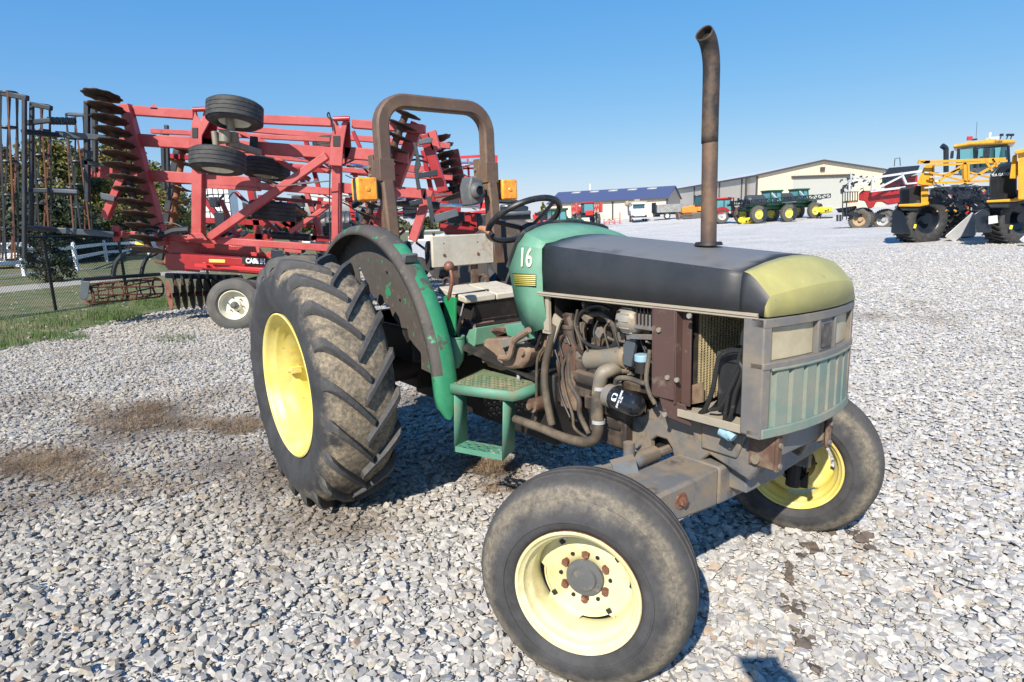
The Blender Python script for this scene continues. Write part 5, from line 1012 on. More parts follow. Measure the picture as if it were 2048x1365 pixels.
for a in ((46, 197, 46, 516, 7, 9.5), (61, 205, 60, 455, 7, 9.9), (171, 202, 172, 405, 9, 10.4), (186, 205, 187, 345, 9, 10.8), (331, 250, 336, 400, 7, 12.8), (323, 260, 327, 380, 7, 12.6)): beam(*a, name='reel_post', mt='slate')
for a in ((0, 186, 52, 196, 10, 9.5), (58, 208, 100, 216, 9, 9.9), (134, 228, 170, 230, 6, 11), (49, 246, 100, 240, 9, 9.6), (49, 262, 120, 270, 9, 9.6, 10.2), (110, 268, 222, 277, 11, 10.2, 10.5), (49, 381, 95, 381, 9, 9.6), (49, 458, 115, 462, 9, 9.6, 10.2), (112, 461, 228, 470, 11, 10.2, 10.5), (96, 381, 154, 384, 8, 9.8)): beam(*a, name='reel_arm', mt='slatel' if a[0] > 90 else 'slate')
for y0 in (242, 383):
    b = B(); p, q = aty(97, y0, 9.8), aty(150, y0+1, 10.0); N = 90; b.tube([p.lerp(q, k/N)+V((0, .05*cos(k*.95), .05*sin(k*.95))) for k in range(N+1)], .011, n=5); b.cyl(p, q, .02, 8); b.build('coil_spring', 'navy')
poly([(162, 318), (186, 322), (210, 330), (208, 334), (164, 330)], 10.4, .2, 'spring_mount', 'navy'); poly([(170, 300), (186, 302), (186, 320), (170, 318)], 10.3, .2, 'spring_mount', 'slate')
for z_ in ((172, 205, 172, 345), ): pass
# basket lowered on the left side of the machine
g = empty('rolling_basket', parent=dh); p0, p1 = aty(176, 590, 10.9), aty(316, 575, 12.0); ax_ = (p1-p0).normalized(); x_ = ax_.cross(V((0, 0, 1))).normalized(); y_ = ax_.cross(x_); R = .185
for k in range(8):
    b = B(); b.tube([p0.lerp(p1, f)+(x_*cos(2*pi*k/8+.7*f)+y_*sin(2*pi*k/8+.7*f))*R for f in (0, .25, .5, .75, 1)], .016, n=4); b.build('reel_bar', 'reel', g)
for f in (0, .2, .4, .6, .8, 1):
    b = B(); c_ = p0.lerp(p1, f); b.tube([c_+(x_*cos(2*pi*k/28)+y_*sin(2*pi*k/28))*R*.93 for k in range(28)], .02 if f in (0, 1) else .014, n=5, closed=True)
    if f in (0,): b.lathe([(-.01, R), (-.01, R*.72), (.01, R*.72), (.01, R)], c_, ax_, 28, closed=True)
    b.build('reel_ring', 'reel', g)
poly([(162, 562), (180, 563), (176, 596), (168, 601), (160, 597)], 10.75, .04, 'basket_end_arm', 'slatel'); beam(166, 560, 322, 549, 7, 10.9, 12.1, 'basket_beam', 'navy')
b = B(); b.tube([aty(x, y, 11.2) for x, y in ((226, 553), (229, 535), (236, 520), (250, 509), (275, 502), (300, 498))], .045, n=6, sm=3); b.build('spring_arm', 'slate'); b = B(); b.tube([aty(x, y, 11.8) for x, y in ((283, 548), (287, 530), (296, 515), (315, 505))], .04, n=6, sm=3); b.build('spring_arm', 'slate')
b = B(); b.tube([aty(x, y, 10.5) for x, y in ((275, 478), (280, 465), (300, 458), (320, 464))], .04, n=6, sm=3); b.tube([aty(x, y, 10.6) for x, y in ((318, 474), (345, 462), (378, 459))], .05, n=6, sm=3); b.build('curved_tine', 'slate')
rh = random.Random(77)
for k in range(26):
    x, y = rh.uniform(400, 860), rh.uniform(300, 440); pts_ = [aty(x, y, 11.9)]
    for j in range(4): x += rh.uniform(8, 34)*(1 if k % 2 else -1); y += rh.uniform(-14, 16); pts_.append(aty(x, y, 11.9+rh.uniform(-.2, .3)))
    b = B(); b.tube(pts_, rh.choice((.010, .013, .02)), n=5, sm=4); b.build('hydraulic_hose', 'wire' if k % 5 else 'hyd')
for pts in ([(662, 240), (655, 232), (658, 226), (664, 250), (666, 262)], [(660, 345), (659, 420), (661, 500)], [(300, 455), (330, 445), (360, 452), (380, 470)], [(520, 360), (560, 372), (620, 366), (660, 362)]): b = B(); b.tube([aty(x, y, YF-.3) for x, y in pts], .012, n=5, sm=4); b.build('hydraulic_hose', 'wire')
for a in ((518, 356, 560, 372), (700, 330, 740, 336), (880, 410, 960, 414), (740, 404, 812, 398)): b = B(); b.cyl(aty(a[0], a[1], 11.8), aty(a[2], a[3], 11.8), .035, 10); b.build('cylinder_rod', 'hyd')
for a in ((455, 460, 405, 500), (790, 405, 880, 412), (545, 470, 620, 476)): b = B(); b.cyl(aty(a[0], a[1], 12), aty(a[2], a[3], 12), .07, 12); b.build('hydraulic_cylinder', 'blackp')

# ------------------------------------------------------------------ second folded machine and stored equipment seen through the harrow
s2 = grp('field_cultivator', gnd(560, 548), 'red and black folded implement standing behind the disc harrow frame', 'cultivator'); B = P_(s2)
def put(b, name, mt, **k): return b.build(name, mt, s2, **k)
for a in ((404, 395, 470, 480, 9), (400, 440, 640, 452, 10), (420, 470, 660, 478, 10), (500, 380, 520, 490, 12), (580, 400, 590, 490, 9), (640, 395, 628, 480, 9), (560, 440, 610, 480, 8), (690, 402, 850, 402, 7), (730, 430, 830, 424, 7), (700, 400, 712, 470, 8), (880, 430, 990, 438, 18), (880, 455, 985, 468, 14)): b = B(); hz_bar(b, a[0], a[1], a[2], a[3], a[4], 15.5); put(b, 'frame_tube', 'reds' if a[4] > 8 else 'redb')
r_ = random.Random(3)
for k in range(88):
    x, y = r_.uniform(405, 930), r_.uniform(400, 492); b = B(); Y = r_.uniform(14, 17); mt_ = r_.choice(['navy', 'navy', 'slate', 'blackp', 'reds', 'disc', 'wire'])
    kind = r_.random()
    if kind < .35: b.cyl(aty(x, y, Y), aty(x+r_.uniform(-26, 26), y+r_.uniform(-22, 22), Y+.2), r_.uniform(.03, .08), 8)
    elif kind < .75: hz_bar(b, x, y, x+r_.uniform(-34, 34), y+r_.uniform(-30, 30), r_.uniform(4, 10), Y)
    else: b.box(aty(x, y, Y), (r_.uniform(.15, .4), .2, r_.uniform(.12, .35)))
    put(b, 'row_unit_part', mt_, bevel=.01)
for x in range(420, 900, 44): b = B(); c = aty(x, 512, 15); b.lathe([(-.05, .28), (-.06, .34), (0, .36), (.06, .34), (.05, .28), (.02, .06), (-.02, .06)], c, (.9, .3, 0), 20, closed=True); put(b, 'gauge_wheel', 'tyre')
for k in range(5): b = B(); b.tube([aty(r_.uniform(560, 880), r_.uniform(375, 420), 15)+V((i*.5, 0, .1*sin(i*2+k))) for i in range(5)], .012, n=4, sm=3); put(b, 'hydraulic_hose', 'wire')
t1 = tag(B.__mro__[1]().build('x', 'white'), 'x', 'x') if 0 else None
def simple(name, label, cat, loc, rz=0, **k): return thing(name, label, cat, loc, rz, **k)
# caged white liquid tote
p = gnd(456, 520); T_ = simple('liquid_tote', 'white caged liquid tote seen through the red harrow frame', 'liquid tote', p); k = p.y; W_ = pxdist(44, k); h0 = aty(456, 440, k).z; h1 = aty(456, 372, k).z
b = MB(); b.box((0, 0, (h0+h1)/2), (W_*1.15, 1.1, h1-h0)); b.build('tank', 'whiteb', T_, bevel=.05)
b = MB()
for i in range(5): z = h0+(h1-h0)*i/4; b.box((0, -.57, z), (W_*1.18, .03, .03))
for i in range(6): x = -W_*.58+W_*1.16*i/5; b.box((x, -.57, (h0+h1)/2), (.03, .03, h1-h0))
b.build('cage', 'slate', T_); b = MB(); b.box((0, 0, h0-.1), (W_*1.2, 1.2, .16)); b.bb((-W_*.5, -.4, 0), (-W_*.42, .4, h0)); b.bb((W_*.42, -.4, 0), (W_*.5, .4, h0)); b.build('stand', 'blackp', T_)
# charcoal tank lying
p = gnd(680, 500); p.y = 17.5; p = V(((680-1024)/FPX*17.5*1.02, 17.5, 0)); T_ = simple('liquid_tank', 'charcoal ribbed cylindrical tank with a white band behind the tractor fender', 'tank', p); c = aty(682, 448, 17.5); R = pxdist(24, 17.5); L_ = pxdist(66, 17.5)/2
b = MB(); o_ = c-p; prof = [(-L_-.06, .001), (-L_-.04, R*.6), (-L_, R*.95)]
for k in range(7): f = -L_+2*L_*(k+.1)/7; prof += [(f, R), (f+2*L_/7*.75, R), (f+2*L_/7*.8, R*.95)]
prof += [(L_, R*.95), (L_+.05, R*.6), (L_+.06, .001)]; b.lathe(prof, o_, (1, 0, 0), 32); b.build('tank', 'charcoal', T_)
b = MB(); b.lathe([(L_*.85, R*1.01), (L_*.97, R*1.01)], o_, (1, 0, 0), 32); b.build('white_band', 'whiteb', T_); b = MB(); b.box((-L_*.6, 0, (o_.z-R)/2), (.1, .6, o_.z-R+.1)); b.box((L_*.6, 0, (o_.z-R)/2), (.1, .6, o_.z-R+.1)); b.build('cradle', 'blackp', T_)
p = V((aty(690, 408, 21).x, 21, 0)); T_ = simple('liquid_tank', 'pale grey horizontal tank of a sprayer behind the red uprights', 'tank', p); c = aty(690, 408, 21)-p; b = MB(); b.lathe([(-1.3, .001), (-1.25, .35), (-1.0, .55), (1.0, .55), (1.25, .35), (1.3, .001)], c, (1, 0, 0), 32); b.build('tank', 'greyt', T_); b = MB(); b.box((-.8, 0, c.z/2-.25), (.12, .8, c.z-.4)); b.box((.8, 0, c.z/2-.25), (.12, .8, c.z-.4)); b.build('cradle', 'reds', T_)
# white trailer panels behind (light gaps low in the frame)
for x, y, w, h, Y, n_ in ((648, 481, 60, 9, 24, 'low white flat trailer behind the red frame corner'), (860, 476, 70, 10, 19, 'low white flatbed trailer behind the seat board')):
    c = aty(x, y, Y); T_ = simple('flat_trailer', n_, 'trailer', (c.x, Y, 0)); b = MB(); b.box((0, 0, c.z), (pxdist(w, Y), 1.6, pxdist(h, Y))); b.build('deck', 'whiteb', T_, bevel=.01); b = MB(); ww = pxdist(w, Y)*.3
    for s_ in (-1, 1): b.cyl((s_*ww, -.8, .33), (s_*ww, -.55, .33), .33, 20)
    b.build('tyres', 'tyre', T_)
# red sprayer frame right of the roll bar
sp_ = grp('boom_sprayer', gnd(960, 500), 'red folded boom sprayer seen through and right of the roll bar', 'sprayer'); B = P_(sp_)
for a in ((900, 316, 990, 311, 5), (992, 311, 989, 364, 7), (985, 314, 960, 420, 4), (905, 338, 960, 336, 4), (905, 345, 965, 362, 4), (900, 368, 968, 350, 5), (900, 352, 975, 372, 4), (868, 385, 960, 372, 8), (905, 322, 912, 400, 5), (935, 318, 940, 380, 4), (870, 400, 975, 395, 10), (880, 408, 985, 412, 12), (985, 385, 1000, 400, 5), (1025, 390, 1032, 410, 3), (1030, 402, 1045, 403, 2)):
    b = B(); hz_bar(b, a[0], a[1], a[2], a[3], a[4], 18); b.build('boom_tube', 'redb', sp_)
for px, mt_, Y in (([(925, 425), (972, 420), (972, 436), (928, 444)], 'redb', 17), ([(880, 438), (975, 436), (975, 470), (890, 470)], 'reds', 18), ([(915, 366), (945, 366), (940, 382), (918, 380)], 'yel', 19), ([(865, 380), (925, 378), (920, 440), (870, 445)], 'reds', 17.5)): b = B(); b.prism([aty(x, y, Y) for x, y in px], away([aty(x, y, Y) for x, y in px], .5)); b.build('body_panel', mt_, sp_, bevel=.03)
for a in ((905, 328, 950, 327), (880, 408, 925, 412), (905, 338, 940, 330)): b = B(); b.cyl(aty(a[0], a[1], 17.8), aty(a[2], a[3], 17.8), .05, 10); b.build('cylinder_rod', 'hyd', sp_)
for x in (880, 930): b = B(); b.lathe([(-.12, .3), (-.14, .5), (0, .56), (.14, .5), (.12, .3), (.05, .08), (-.05, .08)], V((aty(x, 500, 18).x, 18.3, .56)), (1, .3, 0), 28, closed=True); b.build('wheel', 'tyre', sp_)
# grey hopper boxes behind the steering wheel
pl_ = grp('grain_drill', gnd(1000, 515), 'dark grey hoppers of a parked seeder behind the steering wheel', 'seeder'); B = P_(pl_)
for px, mt_, Y, d in (([(952, 428), (1000, 425), (1000, 478), (956, 480)], 'slate', 12.5, .8), ([(1000, 428), (1061, 426), (1064, 470), (1000, 475)], 'slate', 12, .9), ([(998, 424), (1062, 421), (1062, 430), (998, 433)], 'slatel', 11.9, 1.1), ([(1000, 410), (1038, 408), (1058, 414), (1055, 424), (1000, 424)], 'navy', 12.4, .5), ([(985, 398), (1018, 395), (1045, 404), (1018, 408), (988, 406)], 'slate', 12.6, .4), ([(960, 470), (1060, 466), (1060, 490), (960, 495)], 'navy', 12.6, .6)): b = B(); b.prism([aty(x, y, Y) for x, y in px], away([aty(x, y, Y) for x, y in px], d)); b.build('hopper', mt_, pl_, bevel=.03)
b = B(); b.tube([aty(x, y, 11.6) for x, y in ((1040, 470), (1044, 456), (1056, 447), (1072, 447))], .07, n=12, sm=4); b.build('seed_pipe', 'alud', pl_); 
for x in (975, 1040): b = B(); b.lathe([(-.12, .22), (-.14, .36), (0, .4), (.14, .36), (.12, .22), (.05, .08), (-.05, .08)], V((aty(x, 500, 12.8).x, 12.8, .4)), (1, .1, 0), 28, closed=True); b.build('wheel', 'tyre', pl_)
# ================================================================== BUILDINGS
def siding(name, c, c2, axis_=0, sc=1.0):
    m = mat(name, c, .6, var=.04); t = m.node_tree; b = t.nodes['Principled BSDF']; L = t.links.new; tc = nd(t, 'TexCoord'); w = nd(t, 'TexWave', wave_type='BANDS', bands_direction='XY'[axis_] if 0 else ('X' if axis_ == 0 else 'Y')); w.inputs['Scale'].default_value = sc
    L(tc.outputs['Object'], w.inputs[0]); bp = nd(t, 'Bump'); bp.inputs['Strength'].default_value = .8; bp.inputs['Distance'].default_value = .04; L(w.outputs[0], bp.inputs['Height']); L(bp.outputs[0], b.inputs['Normal']); return m
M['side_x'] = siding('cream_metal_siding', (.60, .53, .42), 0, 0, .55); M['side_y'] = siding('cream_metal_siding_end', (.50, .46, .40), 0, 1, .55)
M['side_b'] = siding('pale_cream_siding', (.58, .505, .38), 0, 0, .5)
M['roofblue'] = mat('blue_metal_roof', (.07, .085, .17), .45, var=.05); M['trimb'] = mat('bronze_trim', (.06, .055, .05), .5); M['doorg'] = mat('grey_sliding_door', (.40, .41, .375), .6, var=.04); M['skyl'] = mat('skylight_panel', (.40, .42, .40), .5); M['roofl'] = mat('pale_metal_roof', (.55, .56, .57), .4)
# small shed with blue roof. wall facing us from A to B
YA, YB = 132., 121.; A_ = aty(1099, 452, YA); B_ = aty(1334, 444, YB); zg = gz(B_.x, YB)
shed = thing('storage_shed', 'long cream metal shed with blue roof and skylight panels across the far yard', 'shed', (A_.x, A_.y, gz(A_.x, A_.y)-.3), atan2(B_.y-A_.y, B_.x-A_.x))
Ls = hypot(B_.x-A_.x, B_.y-A_.y); he = aty(1334, 396, YB).z-shed.location.z; D_ = 12.; hr = he+2.25
b = MB(); b.add([(0, 0, -.5), (Ls, 0, -.5), (Ls, 0, he), (0, 0, he), (0, D_, -.5), (Ls, D_, -.5), (Ls, D_, he), (0, D_, he)], [(0, 1, 2, 3), (5, 4, 7, 6)]); b.build('wall', 'side_x', shed, sharp=0)
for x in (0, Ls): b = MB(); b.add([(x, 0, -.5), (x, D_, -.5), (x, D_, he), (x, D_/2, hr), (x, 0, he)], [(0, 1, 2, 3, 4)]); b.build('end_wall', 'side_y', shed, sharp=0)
b = MB(); b.prism([(-.3, -.4, he-.1), (-.3, D_/2, hr+.05), (-.3, D_+.4, he-.1), (-.3, D_+.4, he), (-.3, D_/2, hr+.2), (-.3, -.4, he)], (Ls+.6, 0, 0)); b.build('roof', 'roofblue', shed, sharp=10)
b = MB(); b.box((Ls/2, -.45, he-.1), (Ls+.7, .12, .3)); b.box((Ls, -.05, he/2), (.35, .3, he)); b.box((Ls*.56, -.06, he/2), (.3, .12, he)); b.build('trim', 'trimb', shed)
for k in range(5):
    x = Ls*(.13+.165*k); b = MB(); y0, y1 = D_/2-.25, D_/2-1.3; zf = lambda y: he+(hr+.2-he)*(y+.4)/(D_/2+.4)+.03; b.add([(x, y1, zf(y1)), (x+1.9, y1, zf(y1)), (x+1.9, y0, zf(y0)), (x, y0, zf(y0))], [(0, 1, 2, 3)]); b.build('skylight', 'skyl', shed, solid=.04)
# mast behind
p = aty(1180, 400, 170); mast = thing('radio_mast', 'thin white lattice mast rising behind the blue roofed shed', 'mast', (p.x, p.y, 0)); zt = aty(1178, 368, 170).z
b = MB()
for a in range(3): c_, s_ = .25*cos(2.1*a), .25*sin(2.1*a); b.cyl((c_, s_, 0), (c_*.4, s_*.4, zt), .06, 4)
for i in range(24): z = zt*i/24; b.bar((.25, 0, z), (-.12, .2, z+zt/24), .04); b.bar((-.12, .2, z), (-.12, -.2, z+zt/24), .04)
b.build('lattice', 'whiteb', mast)
# big shed: gable end faces us, side wall runs back to the left
YG = 104.; g0 = aty(1514, 354, YG); gp = aty(1645, 323.4, YG); g1 = aty(1776, 341, YG); zb = gz(gp.x, YG)-.2
big = thing('farm_warehouse', 'large pale metal warehouse with grey sliding door and low gable roof', 'warehouse', (g0.x, YG, zb)); Wd = g1.x-g0.x; E0 = g0.z-zb; E1 = g1.z-zb; EP = gp.z-zb; XP = gp.x-g0.x; LB = 48.
E0 = E1 = (E0+E1)/2
dx0 = aty(1584, 400, YG).x-g0.x; dx1 = dx0+9.6; dz = aty(1584, 357, YG).z-zb
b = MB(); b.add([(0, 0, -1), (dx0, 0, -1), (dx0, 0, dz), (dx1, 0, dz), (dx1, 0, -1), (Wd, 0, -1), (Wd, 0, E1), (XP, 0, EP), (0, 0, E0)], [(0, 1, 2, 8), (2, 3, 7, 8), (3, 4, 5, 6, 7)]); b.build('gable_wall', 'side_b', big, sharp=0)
sh_ = -2.2 
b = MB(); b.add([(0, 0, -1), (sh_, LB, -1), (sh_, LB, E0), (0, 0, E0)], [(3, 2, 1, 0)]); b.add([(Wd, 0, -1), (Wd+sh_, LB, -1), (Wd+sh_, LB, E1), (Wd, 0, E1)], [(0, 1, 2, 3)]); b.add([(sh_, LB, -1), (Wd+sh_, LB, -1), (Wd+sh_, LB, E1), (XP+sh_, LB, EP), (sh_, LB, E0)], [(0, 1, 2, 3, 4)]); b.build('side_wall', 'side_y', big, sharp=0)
b = MB(); o = V((sh_, LB, 0)); b.prism([(-.35, -.4, E0-.1), (XP, -.4, EP), (Wd+.35, -.4, E1-.1), (Wd+.35, -.4, E1+.12), (XP, -.4, EP+.24), (-.35, -.4, E0+.12)], (sh_, LB+.8, 0)); b.build('roof', 'roofl', big, sharp=10)
b = MB(); b.bar((-.4, -.46, E0+.03), (XP, -.46, EP+.13), .1, .3); b.bar((Wd+.4, -.46, E1+.03), (XP, -.46, EP+.13), .1, .3); b.bar((-.42, -.3, E0), (sh_-.42, LB, E0), .12, .28); b.box((.0, -.06, E0/2-.4), (.3, .1, E0+.7)); b.box((-.6, 3, E0/2), (.3, .3, E0))
for f in (.12, .33, .62, .97): b.box((sh_*f-.08, LB*f, E0/2), (.15, .25, E0))
b.build('trim', 'trimb', big)
b = MB(); b.bb((dx0-.1, .05, -1), (dx1+.1, .15, dz+.05)); b.build('sliding_door', 'doorg', big); b = MB(); b.bb((dx0-.3, -.25, dz), (dx1+.3, -.02, dz+.35)); b.bb((dx0, -.05, -.3), (dx1, .02, -.02)); b.build('door_track', 'trimb', big)
b = MB(); b.bb((XP-.35, -.3, EP-1.5), (XP+.35, -.05, EP-.9)); b.build('gable_light', 'trimb', big)

# ================================================================== FAR VEHICLES
def lug_tyre(b, c, R, w, ax=(0, 1, 0), n=30):
    b.lathe([(-w*.45, R*.55), (-w/2, R*.65), (-w/2, R*.82), (-w*.42, R*.93), (w*.42, R*.93), (w/2, R*.82), (w/2, R*.65), (w*.45, R*.55)], c, ax, n)
    ax = V(ax).normalized(); x = ax.orthogonal().normalized(); y = ax.cross(x)
    for k in range(n):
        for s_ in (-1, 1):
            a0 = 2*pi*(k+(.5 if s_ > 0 else 0))/n; a1 = a0-.2; p = V(c)+ax*.0+(x*cos(a0)+y*sin(a0))*R*.955; q = V(c)+ax*s_*w*.46+(x*cos(a1)+y*sin(a1))*R*.945; b.bar(p, q, R*.055, R*.07, up=(x*cos(a0)+y*sin(a0)))
def wheel(par, c, R, w, rim='jdy', ax=(0, 1, 0), name='wheel', lug=True, dish=.3, tm='tyreg'):
    e = empty(name, c, parent=par); b = MB()
    if lug: lug_tyre(b, (0, 0, 0), R, w, ax)
    else: b.lathe([(-w*.45, R*.55), (-w/2, R*.7), (-w*.42, R*.97), (w*.42, R*.97), (w/2, R*.7), (w*.45, R*.55)], (0, 0, 0), ax, 32)
    b.build('tyre', tm, e); b = MB()
    for s_ in (-1, 1): b.lathe([(s_*w*.46, R*.57), (s_*w*.42, R*.52), (s_*w*dish*.5, R*.46), (s_*w*dish*.3, R*.2), (s_*w*.35, R*.17), (s_*w*.35, .001)], (0, 0, 0), ax, 28)
    b.build('rim', rim, e); return e
def cab(par, x0, x1, w, z0, z1, roof, glass='glassb', frame_='blackp', rake=.12):
    e = empty('cab', (0, 0, 0), parent=par); h = w/2; b = MB(); b.prism([(x0, -h+.04, z0), (x1, -h+.04, z0), (x1-rake, -h+.1, z1), (x0+rake*.4, -h+.1, z1)], (0, w-.08, 0)); b.build('cab_glass', glass, e, bevel=.02)
    b = MB()
    for x, xt in ((x0, x0+rake*.4), (x1, x1-rake), ((x0+x1)/2, (x0+x1)/2)):
        for s_ in (-1, 1): b.bar((x, s_*h, z0), (xt, s_*(h-.05), z1), .09)
    for z in (z0, z1):
        for s_ in (-1, 1): b.bar((x0, s_*h, z), (x1, s_*h, z), .08)
        for x in (x0, x1): b.bar((x, -h, z), (x, h, z), .08)
    b.build('cab_pillar', frame_, e); b = MB(); b.bb((x0-.12, -h-.1, z1), (x1+.1, h+.1, z1+.18)); b.build('cab_roof', roof, e, bevel=.06); return e
def lattice(par, p, q, h, n, t_, mt, up=(0, 0, 1), name='boom'):
    b = MB(); p, q = V(p), V(q); u = V(up)*h; b.bar(p, q, t_); b.bar(p+u, q+u, t_)
    for i in range(n): a = p.lerp(q, i/n); c = p.lerp(q, (i+1)/n); b.bar(a, a+u, t_*.8); b.bar(a, c+u, t_*.7) if i % 2 else b.bar(a+u, c, t_*.7)
    b.bar(q, q+u, t_*.8); return b.build(name, mt, par)
def G(x, y): return gnd(x, y)
def face(p): return atan2(-p.x, p.y)     # rz so that local -y looks at the camera
# red sprayer seen from the front (local +x = forward = towards us)
def at_(x, y, Y): q = aty(x, y, Y); return V((q.x, Y, gz(q.x, Y)))
p = at_(1172, 456, 100); rs = thing('red_sprayer', 'tall red self-propelled sprayer facing the camera before the cream shed', 'sprayer', p, -pi/2+.12)
s_c = pxdist(46, 100)/3.75*1.0
for x in (1.6, -2.0):
    for s_ in (-1, 1): wheel(rs, (x, s_*1.55, .95), .95, .42, 'silver', name='wheel')
b = MB(); b.bb((-2.6, -.9, 1.3), (2.0, .9, 1.75)); 
for s_ in (-1, 1): b.bb((1.35, s_*1.25-.12, .9), (1.85, s_*1.25+.12, 2.0)); b.bb((-2.2, s_*1.25-.12, .9), (-1.7, s_*1.25+.12, 2.0))
b.bb((1.5, -1.3, 1.5), (1.7, 1.3, 1.8)); b.build('chassis', 'navy', rs); cab(rs, .2, 1.9, 1.6, 2.0, 3.5, 'redb')
b = MB(); b.bb((1.9, -.6, 1.6), (2.5, .6, 2.35)); b.bb((-2.8, -1.0, 1.8), (0, 1.0, 3.1)); b.build('body', 'redb', rs, bevel=.1)
for s_ in (-1, 1):
    lattice(rs, (-2.5, s_*1.75, 1.9), (2.2, s_*1.8, 2.1), 1.5, 6, .11, 'redb'); b = MB(); b.bb((1.6, s_*1.9-.2, 2.0), (2.2, s_*1.9+.25, 3.5)); b.build('boom_end', 'red', rs, bevel=.1)
b = MB(); b.bar((1.9, .95, .5), (1.9, 1.05, 2.0), .05); b.bar((1.9, 1.3, .5), (1.9, 1.25, 2.0), .05)
for k in range(6): b.bb((1.86, .95, .5+.25*k), (1.94, 1.32, .54+.25*k))
b.build('ladder', 'navy', rs)
# white truck facing us
p = at_(1275, 451, 98); wt = thing('white_truck', 'white spreader truck facing the camera in front of the shed', 'truck', p, -pi/2-.12)
for x, s_ in ((2.6, -1), (2.6, 1), (-1.6, -1), (-1.6, 1)): wheel(wt, (x, s_*1.0, .5), .5, .3, 'whiteb', lug=False, tm='tyre')
b = MB(); b.bb((2.0, -.95, .9), (3.6, .95, 1.55)); b.prism([(3.6, -.8, .7), (3.6, -.8, 1.6), (2.2, -.85, 1.95), (2.0, -.85, .8)], (0, 1.6, 0)); b.bb((.7, -1.1, .8), (2.2, 1.1, 2.0)); b.build('body', 'whiteb', wt, bevel=.1)
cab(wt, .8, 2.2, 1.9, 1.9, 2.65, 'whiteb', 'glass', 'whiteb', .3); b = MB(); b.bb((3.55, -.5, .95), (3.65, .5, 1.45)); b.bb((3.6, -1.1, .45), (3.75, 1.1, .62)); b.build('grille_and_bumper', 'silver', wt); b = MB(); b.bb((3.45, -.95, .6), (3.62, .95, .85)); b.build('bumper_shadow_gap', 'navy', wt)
b = MB()
for s_ in (-1, 1): b.bb((2.1, s_*1.25-.12, 1.7), (2.2, s_*1.25+.12, 2.2))
b.build('mirror', 'whiteb', wt); b = MB(); b.prism([(-4.5, -1.2, 1.0), (.6, -1.2, 1.2), (.6, -1.3, 2.9), (-4.5, -1.3, 2.9)], (0, 2.4, 0)); b.build('spreader_box', 'rawgrey', wt, bevel=.03); b = MB(); b.bb((-4.5, -1.35, 2.8), (.7, 1.35, 3.1)); b.bb((-3, -.5, 3.1), (.4, .3, 3.4)); b.ball((-.5, -1.5, 2.8), .45, 14); b.build('top_rail', 'seal', wt)
# thin rack
p = at_(1224, 454, 96); rk = thing('pipe_rack', 'small rusty pipe rack on the ground before the shed', 'rack', p); b = MB()
for x in (-1.2, -.4, .4, 1.2):
    for y in (-.4, .4): b.bar((x, y, 0), (x, y, .9 if x < 1 else 1.8), .07)
for y in (-.4, .4): b.bar((-1.2, y, .85), (1.2, y, .85), .06); b.bar((-1.2, y, .3), (1.2, y, .3), .06); b.bar((-1.2, y, .1), (-.4, y, .85), .05); b.bar((.4, y, .1), (-.4, y, .85), .05)
b.build('rack_frame', M['blade'] if 0 else 'red', rk)
# grey stake truck bed
p = at_(1342, 451, 96); gt = thing('dump_trailer', 'weathered grey dump body on black wheels between shed and dozer', 'dump truck', p, .0)
b = MB(); b.bb((-2.4, -1.2, 1.0), (2.6, 1.2, 2.2)); b.build('bed', 'rawgrey', gt, bevel=.03); b = MB(); b.bb((-2.6, -1.0, .7), (2.8, 1.0, 1.0)); b.bb((-2.6, -.6, .4), (-1.8, .6, .7)); b.build('chassis', 'navy', gt)
b = MB()
for k in range(7): b.bb((-2.7, -1.25+k*.4, 1.0), (-2.6, -1.17+k*.4, 2.5))
b.bb((-2.7, -1.25, 2.4), (-2.6, 1.2, 2.5)); b.bb((-3.1, -1.2, .9), (-3.0, -1.1, 2.5)); b.build('tailgate', 'navy', gt)
for x in (-.9, .9, 2.0): wheel(gt, (x, -1.1, .5), .5, .3, 'whiteb' if x < 0 else 'rawgrey', lug=False, tm='tyre')
# orange dozer
p = at_(1389, 449, 92); dz_ = thing('orange_dozer', 'orange crawler dozer with dark cab half hidden by the exhaust pipe', 'dozer', p, pi-.15)
b = MB(); b.prism([(-1.4, -.6, .8), (1.9, -.6, .8), (1.9, -.6, 1.6), (.5, -.6, 1.85), (-1.4, -.6, 1.9)], (0, 1.2, 0)); b.bb((-1.5, -1.0, 1.0), (-.2, 1.0, 1.6)); b.build('body', 'orange', dz_, bevel=.08); cab(dz_, -1.3, .1, 1.5, 1.8, 3.1, 'navy', 'glass')
for s_ in (-1, 1):
    b = MB(); P = [(1.6+.35*cos(a), s_*1.0-.2, .4+.35*sin(a)) for a in [pi/2-pi*k/8 for k in range(9)]]+[(-1.5+.35*cos(a), s_*1.0-.2, .4+.35*sin(a)) for a in [-pi/2-pi*k/8 for k in range(9)]]; b.prism(P, (0, .42, 0)); b.build('crawler_track', 'tyreg', dz_)
b = MB(); b.prism([(2.3, -1.5, .1), (2.45, -1.5, .1), (2.6, -1.5, .95), (2.4, -1.5, .95)], (0, 3, 0)); b.bar((.5, -1.3, .5), (2.4, -1.2, .5), .15); b.bar((.5, 1.3, .5), (2.4, 1.2, .5), .15); b.build('blade', 'rusty', dz_)
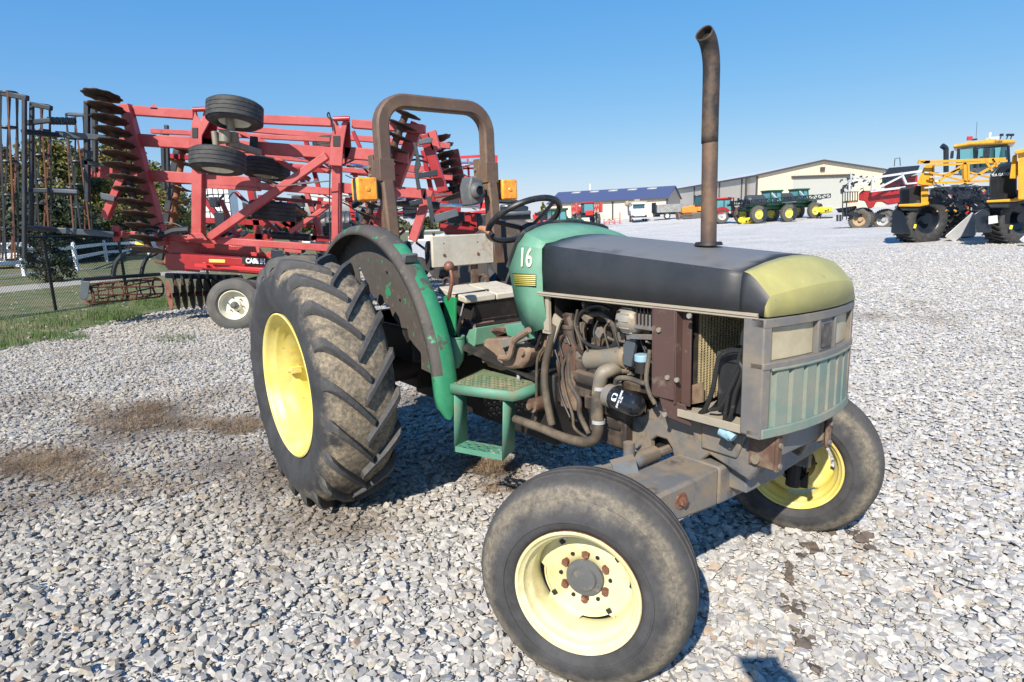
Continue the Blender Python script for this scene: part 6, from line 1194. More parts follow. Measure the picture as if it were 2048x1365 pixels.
# red tractor
p = at_(1461, 450, 74); rt = thing('red_tractor', 'red farm tractor with white rear rims right of the exhaust pipe', 'tractor', p, -.05)
for s_ in (-1, 1): wheel(rt, (-1.35, s_*.95, .88), .88, .5, 'silver'); wheel(rt, (1.4, s_*.85, .58), .58, .4, 'silver')
b = MB(); b.prism([(.1, -.42, 1.0), (2.2, -.42, .95), (2.25, -.42, 1.45), (2.0, -.42, 1.72), (.1, -.42, 1.85)], (0, .84, 0)); b.build('hood', 'reds', rt, bevel=.08); b = MB()
for s_ in (-1, 1): b.prism([(-2.1, s_*.95-.25, 1.1)]+[(-1.35+1.0*cos(a), s_*.95-.25, .88+1.0*sin(a)) for a in [radians(160-12*k) for k in range(12)]], (0, .5, 0))
b.build('fender', 'reds', rt); cab(rt, -1.9, -.15, 1.5, 1.4, 2.75, 'redb', 'glassb'); b = MB(); b.bb((-1.6, -.4, .6), (1.9, .4, 1.1)); b.bb((2.2, -.3, .6), (2.5, .3, 1.2)); b.cyl((.1, -.6, 1.2), (.1, -.6, 2.9), .07, 10); b.build('chassis', 'navy', rt)
def small(name, label, cat, x, y, Y): return thing(name, label, cat, at_(x, y, Y))
for n_, lb, x, y, Y in (('yellow_float', 'bright yellow rollers on the ground beside the red tractor', 1493, 446, 70), ('yellow_float', 'bright yellow attachment lying before the grey sliding door', 1650, 431, 74)):
    o_ = small(n_, lb, 'attachment', x, y, Y); zz = .3 if x < 1600 else .9
    b = MB(); b.cyl((-.6, -.2, zz), (.7, .1, zz+.1), .33, 18); b.cyl((-.75, -.2, zz+.15), (-.2, .3, zz+.2), .3, 14); b.build('roller', 'yelb', o_, bevel=.03); b = MB(); b.ball((-.2, -.52, zz), .12, 10); b.ball((.1, -.5, zz+.1), .1, 10); b.bar((-1.0, 0, .1), (.9, 0, .1), .15); b.bar((-.5, 0, .1), (-.5, 0, zz), .1); b.build('bracket', 'navy', o_)
# green sprayer (long), and the second cab behind it
def green_sprayer(x, y, Y, rz, lab, first):
    g = thing('green_sprayer', lab, 'sprayer', at_(x, y, Y), rz, 'green sprayers parked before the warehouse')
    for x_ in (-1.9, 1.9):
        for s_ in (-1, 1): wheel(g, (x_, s_*1.5, .95), .95, .45, 'jdy'); b = MB(); b.prism([(x_+1.02*cos(a), s_*1.5-.3, .95+1.02*sin(a)) for a in [radians(-50+14*k) for k in range(8)]]+[(x_+.5*cos(a), s_*1.5-.3, .95+.5*sin(a)) for a in [radians(48-14*k) for k in range(8)]], (0, .6, 0)); b.build('wheel_shield', 'slate', g)
    b = MB(); b.bb((-3.0, -.7, 1.5), (2.6, .7, 1.85)); b.bb((-.5, -1.0, 1.85), (2.7, 1.0, 2.3)); b.bb((1.7, -1.45, 1.3), (2.1, 1.45, 2.0)); b.bb((-2.1, -1.45, 1.3), (-1.7, 1.45, 2.0)); b.build('chassis', 'jdg', g, bevel=.06)
    b = MB(); b.lathe([(-1.2, .001), (-1.15, .5), (-.9, .72), (.9, .72), (1.15, .5), (1.2, .001)], (-1.3, 0, 2.35), (1, 0, 0), 28); b.build('tank', 'charcoal', g)
    cab(g, .1, 1.6, 1.6, 2.1, 3.35, 'jdg', 'glassb', 'jdg')
    for s_ in (-1, 1): lattice(g, (-3.4, s_*1.5, 2.0), (4.2, s_*1.4, 2.35), .45, 12, .09, 'navy')
    b = MB(); r_ = random.Random(9)
    for k in range(22): b.box((-3.3+r_.uniform(-.5, .4), r_.uniform(-1.5, 1.5), r_.uniform(1.5, 2.9)), (r_.uniform(.1, .5), r_.uniform(.1, .5), r_.uniform(.1, .5)))
    split(b.build('boom_centre', 'navy', g)); b = MB(); b.tube([(.0, -1.1, 3.2), (.6, -1.25, 2.6), (1.3, -1.3, 2.2), (3, -1.3, 2.2)], .08, n=8, sm=3); b.build('pipe', 'boom', g); return g
green_sprayer(1528, 449, 71, radians(14), 'green sprayer with charcoal tank and yellow wheels beside the red tractor', 1)
green_sprayer(1583, 443, 76, radians(16), 'green sprayer nearest the grey warehouse door', 0)
# red floater with pale boom (seen from its side, rear to the left)
p = at_(1762, 456, 47); rc = thing('red_spreader', 'dark red sprayer body with pale folded boom and two big lugged tyres', 'sprayer', p, .02); B = P_(rc); YR = 47
def rp(px, dep, name, mt, Y=YR, bev=.02): b = B(); b.prism([aty(x, y, Y) for x, y in px], away([aty(x, y, Y) for x, y in px], dep)); return b.build(name, mt, rc, bevel=bev)
rp([(1716, 388), (1722, 382), (1802, 380), (1806, 406), (1776, 410), (1764, 404), (1752, 404), (1745, 416), (1736, 418), (1728, 402), (1716, 401)], 2.4, 'tank_body', 'reds', 45.5, .08)
for x, yb, Yw, R_, rm in ((1721, 455, 46.5, 23, 'tan'), (1768, 456, 46.5, 21, 'silver')):
    w_ = wheel(rc, V((aty(x, yb, Yw).x, Yw, 0))-p+V((0, 0, pxdist(R_, Yw))), pxdist(R_, Yw), .75, rm, ax=(-.80, -.60, 0))
rp([(1690, 428), (1716, 424), (1790, 430), (1790, 440), (1716, 436)], 1.2, 'chassis', 'navy', 46.4); rp([(1670, 418), (1712, 412), (1714, 424), (1676, 426)], .8, 'rear_frame', 'slate', 46.8); rp([(1684, 424), (1714, 420), (1714, 432), (1684, 434)], .8, 'rear_frame', 'slate', 46.6)
b = B()
for a in ((1684, 402, 1684, 440, 1.5), (1692, 402, 1692, 440, 1.5), (1674, 430, 1674, 443, 3), (1680, 430, 1680, 443, 3)): hz_bar(b, *a, 46)
for k in range(7): hz_bar(b, 1684+k*5, 384, 1684+k*5, 404, 1.2, 46)
hz_bar(b, 1682, 385, 1716, 384, 1.4, 46); b.build('rail_and_ladder', 'slate', rc)
rp([(1684, 403), (1714, 401), (1714, 405), (1684, 407)], .8, 'deck', 'orange', 46.4)
b = B()
for a in ((1695, 363, 1845, 342, 4), (1697, 362, 1697, 382, 3), (1745, 357, 1743, 382, 4), (1802, 346, 1812, 368, 4), (1700, 382, 1742, 358, 3), (1745, 382, 1805, 352, 3), (1700, 366, 1700, 345, 2), (1740, 383, 1810, 375, 4), (1812, 368, 1880, 362, 3), (1700, 352, 1730, 360, 2)): hz_bar(b, *a, 44.8)
b.build('folded_boom', 'boom', rc)
r_ = random.Random(21); b = B()
for k in range(60): hz_bar(b, *(lambda x, y: (x, y, x+r_.uniform(-9, 9), y+r_.uniform(-8, 8)))(r_.uniform(1690, 1830), r_.uniform(356, 380)), r_.uniform(1, 3.5), r_.uniform(45, 46))
split(b.build('boom_plumbing', 'navy', rc)); b = B()
for k in range(26): hz_bar(b, *(lambda x, y: (x, y, x+r_.uniform(-5, 5), y+r_.uniform(-8, 8)))(r_.uniform(1678, 1700), r_.uniform(352, 384)), r_.uniform(1, 3), 44.9)
b.build('nozzle_cluster', 'slate', rc)
# dark machine behind it
cb = thing('dark_harvester', 'black and dark red harvester top with a ladder rail above the pale boom', 'harvester', at_(1800, 450, 52)); B = P_(cb)
for px, mt_, Y in (([(1764, 350), (1778, 336), (1840, 331), (1835, 345), (1800, 362), (1764, 366)], 'navy', 50), ([(1768, 366), (1835, 350), (1835, 400), (1770, 400)], 'reds', 51.5)): b = B(); b.prism([aty(x, y, Y) for x, y in px], away([aty(x, y, Y) for x, y in px], 2)); b.build('top_hopper', mt_, cb, bevel=.05)
b = B()
for a in ((1789, 333, 1790, 318, 1), (1801, 332, 1800, 316, 1), (1790, 318, 1800, 316, 1)): hz_bar(b, *a, 49.8)
b.build('hand_rail', 'navy', cb); wheel(cb, V((1.0, 1.0, .9)), .9, .6, 'reds')

# ------------------------------------------------------------------ yellow floater machines at right
def yl(x, y, Y): return aty(x, y, Y)
y1 = thing('yellow_spreader', 'yellow and black floater sprayer whose yellow folded boom crosses before its cab', 'sprayer', at_(1835, 486, 27)); B = P_(y1); Y0 = 27
def yp(par, px, Y, dep, name, mt, bev=.03): b = B(); b.prism([aty(x, y, Y) for x, y in px], away([aty(x, y, Y) for x, y in px], dep)); return b.build(name, mt, par, bevel=bev)
yp(y1, [(1799, 376), (1843, 371), (1842, 411), (1799, 411)], 26.5, 2.2, 'engine_grille', 'grillb', .06)
b = B()
for k in range(9): hz_bar(b, 1802+k*2.1, 378, 1802+k*2.1, 409, .7, 26.42)
b.build('grille_slat', 'navy', y1); yp(y1, [(1797, 409), (1840, 407), (1858, 404), (1858, 410), (1838, 414), (1797, 414)], 26.2, .5, 'yellow_bumper', 'yel')
yp(y1, [(1797, 414), (1842, 413), (1836, 422), (1804, 422)], 26.3, .5, 'lower_valance', 'slate'); yp(y1, [(1784, 425), (1796, 408), (1806, 422), (1822, 468), (1790, 468), (1782, 466)], 26.4, .5, 'black_fender', 'navy'); yp(y1, [(1842, 371), (1858, 372), (1856, 412), (1842, 412)], 26.3, 1.5, 'yellow_side', 'yel')
yp(y1, [(1833, 368), (1850, 330), (1866, 328), (1866, 371), (1844, 371)], 26.0, .6, 'boom_rest', 'yel'); yp(y1, [(1866, 328), (1869, 328), (1869, 371), (1866, 371)], 25.9, .2, 'boom_rest_edge', 'yel')
w_ = wheel(y1, V((aty(1835, 486, 27).x, 27, 0))-V(y1.location)+V((0, 0, 1.05)), 1.05, 1.0, 'navy', ax=(-.15, .98, 0), tm='tyre')
yp(y1, [(1858, 374), (1980, 372), (1975, 420), (1862, 430)], 27.5, 1.5, 'undercarriage', 'navy', .05)
r_ = random.Random(4); b = B()
for k in range(70): hz_bar(b, *(lambda x, y: (x, y, x+r_.uniform(-10, 10), y+r_.uniform(-8, 8)))(r_.uniform(1862, 1975), r_.uniform(368, 425)), r_.uniform(1, 4), r_.uniform(26.8, 27.4))
split(b.build('hoses_and_pipes', 'slate', y1)); b = B()
for k in range(14): hz_bar(b, *(lambda x, y: (x, y, x+r_.uniform(-8, 8), y+r_.uniform(-3, 3)))(r_.uniform(1870, 1970), r_.uniform(364, 380)), r_.uniform(1, 2.4), 26.7)
split(b.build('light_pipe', 'boom', y1))
for mt_, n_ in (('yel', 7), ('redb', 4), ('silver', 8), ('rusty', 6)):
    for k in range(n_): b = B(); x, y = r_.uniform(1864, 1972), r_.uniform(374, 424); hz_bar(b, x, y, x+r_.uniform(-6, 6), y+r_.uniform(-6, 6), r_.uniform(1, 3), 26.6); b.build('fitting', mt_, y1)
b = B()
for a in ((1838, 325, 2012, 318, 5), (1870, 331, 2015, 322, 4), (1874, 366, 1985, 362, 4), (1930, 326, 1932, 364, 6), (1937, 326, 1938, 364, 4), (1880, 362, 1925, 332, 4), (1885, 352, 1920, 338, 3), (1940, 360, 2000, 325, 4), (1985, 318, 1998, 340, 4), (1970, 320, 1985, 342, 4), (1940, 345, 1985, 356, 3), (1860, 345, 1930, 362, 3), (1925, 335, 1900, 352, 3), (1840, 323, 1860, 325, 6)): hz_bar(b, *a, 25.6)
b.build('folded_boom', 'yel', y1); b = B()
for a in ((1850, 345, 1925, 350, 2.5), (1860, 355, 1920, 348, 2), (1940, 340, 1990, 336, 5), (1850, 376, 1960, 368, 3)): hz_bar(b, *a, 25.9)
b.build('pale_pipes', 'boom', y1)
# cab with yellow roof
cx0, cx1 = 1912, 2022; yp(y1, [(1917, 300), (2018, 290), (2018, 345), (1917, 350)], 28.2, 1.9, 'cab_shell', 'glass', .05)
for px in ([(1920, 300), (1950, 297), (1950, 322), (1920, 324)], [(1957, 298), (1966, 297), (1966, 322), (1955, 323)], [(1990, 296), (2002, 295), (1998, 316), (1990, 316)]): yp(y1, px, 28.1, .05, 'cab_window', 'glassb', 0)
yp(y1, [(1905, 290), (1938, 284), (1970, 280), (2030, 279), (2032, 287), (1990, 289), (1940, 292), (1907, 297)], 28.0, 2.3, 'cab_roof', 'yel', .08)
b = B()
for a in ((1918, 297, 1914, 345, 3), (1952, 294, 1954, 340, 4), (2018, 292, 2020, 340, 3), (1975, 294, 1978, 340, 2)): hz_bar(b, *a, 27.95)
b.build('cab_pillar', 'navy', y1); yp(y1, [(1901, 303), (1908, 301), (1907, 317), (1900, 318)], 27.6, .1, 'mirror', 'navy'); yp(y1, [(1966, 298), (1980, 296), (1979, 314), (1967, 314)], 27.7, .1, 'mirror', 'slate')
lettering('9100C', pxdist(6, 28), frame(aty(1998, 283.5, 27.94)-V(y1.location), (1, 0, -.01), (0, 0, 1)), 'deck', y1, 'roof_lettering', .005)
b = B(); b.tube([aty(x, y, 27.6) for x, y in ((1892, 345), (1892, 305), (1891, 297), (1884, 292))], [.10, .10, .11, .11], n=14, sm=3); b.build('exhaust_stack', 'navy', y1)
for x, mt_, w_, h_ in ((1937, 'redb', .07, .16), (1941, 'redb', .07, .16), (1948, 'navy', .12, .06)): b = B(); c = aty(x, 281, 28.3); b.cyl(c, c+V((0, 0, h_)), w_, 12); b.build('beacon', mt_, y1)
b = B(); c = aty(1979, 280, 28.5); b.cyl(c, c+V((0, 0, .22)), .03, 8); b.cyl(c+V((0, 0, .18)), c+V((0, 0, .3)), .05, 10); b.box(c+V((.12, 0, .05)), (.35, .3, .1)); b.build('gps_receiver', 'whiteb', y1); b = B(); c = aty(1952, 278, 28.5); b.cyl(c, aty(1954, 244, 28.5), .008, 5); b.build('antenna', 'navy', y1)
for x in (2000, 2013, 2021): b = B(); c = aty(x, 279, 28.3); b.bar(c, c+V((.04, 0, .15)), .03); b.box(c+V((.05, 0, .18)), (.12, .08, .1)); b.build('work_light', 'navy', y1)
w_ = wheel(y1, V((aty(1925, 478, 28).x, 28.3, 0))-V(y1.location)+V((0, 0, .98)), .98, 1.1, 'navy', ax=(-.65, .76, 0), tm='tyre', name='floater_wheel')
yp(y1, [(1890, 474), (1893, 470), (1944, 425), (1950, 428), (1951, 470), (1948, 473), (1922, 474), (1909, 485)], 26.2, .25, 'silver_spinner_shield', 'silver', .02)
# second machine at the right edge
y2 = thing('yellow_spreader', 'yellow and black floater sprayer cut by the right edge, ribbed black grille forward', 'sprayer', at_(2015, 492, 24)); B = P_(y2)
yp(y2, [(1980, 350), (1997, 330), (2022, 324), (2040, 322), (2042, 350), (1980, 356)], 23.4, 1.8, 'black_hood', 'navy', .1); yp(y2, [(1979, 352), (2034, 347), (2034, 398), (1978, 402)], 23.2, 2, 'engine_grille', 'grillb', .05)
b = B()
for k in range(11): hz_bar(b, 1982+k*2.6, 356, 1981.5+k*2.6, 398, .9, 23.12)
b.build('grille_slat', 'slate', y2); lettering('RA GATOR', pxdist(7.5, 23), frame(aty(2004, 349.5, 23.1)-V(y2.location), (1, 0, .05), (0, 0, 1)), 'label', y2, 'grille_lettering', .004) 
yp(y2, [(1973, 401), (2025, 398), (2048, 388), (2060, 388), (2060, 398), (2030, 404), (1973, 406)], 23.0, .5, 'yellow_bumper', 'yel'); yp(y2, [(1973, 406), (2040, 404), (2038, 416), (1980, 416)], 23.1, .5, 'lower_valance', 'slate')
yp(y2, [(2019, 358), (2025, 312), (2034, 308), (2034, 358)], 22.6, .4, 'boom_rest', 'yel'); yp(y2, [(2036, 308), (2080, 296), (2080, 400), (2036, 400)], 22.4, .5, 'boom_rest', 'yel'); yp(y2, [(2028, 302), (2080, 288), (2080, 300), (2030, 309)], 22.2, .4, 'folded_boom', 'yel')
wheel(y2, V((aty(2020, 492, 24).x, 24, 0))-V(y2.location)+V((0, 0, 1.05)), 1.05, 1.0, 'navy', ax=(-.1, .99, 0), tm='tyre'); yp(y2, [(1948, 428), (1978, 410), (1984, 465), (1955, 466), (1950, 450)], 23.3, .8, 'black_fender', 'navy'); yp(y2, [(1978, 416), (2060, 410), (2060, 470), (1984, 472)], 25.2, 1.0, 'undercarriage', 'navy')
yp(y2, [(1977, 433), (1995, 431), (1996, 446), (1977, 449)], 23.1, .05, 'reflector_plate', 'boom', 0); yp(y2, [(2038, 480), (2060, 462), (2060, 490), (2046, 486)], 22.3, .2, 'silver_spinner_shield', 'silver')
yp(y2, [(1855, 0), (1, 1), (2, 2)], 2, .1, 'x', 'yel') if 0 else None
for par, x, y, Y in ((y1, 1829, 453, 26.3), (y2, 2021, 455, 23.3)): b = B(); b.cyl(aty(x, y+4, Y), aty(x+2, y-4, Y), .05, 10); o_ = MB.build(b, 'yellow_cap', M['yelb'], par); o_.data.transform(Matrix.Translation(-V(par.location)))
# left of the cowl: red machine, green cab, small conifer
rm = thing('red_combine', 'small red harvester with dark hopper seen through the steering wheel', 'harvester', at_(1081, 452, 60)); B = P_(rm)
for px, mt_, Y in (([(1065, 430), (1078, 425), (1098, 427), (1098, 446), (1067, 446)], 'redb', 60), ([(1068, 426), (1080, 423), (1095, 424), (1100, 430), (1070, 429)], 'navy', 59.8), ([(1078, 430), (1097, 430), (1097, 442), (1080, 444)], 'navy', 59.7), ([(1085, 442), (1099, 440), (1099, 450), (1087, 450)], 'redb', 59.6)): b = B(); b.prism([aty(x, y, Y) for x, y in px], away([aty(x, y, Y) for x, y in px], 2)); b.build('body', mt_, rm, bevel=.05)
for x in (-.6, 1.0): wheel(rm, (x, -.4, .55), .55, .4, 'tan')
gc = thing('green_tractor', 'green tractor with tinted cab seen right of the steering wheel', 'tractor', at_(1124, 452, 58), .2)
for x_, R_ in ((-.9, .8), (1.3, .55)):
    for s_ in (-1, 1): wheel(gc, (x_, s_*.85, R_), R_, .4, 'jdy')
b = MB(); b.bb((-1.2, -.6, .9), (2.0, .6, 1.3)); b.prism([(.2, -.35, 1.2), (2.0, -.35, 1.2), (2.0, -.35, 1.55), (.2, -.35, 1.8)], (0, .7, 0)); b.build('hood', 'jdg', gc, bevel=.05); cab(gc, -1.2, .3, 1.4, 1.2, 2.45, 'jdg', 'glassb', 'jdg'); b = MB(); b.bar((.3, -.8, 1.7), (1.6, -1.2, 1.75), .05); b.bar((.3, -.8, 1.3), (.3, -.8, 1.9), .05); b.build('mirror_arm', 'navy', gc)
# ================================================================== LEFT BACKGROUND: fences, trees, parked trailers
M['linkwire'] = mat('black_chain_link', (.012, .012, .013), .5, var=0)
fp = [gnd(-230, 668), gnd(-60, 650), gnd(0, 642.), gnd(112, 623), gnd(256, 603), gnd(420, 585)]; FH = 1.60
cf = thing('chain_link_fence', 'black chain-link fence with round posts along the grass strip', 'fence', fp[3]); B = P_(cf)
for i, p in enumerate(fp):
    if i == 2: continue
    b = B(); b.cyl(p-V((0, 0, .1)), p+V((.0, 0, FH+.04)), .032, 12); b.ball(p+V((0, 0, FH+.05)), .036, 10); b.build('post', 'linkwire', cf)
b = B()
for p, q in zip(fp, fp[1:]): b.cyl(p+V((0, 0, FH)), q+V((0, 0, FH)), .022, 8)
b.build('top_rail', 'linkwire', cf)
b = B(); st = .062
for p, q in zip(fp, fp[1:]):
    L_ = (q-p).length; d = (q-p)/L_; n = int((L_+FH)/st)
    for sg in (1, -1):
        for k in range(n+1):
            s0 = k*st-(FH if sg > 0 else 0); a, za, c_, zc = s0, 0, s0+FH, FH
            if sg < 0: a, za, c_, zc = s0, FH, s0+FH, 0
            if a < 0: f = -a/FH; za = za+(zc-za)*f; a = 0
            if c_ > L_:
                if a >= L_: continue
                f = (L_-a)/(c_-a); zc = za+(zc-za)*f; c_ = L_
            if c_ <= a: continue
            P0 = p+d*a+V((0, 0, za+.02)); P1 = p+d*c_+V((0, 0, zc+.02)); b.tube([P0, P1], .0036, n=3, caps=False)
b.build('wire_mesh', 'linkwire', cf, sharp=0)
# white rail fence
M['vinyl'] = mat('white_vinyl', (.75, .76, .77), .4, var=.03)
wf = thing('rail_fence', 'white two-rail vinyl fence beside the road beyond the chain-link', 'fence', gnd(155, 543)); B = P_(wf); pf = [gnd(-70, 568), gnd(50, 553), gnd(155, 543), gnd(214, 525), gnd(300, 520), gnd(400, 512)]
for p in pf: b = B(); b.box(p+V((0, 0, .62)), (.13, .13, 1.24)); b.ball(p+V((0, 0, 1.27)), .09, 8); b.build('post', 'vinyl', wf)
for p, q in zip(pf, pf[1:]):
    if p is pf[0] or p is pf[1]: pass
    for z in (1.1, .62): b = B(); b.bar(p+V((0, 0, z)), q+V((0, 0, z)), .05, .16); b.build('rail', 'vinyl', wf)
# trees
def leafmat(name, c, c2, c3): return mat(name, c, .6, layers=[(c2, .9, .45, .62), (c3, 2.6, .52, .7)], var=.35, vscale=1.6)
M['leaf_a'] = leafmat('leaf_green', (.055, .085, .014), (.10, .12, .022), (.03, .05, .012)); M['leaf_b'] = leafmat('leaf_autumn', (.10, .09, .022), (.19, .10, .03), (.06, .08, .02)); M['leaf_c'] = leafmat('leaf_red_autumn', (.16, .055, .02), (.10, .08, .02), (.22, .09, .03)); M['leaf_d'] = leafmat('leaf_dark', (.022, .035, .012), (.04, .055, .014), (.015, .022, .01)); M['leaf_y'] = leafmat('leaf_yellow_green', (.12, .12, .025), (.16, .13, .03), (.07, .09, .02))
def tree(name, label, cat, p, H, R, n, mt, z0=.18, seed=0, cone=False, leaf=.28, group=None):
    r = random.Random(seed); t = thing(name, label, cat, p, group=group); b = MB(); b.tube([(0, 0, -.2), (.05*R, 0, H*.3), (0, .05*R, H*.75)], [H*.024, H*.017, H*.004], n=8)
    for k in range(9): a = r.uniform(0, 6.28); z = H*r.uniform(.2, .6); e = R*r.uniform(.5, .85); b.tube([(0, 0, z), (e*.5*cos(a), e*.5*sin(a), z+H*.1), (e*cos(a), e*sin(a), z+H*.2)], [H*.009, H*.006, H*.002], n=5)
    b.build('trunk', 'bark', t); cl = []
    for k in range(60 if not cone else 50):
        f = r.uniform(0, 1)
        if cone: z = H*(z0+(1-z0)*f); rr = R*(1-f)**.8; q = r.uniform(.3, 1); s_ = R*.28*(1-f*.7)
        else: z = H*(z0+(1-z0)*f); rr = R*sqrt(max(.05, 1-(2*f-.85)**2 if f > .42 else .8+f*.4)); q = sqrt(r.random()); s_ = R*r.uniform(.16, .34)
        a = r.uniform(0, 6.28); cl.append((rr*q*cos(a), rr*q*sin(a), z, s_))
    N = n; X = []; rg = np.random.default_rng(seed); ids = rg.integers(0, len(cl), N); C_ = np.array(cl)[ids]; D = rg.normal(size=(N, 3)); D /= np.linalg.norm(D, axis=1)[:, None]; D *= (rg.random(N)**.45)[:, None]*C_[:, 3:4]; D[:, 2] *= .75; P = C_[:, :3]+D
    U = rg.normal(size=(N, 3)); U /= np.linalg.norm(U, axis=1)[:, None]; W_ = rg.normal(size=(N, 3)); W_ -= U*(U*W_).sum(1)[:, None]; W_ /= np.linalg.norm(W_, axis=1)[:, None]; s_ = (leaf*rg.uniform(.5, 1.1, N))[:, None]
    VV = np.stack([P-U*s_*.5, P+W_*s_*.28, P+U*s_*.5, P-W_*s_*.28], 1).reshape(-1, 3); me = bpy.data.meshes.new('crown'); me.vertices.add(4*N); me.vertices.foreach_set('co', VV.astype(np.float32).ravel()); me.loops.add(4*N); me.loops.foreach_set('vertex_index', np.arange(4*N, dtype=np.int32)); me.polygons.add(N); me.polygons.foreach_set('loop_start', np.arange(0, 4*N, 4, dtype=np.int32)); me.update(calc_edges=True)
    me.materials.append(M[mt]); o = bpy.data.objects.new('crown', me); SC.collection.objects.link(o); o.parent = t; return t
def gp_(x, Y): p = aty(x, 470, Y); return V((p.x, Y, 0))
TG = 'trees beyond the road'
for x, Y, top, R, n, mt_, lab, sd in ((-40, 50, 330, 4.2, 9000, 'leaf_d', 'dark tree at the left edge behind the upright rolling baskets', 1), (20, 46, 300, 2.6, 7000, 'leaf_b', 'slim olive and rust coloured tree behind the leftmost rolling basket', 2), (125, 42, 292, 3.1, 11000, 'leaf_y', 'tall yellow-green tree between the rolling baskets', 3), (190, 66, 300, 3.2, 7000, 'leaf_c', 'reddish autumn tree behind the left disc blades', 4), (262, 50, 296, 3.4, 9000, 'leaf_y', 'yellow-green tree left of the tall harrow uprights', 5), (318, 70, 335, 4, 7000, 'leaf_a', 'green tree half hidden by the rear disc gang', 6), (75, 38, 400, 3.5, 9000, 'leaf_d', 'low dark tree behind the chain-link fence post', 7), (235, 58, 395, 5, 9000, 'leaf_d', 'low dark tree behind the white trailers', 8)):
    H = aty(x, top, Y).z; tree('broadleaf_tree', lab, 'tree', gp_(x, Y), H, R*1.15, int(n*1.7), mt_, .10, sd, leaf=.36, group=TG)
p = gnd(92, 566); tree('round_shrub', 'bushy dark green shrub beyond the chain-link fence', 'shrub', p, 2.0, .85, 9000, 'leaf_d', .05, 12, leaf=.11)
p = at_(1087, 452, 95); tree('small_conifer', 'small pointed yellow-green conifer seen through the steering wheel', 'conifer', p, aty(1087, 409, 95).z-p.z+.2, 1.5, 4000, 'leaf_y', .03, 13, cone=True, leaf=.3)
# parked white trailers and cars under the trees
def camper(x, yb, w, h, Y, lab, mt_='whiteb', dark=True, rz=0):
    p = at_(x, yb, Y); t = thing('camper_trailer', lab, 'camper', p, rz); Wm, Hm = pxdist(w, Y), pxdist(h, Y); b = MB(); b.prism([(-Wm/2, -1.2, .4), (Wm/2, -1.2, .4), (Wm/2, -1.2, Hm*.8), (Wm*.42, -1.2, Hm), (-Wm*.45, -1.2, Hm), (-Wm/2, -1.2, Hm*.85)], (0, 2.4, 0)); b.build('body', mt_, t, bevel=.1)
    b = MB(); b.bb((-Wm*.36, -1.23, Hm*.55), (-Wm*.18, -1.2, Hm*.8)); b.bb((Wm*.1, -1.23, Hm*.55), (Wm*.28, -1.2, Hm*.8)); b.build('window', 'glass', t); wheel(t, (-Wm*.12, -1.1, .35), .35, .25, 'silver', lug=False, tm='tyre'); wheel(t, (Wm*.15, -1.1, .35), .35, .25, 'silver', lug=False, tm='tyre'); return t
camper(250, 506, 110, 44, 47, 'white camper trailer with a dark window behind the lowered basket')
camper(150, 505, 80, 22, 52, 'low white trailer body behind the fence post'); camper(30, 512, 90, 30, 46, 'white trailer behind the leftmost basket'); camper(340, 505, 90, 30, 60, 'white trailer partly hidden by the disc gang')
def car(x, yb, Y, mt_, lab):
    t = thing('parked_car', lab, 'car', at_(x, yb, Y)); b = MB(); b.prism([(-2.1, -.85, .3), (2.1, -.85, .3), (2.15, -.85, .8), (1.2, -.85, .92), (.7, -.8, 1.4), (-1.1, -.8, 1.42), (-1.9, -.85, .95), (-2.15, -.85, .8)], (0, 1.7, 0)); b.build('body', mt_, t, bevel=.08); b = MB(); b.prism([(1.0, -.87, .93), (.62, -.83, 1.33), (-1.0, -.83, 1.34), (-1.6, -.87, .95)], (0, .03, 0)); b.build('side_window', 'glass', t)
    for x_ in (-1.35, 1.35): wheel(t, (x_, -.8, .33), .33, .22, 'silver', lug=False, tm='tyre')
car(15, 545, 34, 'whiteb', 'white car behind the lower left of the chain-link fence'); car(125, 512, 46, 'navy', 'dark car between shrub and white trailer')
car(196, 508, 50, 'navy', 'dark car just left of the white camper')

# ================================================================== far hedge and the photographer
M['wood'+'land'] = leafmat('far_woodland_leaves', (.05, .07, .025), (.09, .08, .03), (.03, .045, .015))
def woodland():
    rg = np.random.default_rng(5); N = 34000; X = rg.uniform(-170, -13, N); Y = 150+rg.uniform(-7, 7, N); base = np.where(X > -60, 3.2, 5)+1.6*np.sin(X*.11)+.9*np.sin(X*.37+1)+.8*np.sin(X*.9); Z = rg.random(N)**.8*base; C_ = np.stack([X, Y, Z], 1)
    U = rg.normal(size=(N, 3)); U /= np.linalg.norm(U, axis=1)[:, None]; W_ = rg.normal(size=(N, 3)); W_ -= U*(U*W_).sum(1)[:, None]; W_ /= np.linalg.norm(W_, axis=1)[:, None]; s_ = rg.uniform(.5, 1.3, N)[:, None]
    VV = np.stack([C_-U*s_, C_+W_*s_*.6, C_+U*s_, C_-W_*s_*.6], 1).reshape(-1, 3); b = MB(); me = bpy.data.meshes.new('far_woodland'); me.from_pydata(VV.tolist(), [], [(4*i, 4*i+1, 4*i+2, 4*i+3) for i in range(N)]); me.materials.append(M['woodland']); o = bpy.data.objects.new('far_woodland', me); SC.collection.objects.link(o); tag(o, 'far-off wood along the left horizon', 'wood', kind='stuff')
woodland()
ph = thing('person', 'person in dark clothes taking the picture, seen only as a shadow on the gravel', 'person', (0, 0, 0))
def skin(name, nodes, edges, mt, par):
    me = bpy.data.meshes.new(name); me.from_pydata([n[0] for n in nodes], edges, []); o = bpy.data.objects.new(name, me); SC.collection.objects.link(o); o.parent = par
    o.modifiers.new('skin', 'SKIN'); me.materials.append(M[mt])
    for i, n in enumerate(nodes): me.skin_vertices[0].data[i].radius = (n[1], n[1]*(n[2] if len(n) > 2 else 1)); me.skin_vertices[0].data[i].use_root = (i == 0)
    sd = o.modifiers.new('sub', 'SUBSURF'); sd.levels = 2; sd.render_levels = 2; return o
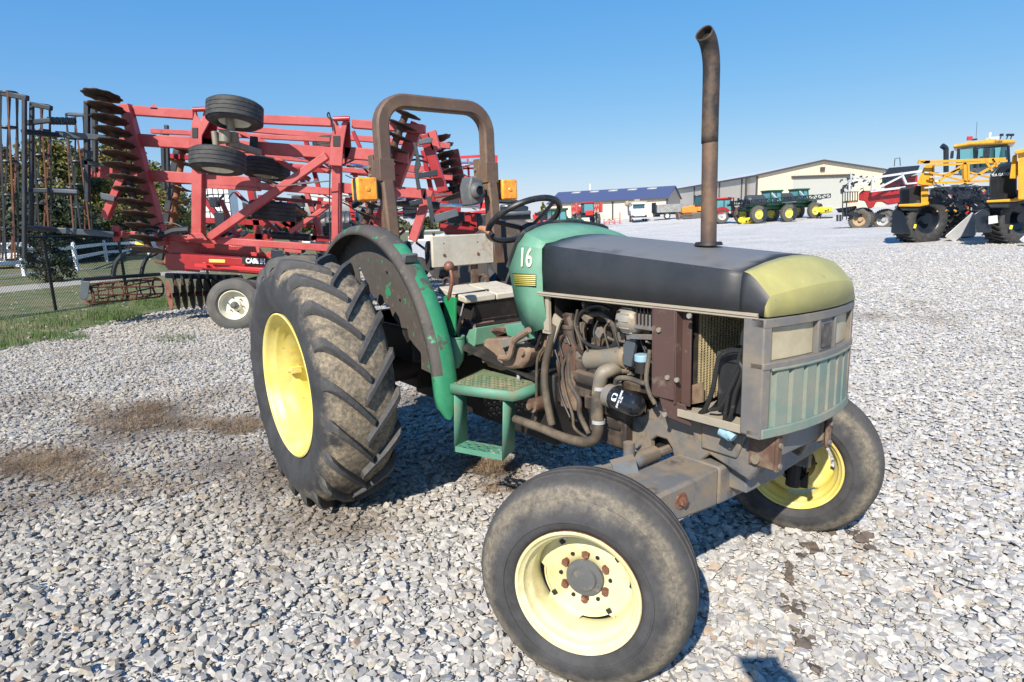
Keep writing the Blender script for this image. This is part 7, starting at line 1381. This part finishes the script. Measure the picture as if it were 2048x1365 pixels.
M['cloth'] = mat('dark_jacket_cloth', (.03, .035, .05), .9); M['face'] = mat('skin_tone', (.45, .28, .2), .5); M['cap'] = mat('dark_cap_cloth', (.03, .03, .035), .9)
y0 = -.26
skin('body', [((0, y0-.02, .98), .15, .8), ((0, y0-.02, 1.2), .15, .8), ((0, y0-.02, 1.42), .16, .7), ((0, y0, 1.53), .055), ((0, y0+.01, 1.585), .06),
 ((-.19, y0, 1.46), .06), ((-.27, y0+.02, 1.24), .048), ((-.14, y0+.16, 1.44), .036), ((-.08, y0+.18, 1.53), .026), ((.19, y0, 1.46), .06), ((.27, y0+.02, 1.24), .048), ((.14, y0+.16, 1.44), .036), ((.08, y0+.18, 1.53), .026),
 ((-.10, y0-.02, .86), .095), ((-.11, y0, .50), .062), ((-.12, y0-.03, .10), .045), ((-.13, y0+.10, .045), .04), ((.10, y0-.02, .86), .095), ((.11, y0, .50), .062), ((.12, y0-.03, .10), .045), ((.13, y0+.10, .045), .04)],
 [(0, 1), (1, 2), (2, 3), (3, 4), (2, 5), (5, 6), (6, 7), (7, 8), (2, 9), (9, 10), (10, 11), (11, 12), (0, 13), (13, 14), (14, 15), (15, 16), (0, 17), (17, 18), (18, 19), (19, 20)], 'cloth', ph)
b = MB(); b.ball((0, y0+.02, 1.68), .098, 20, (.8, 1, 1.22)); b.ball((0, y0+.122, 1.665), .016, 8, (.8, 1, 1.4)); b.ball((-.035, y0+.108, 1.70), .012, 8); b.ball((.035, y0+.108, 1.70), .012, 8); b.ball((-.08, y0+.02, 1.68), .022, 8, (.4, 1, 1.4)); b.ball((.08, y0+.02, 1.68), .022, 8, (.4, 1, 1.4)); b.build('head', 'face', ph, sharp=60)
b = MB(); b.ball((0, y0+.01, 1.73), .105, 18, (.86, 1.03, .85)); b.box((0, y0+.15, 1.735), (.14, .10, .008)); b.build('cap', 'cap', ph, sharp=60)
for s_ in (-1, 1):
    for k, (dx, l) in enumerate(((0, .07), (.018, .078), (.036, .072), (.052, .058))):
        b = MB(); x = s_*(.085); b.tube([(x, y0+.185, 1.535+dx*.8), (x-s_*.012, y0+.20, 1.545+dx*.8), (x-s_*.03, y0+.205, 1.55+dx*.8)], [.010, .009, .007], n=8, sm=2); b.build('finger', 'face', ph)
    b = MB(); b.tube([(s_*.085, y0+.17, 1.53), (s_*.065, y0+.165, 1.55), (s_*.05, y0+.175, 1.57)], [.012, .010, .008], n=8, sm=2); b.build('thumb', 'face', ph)
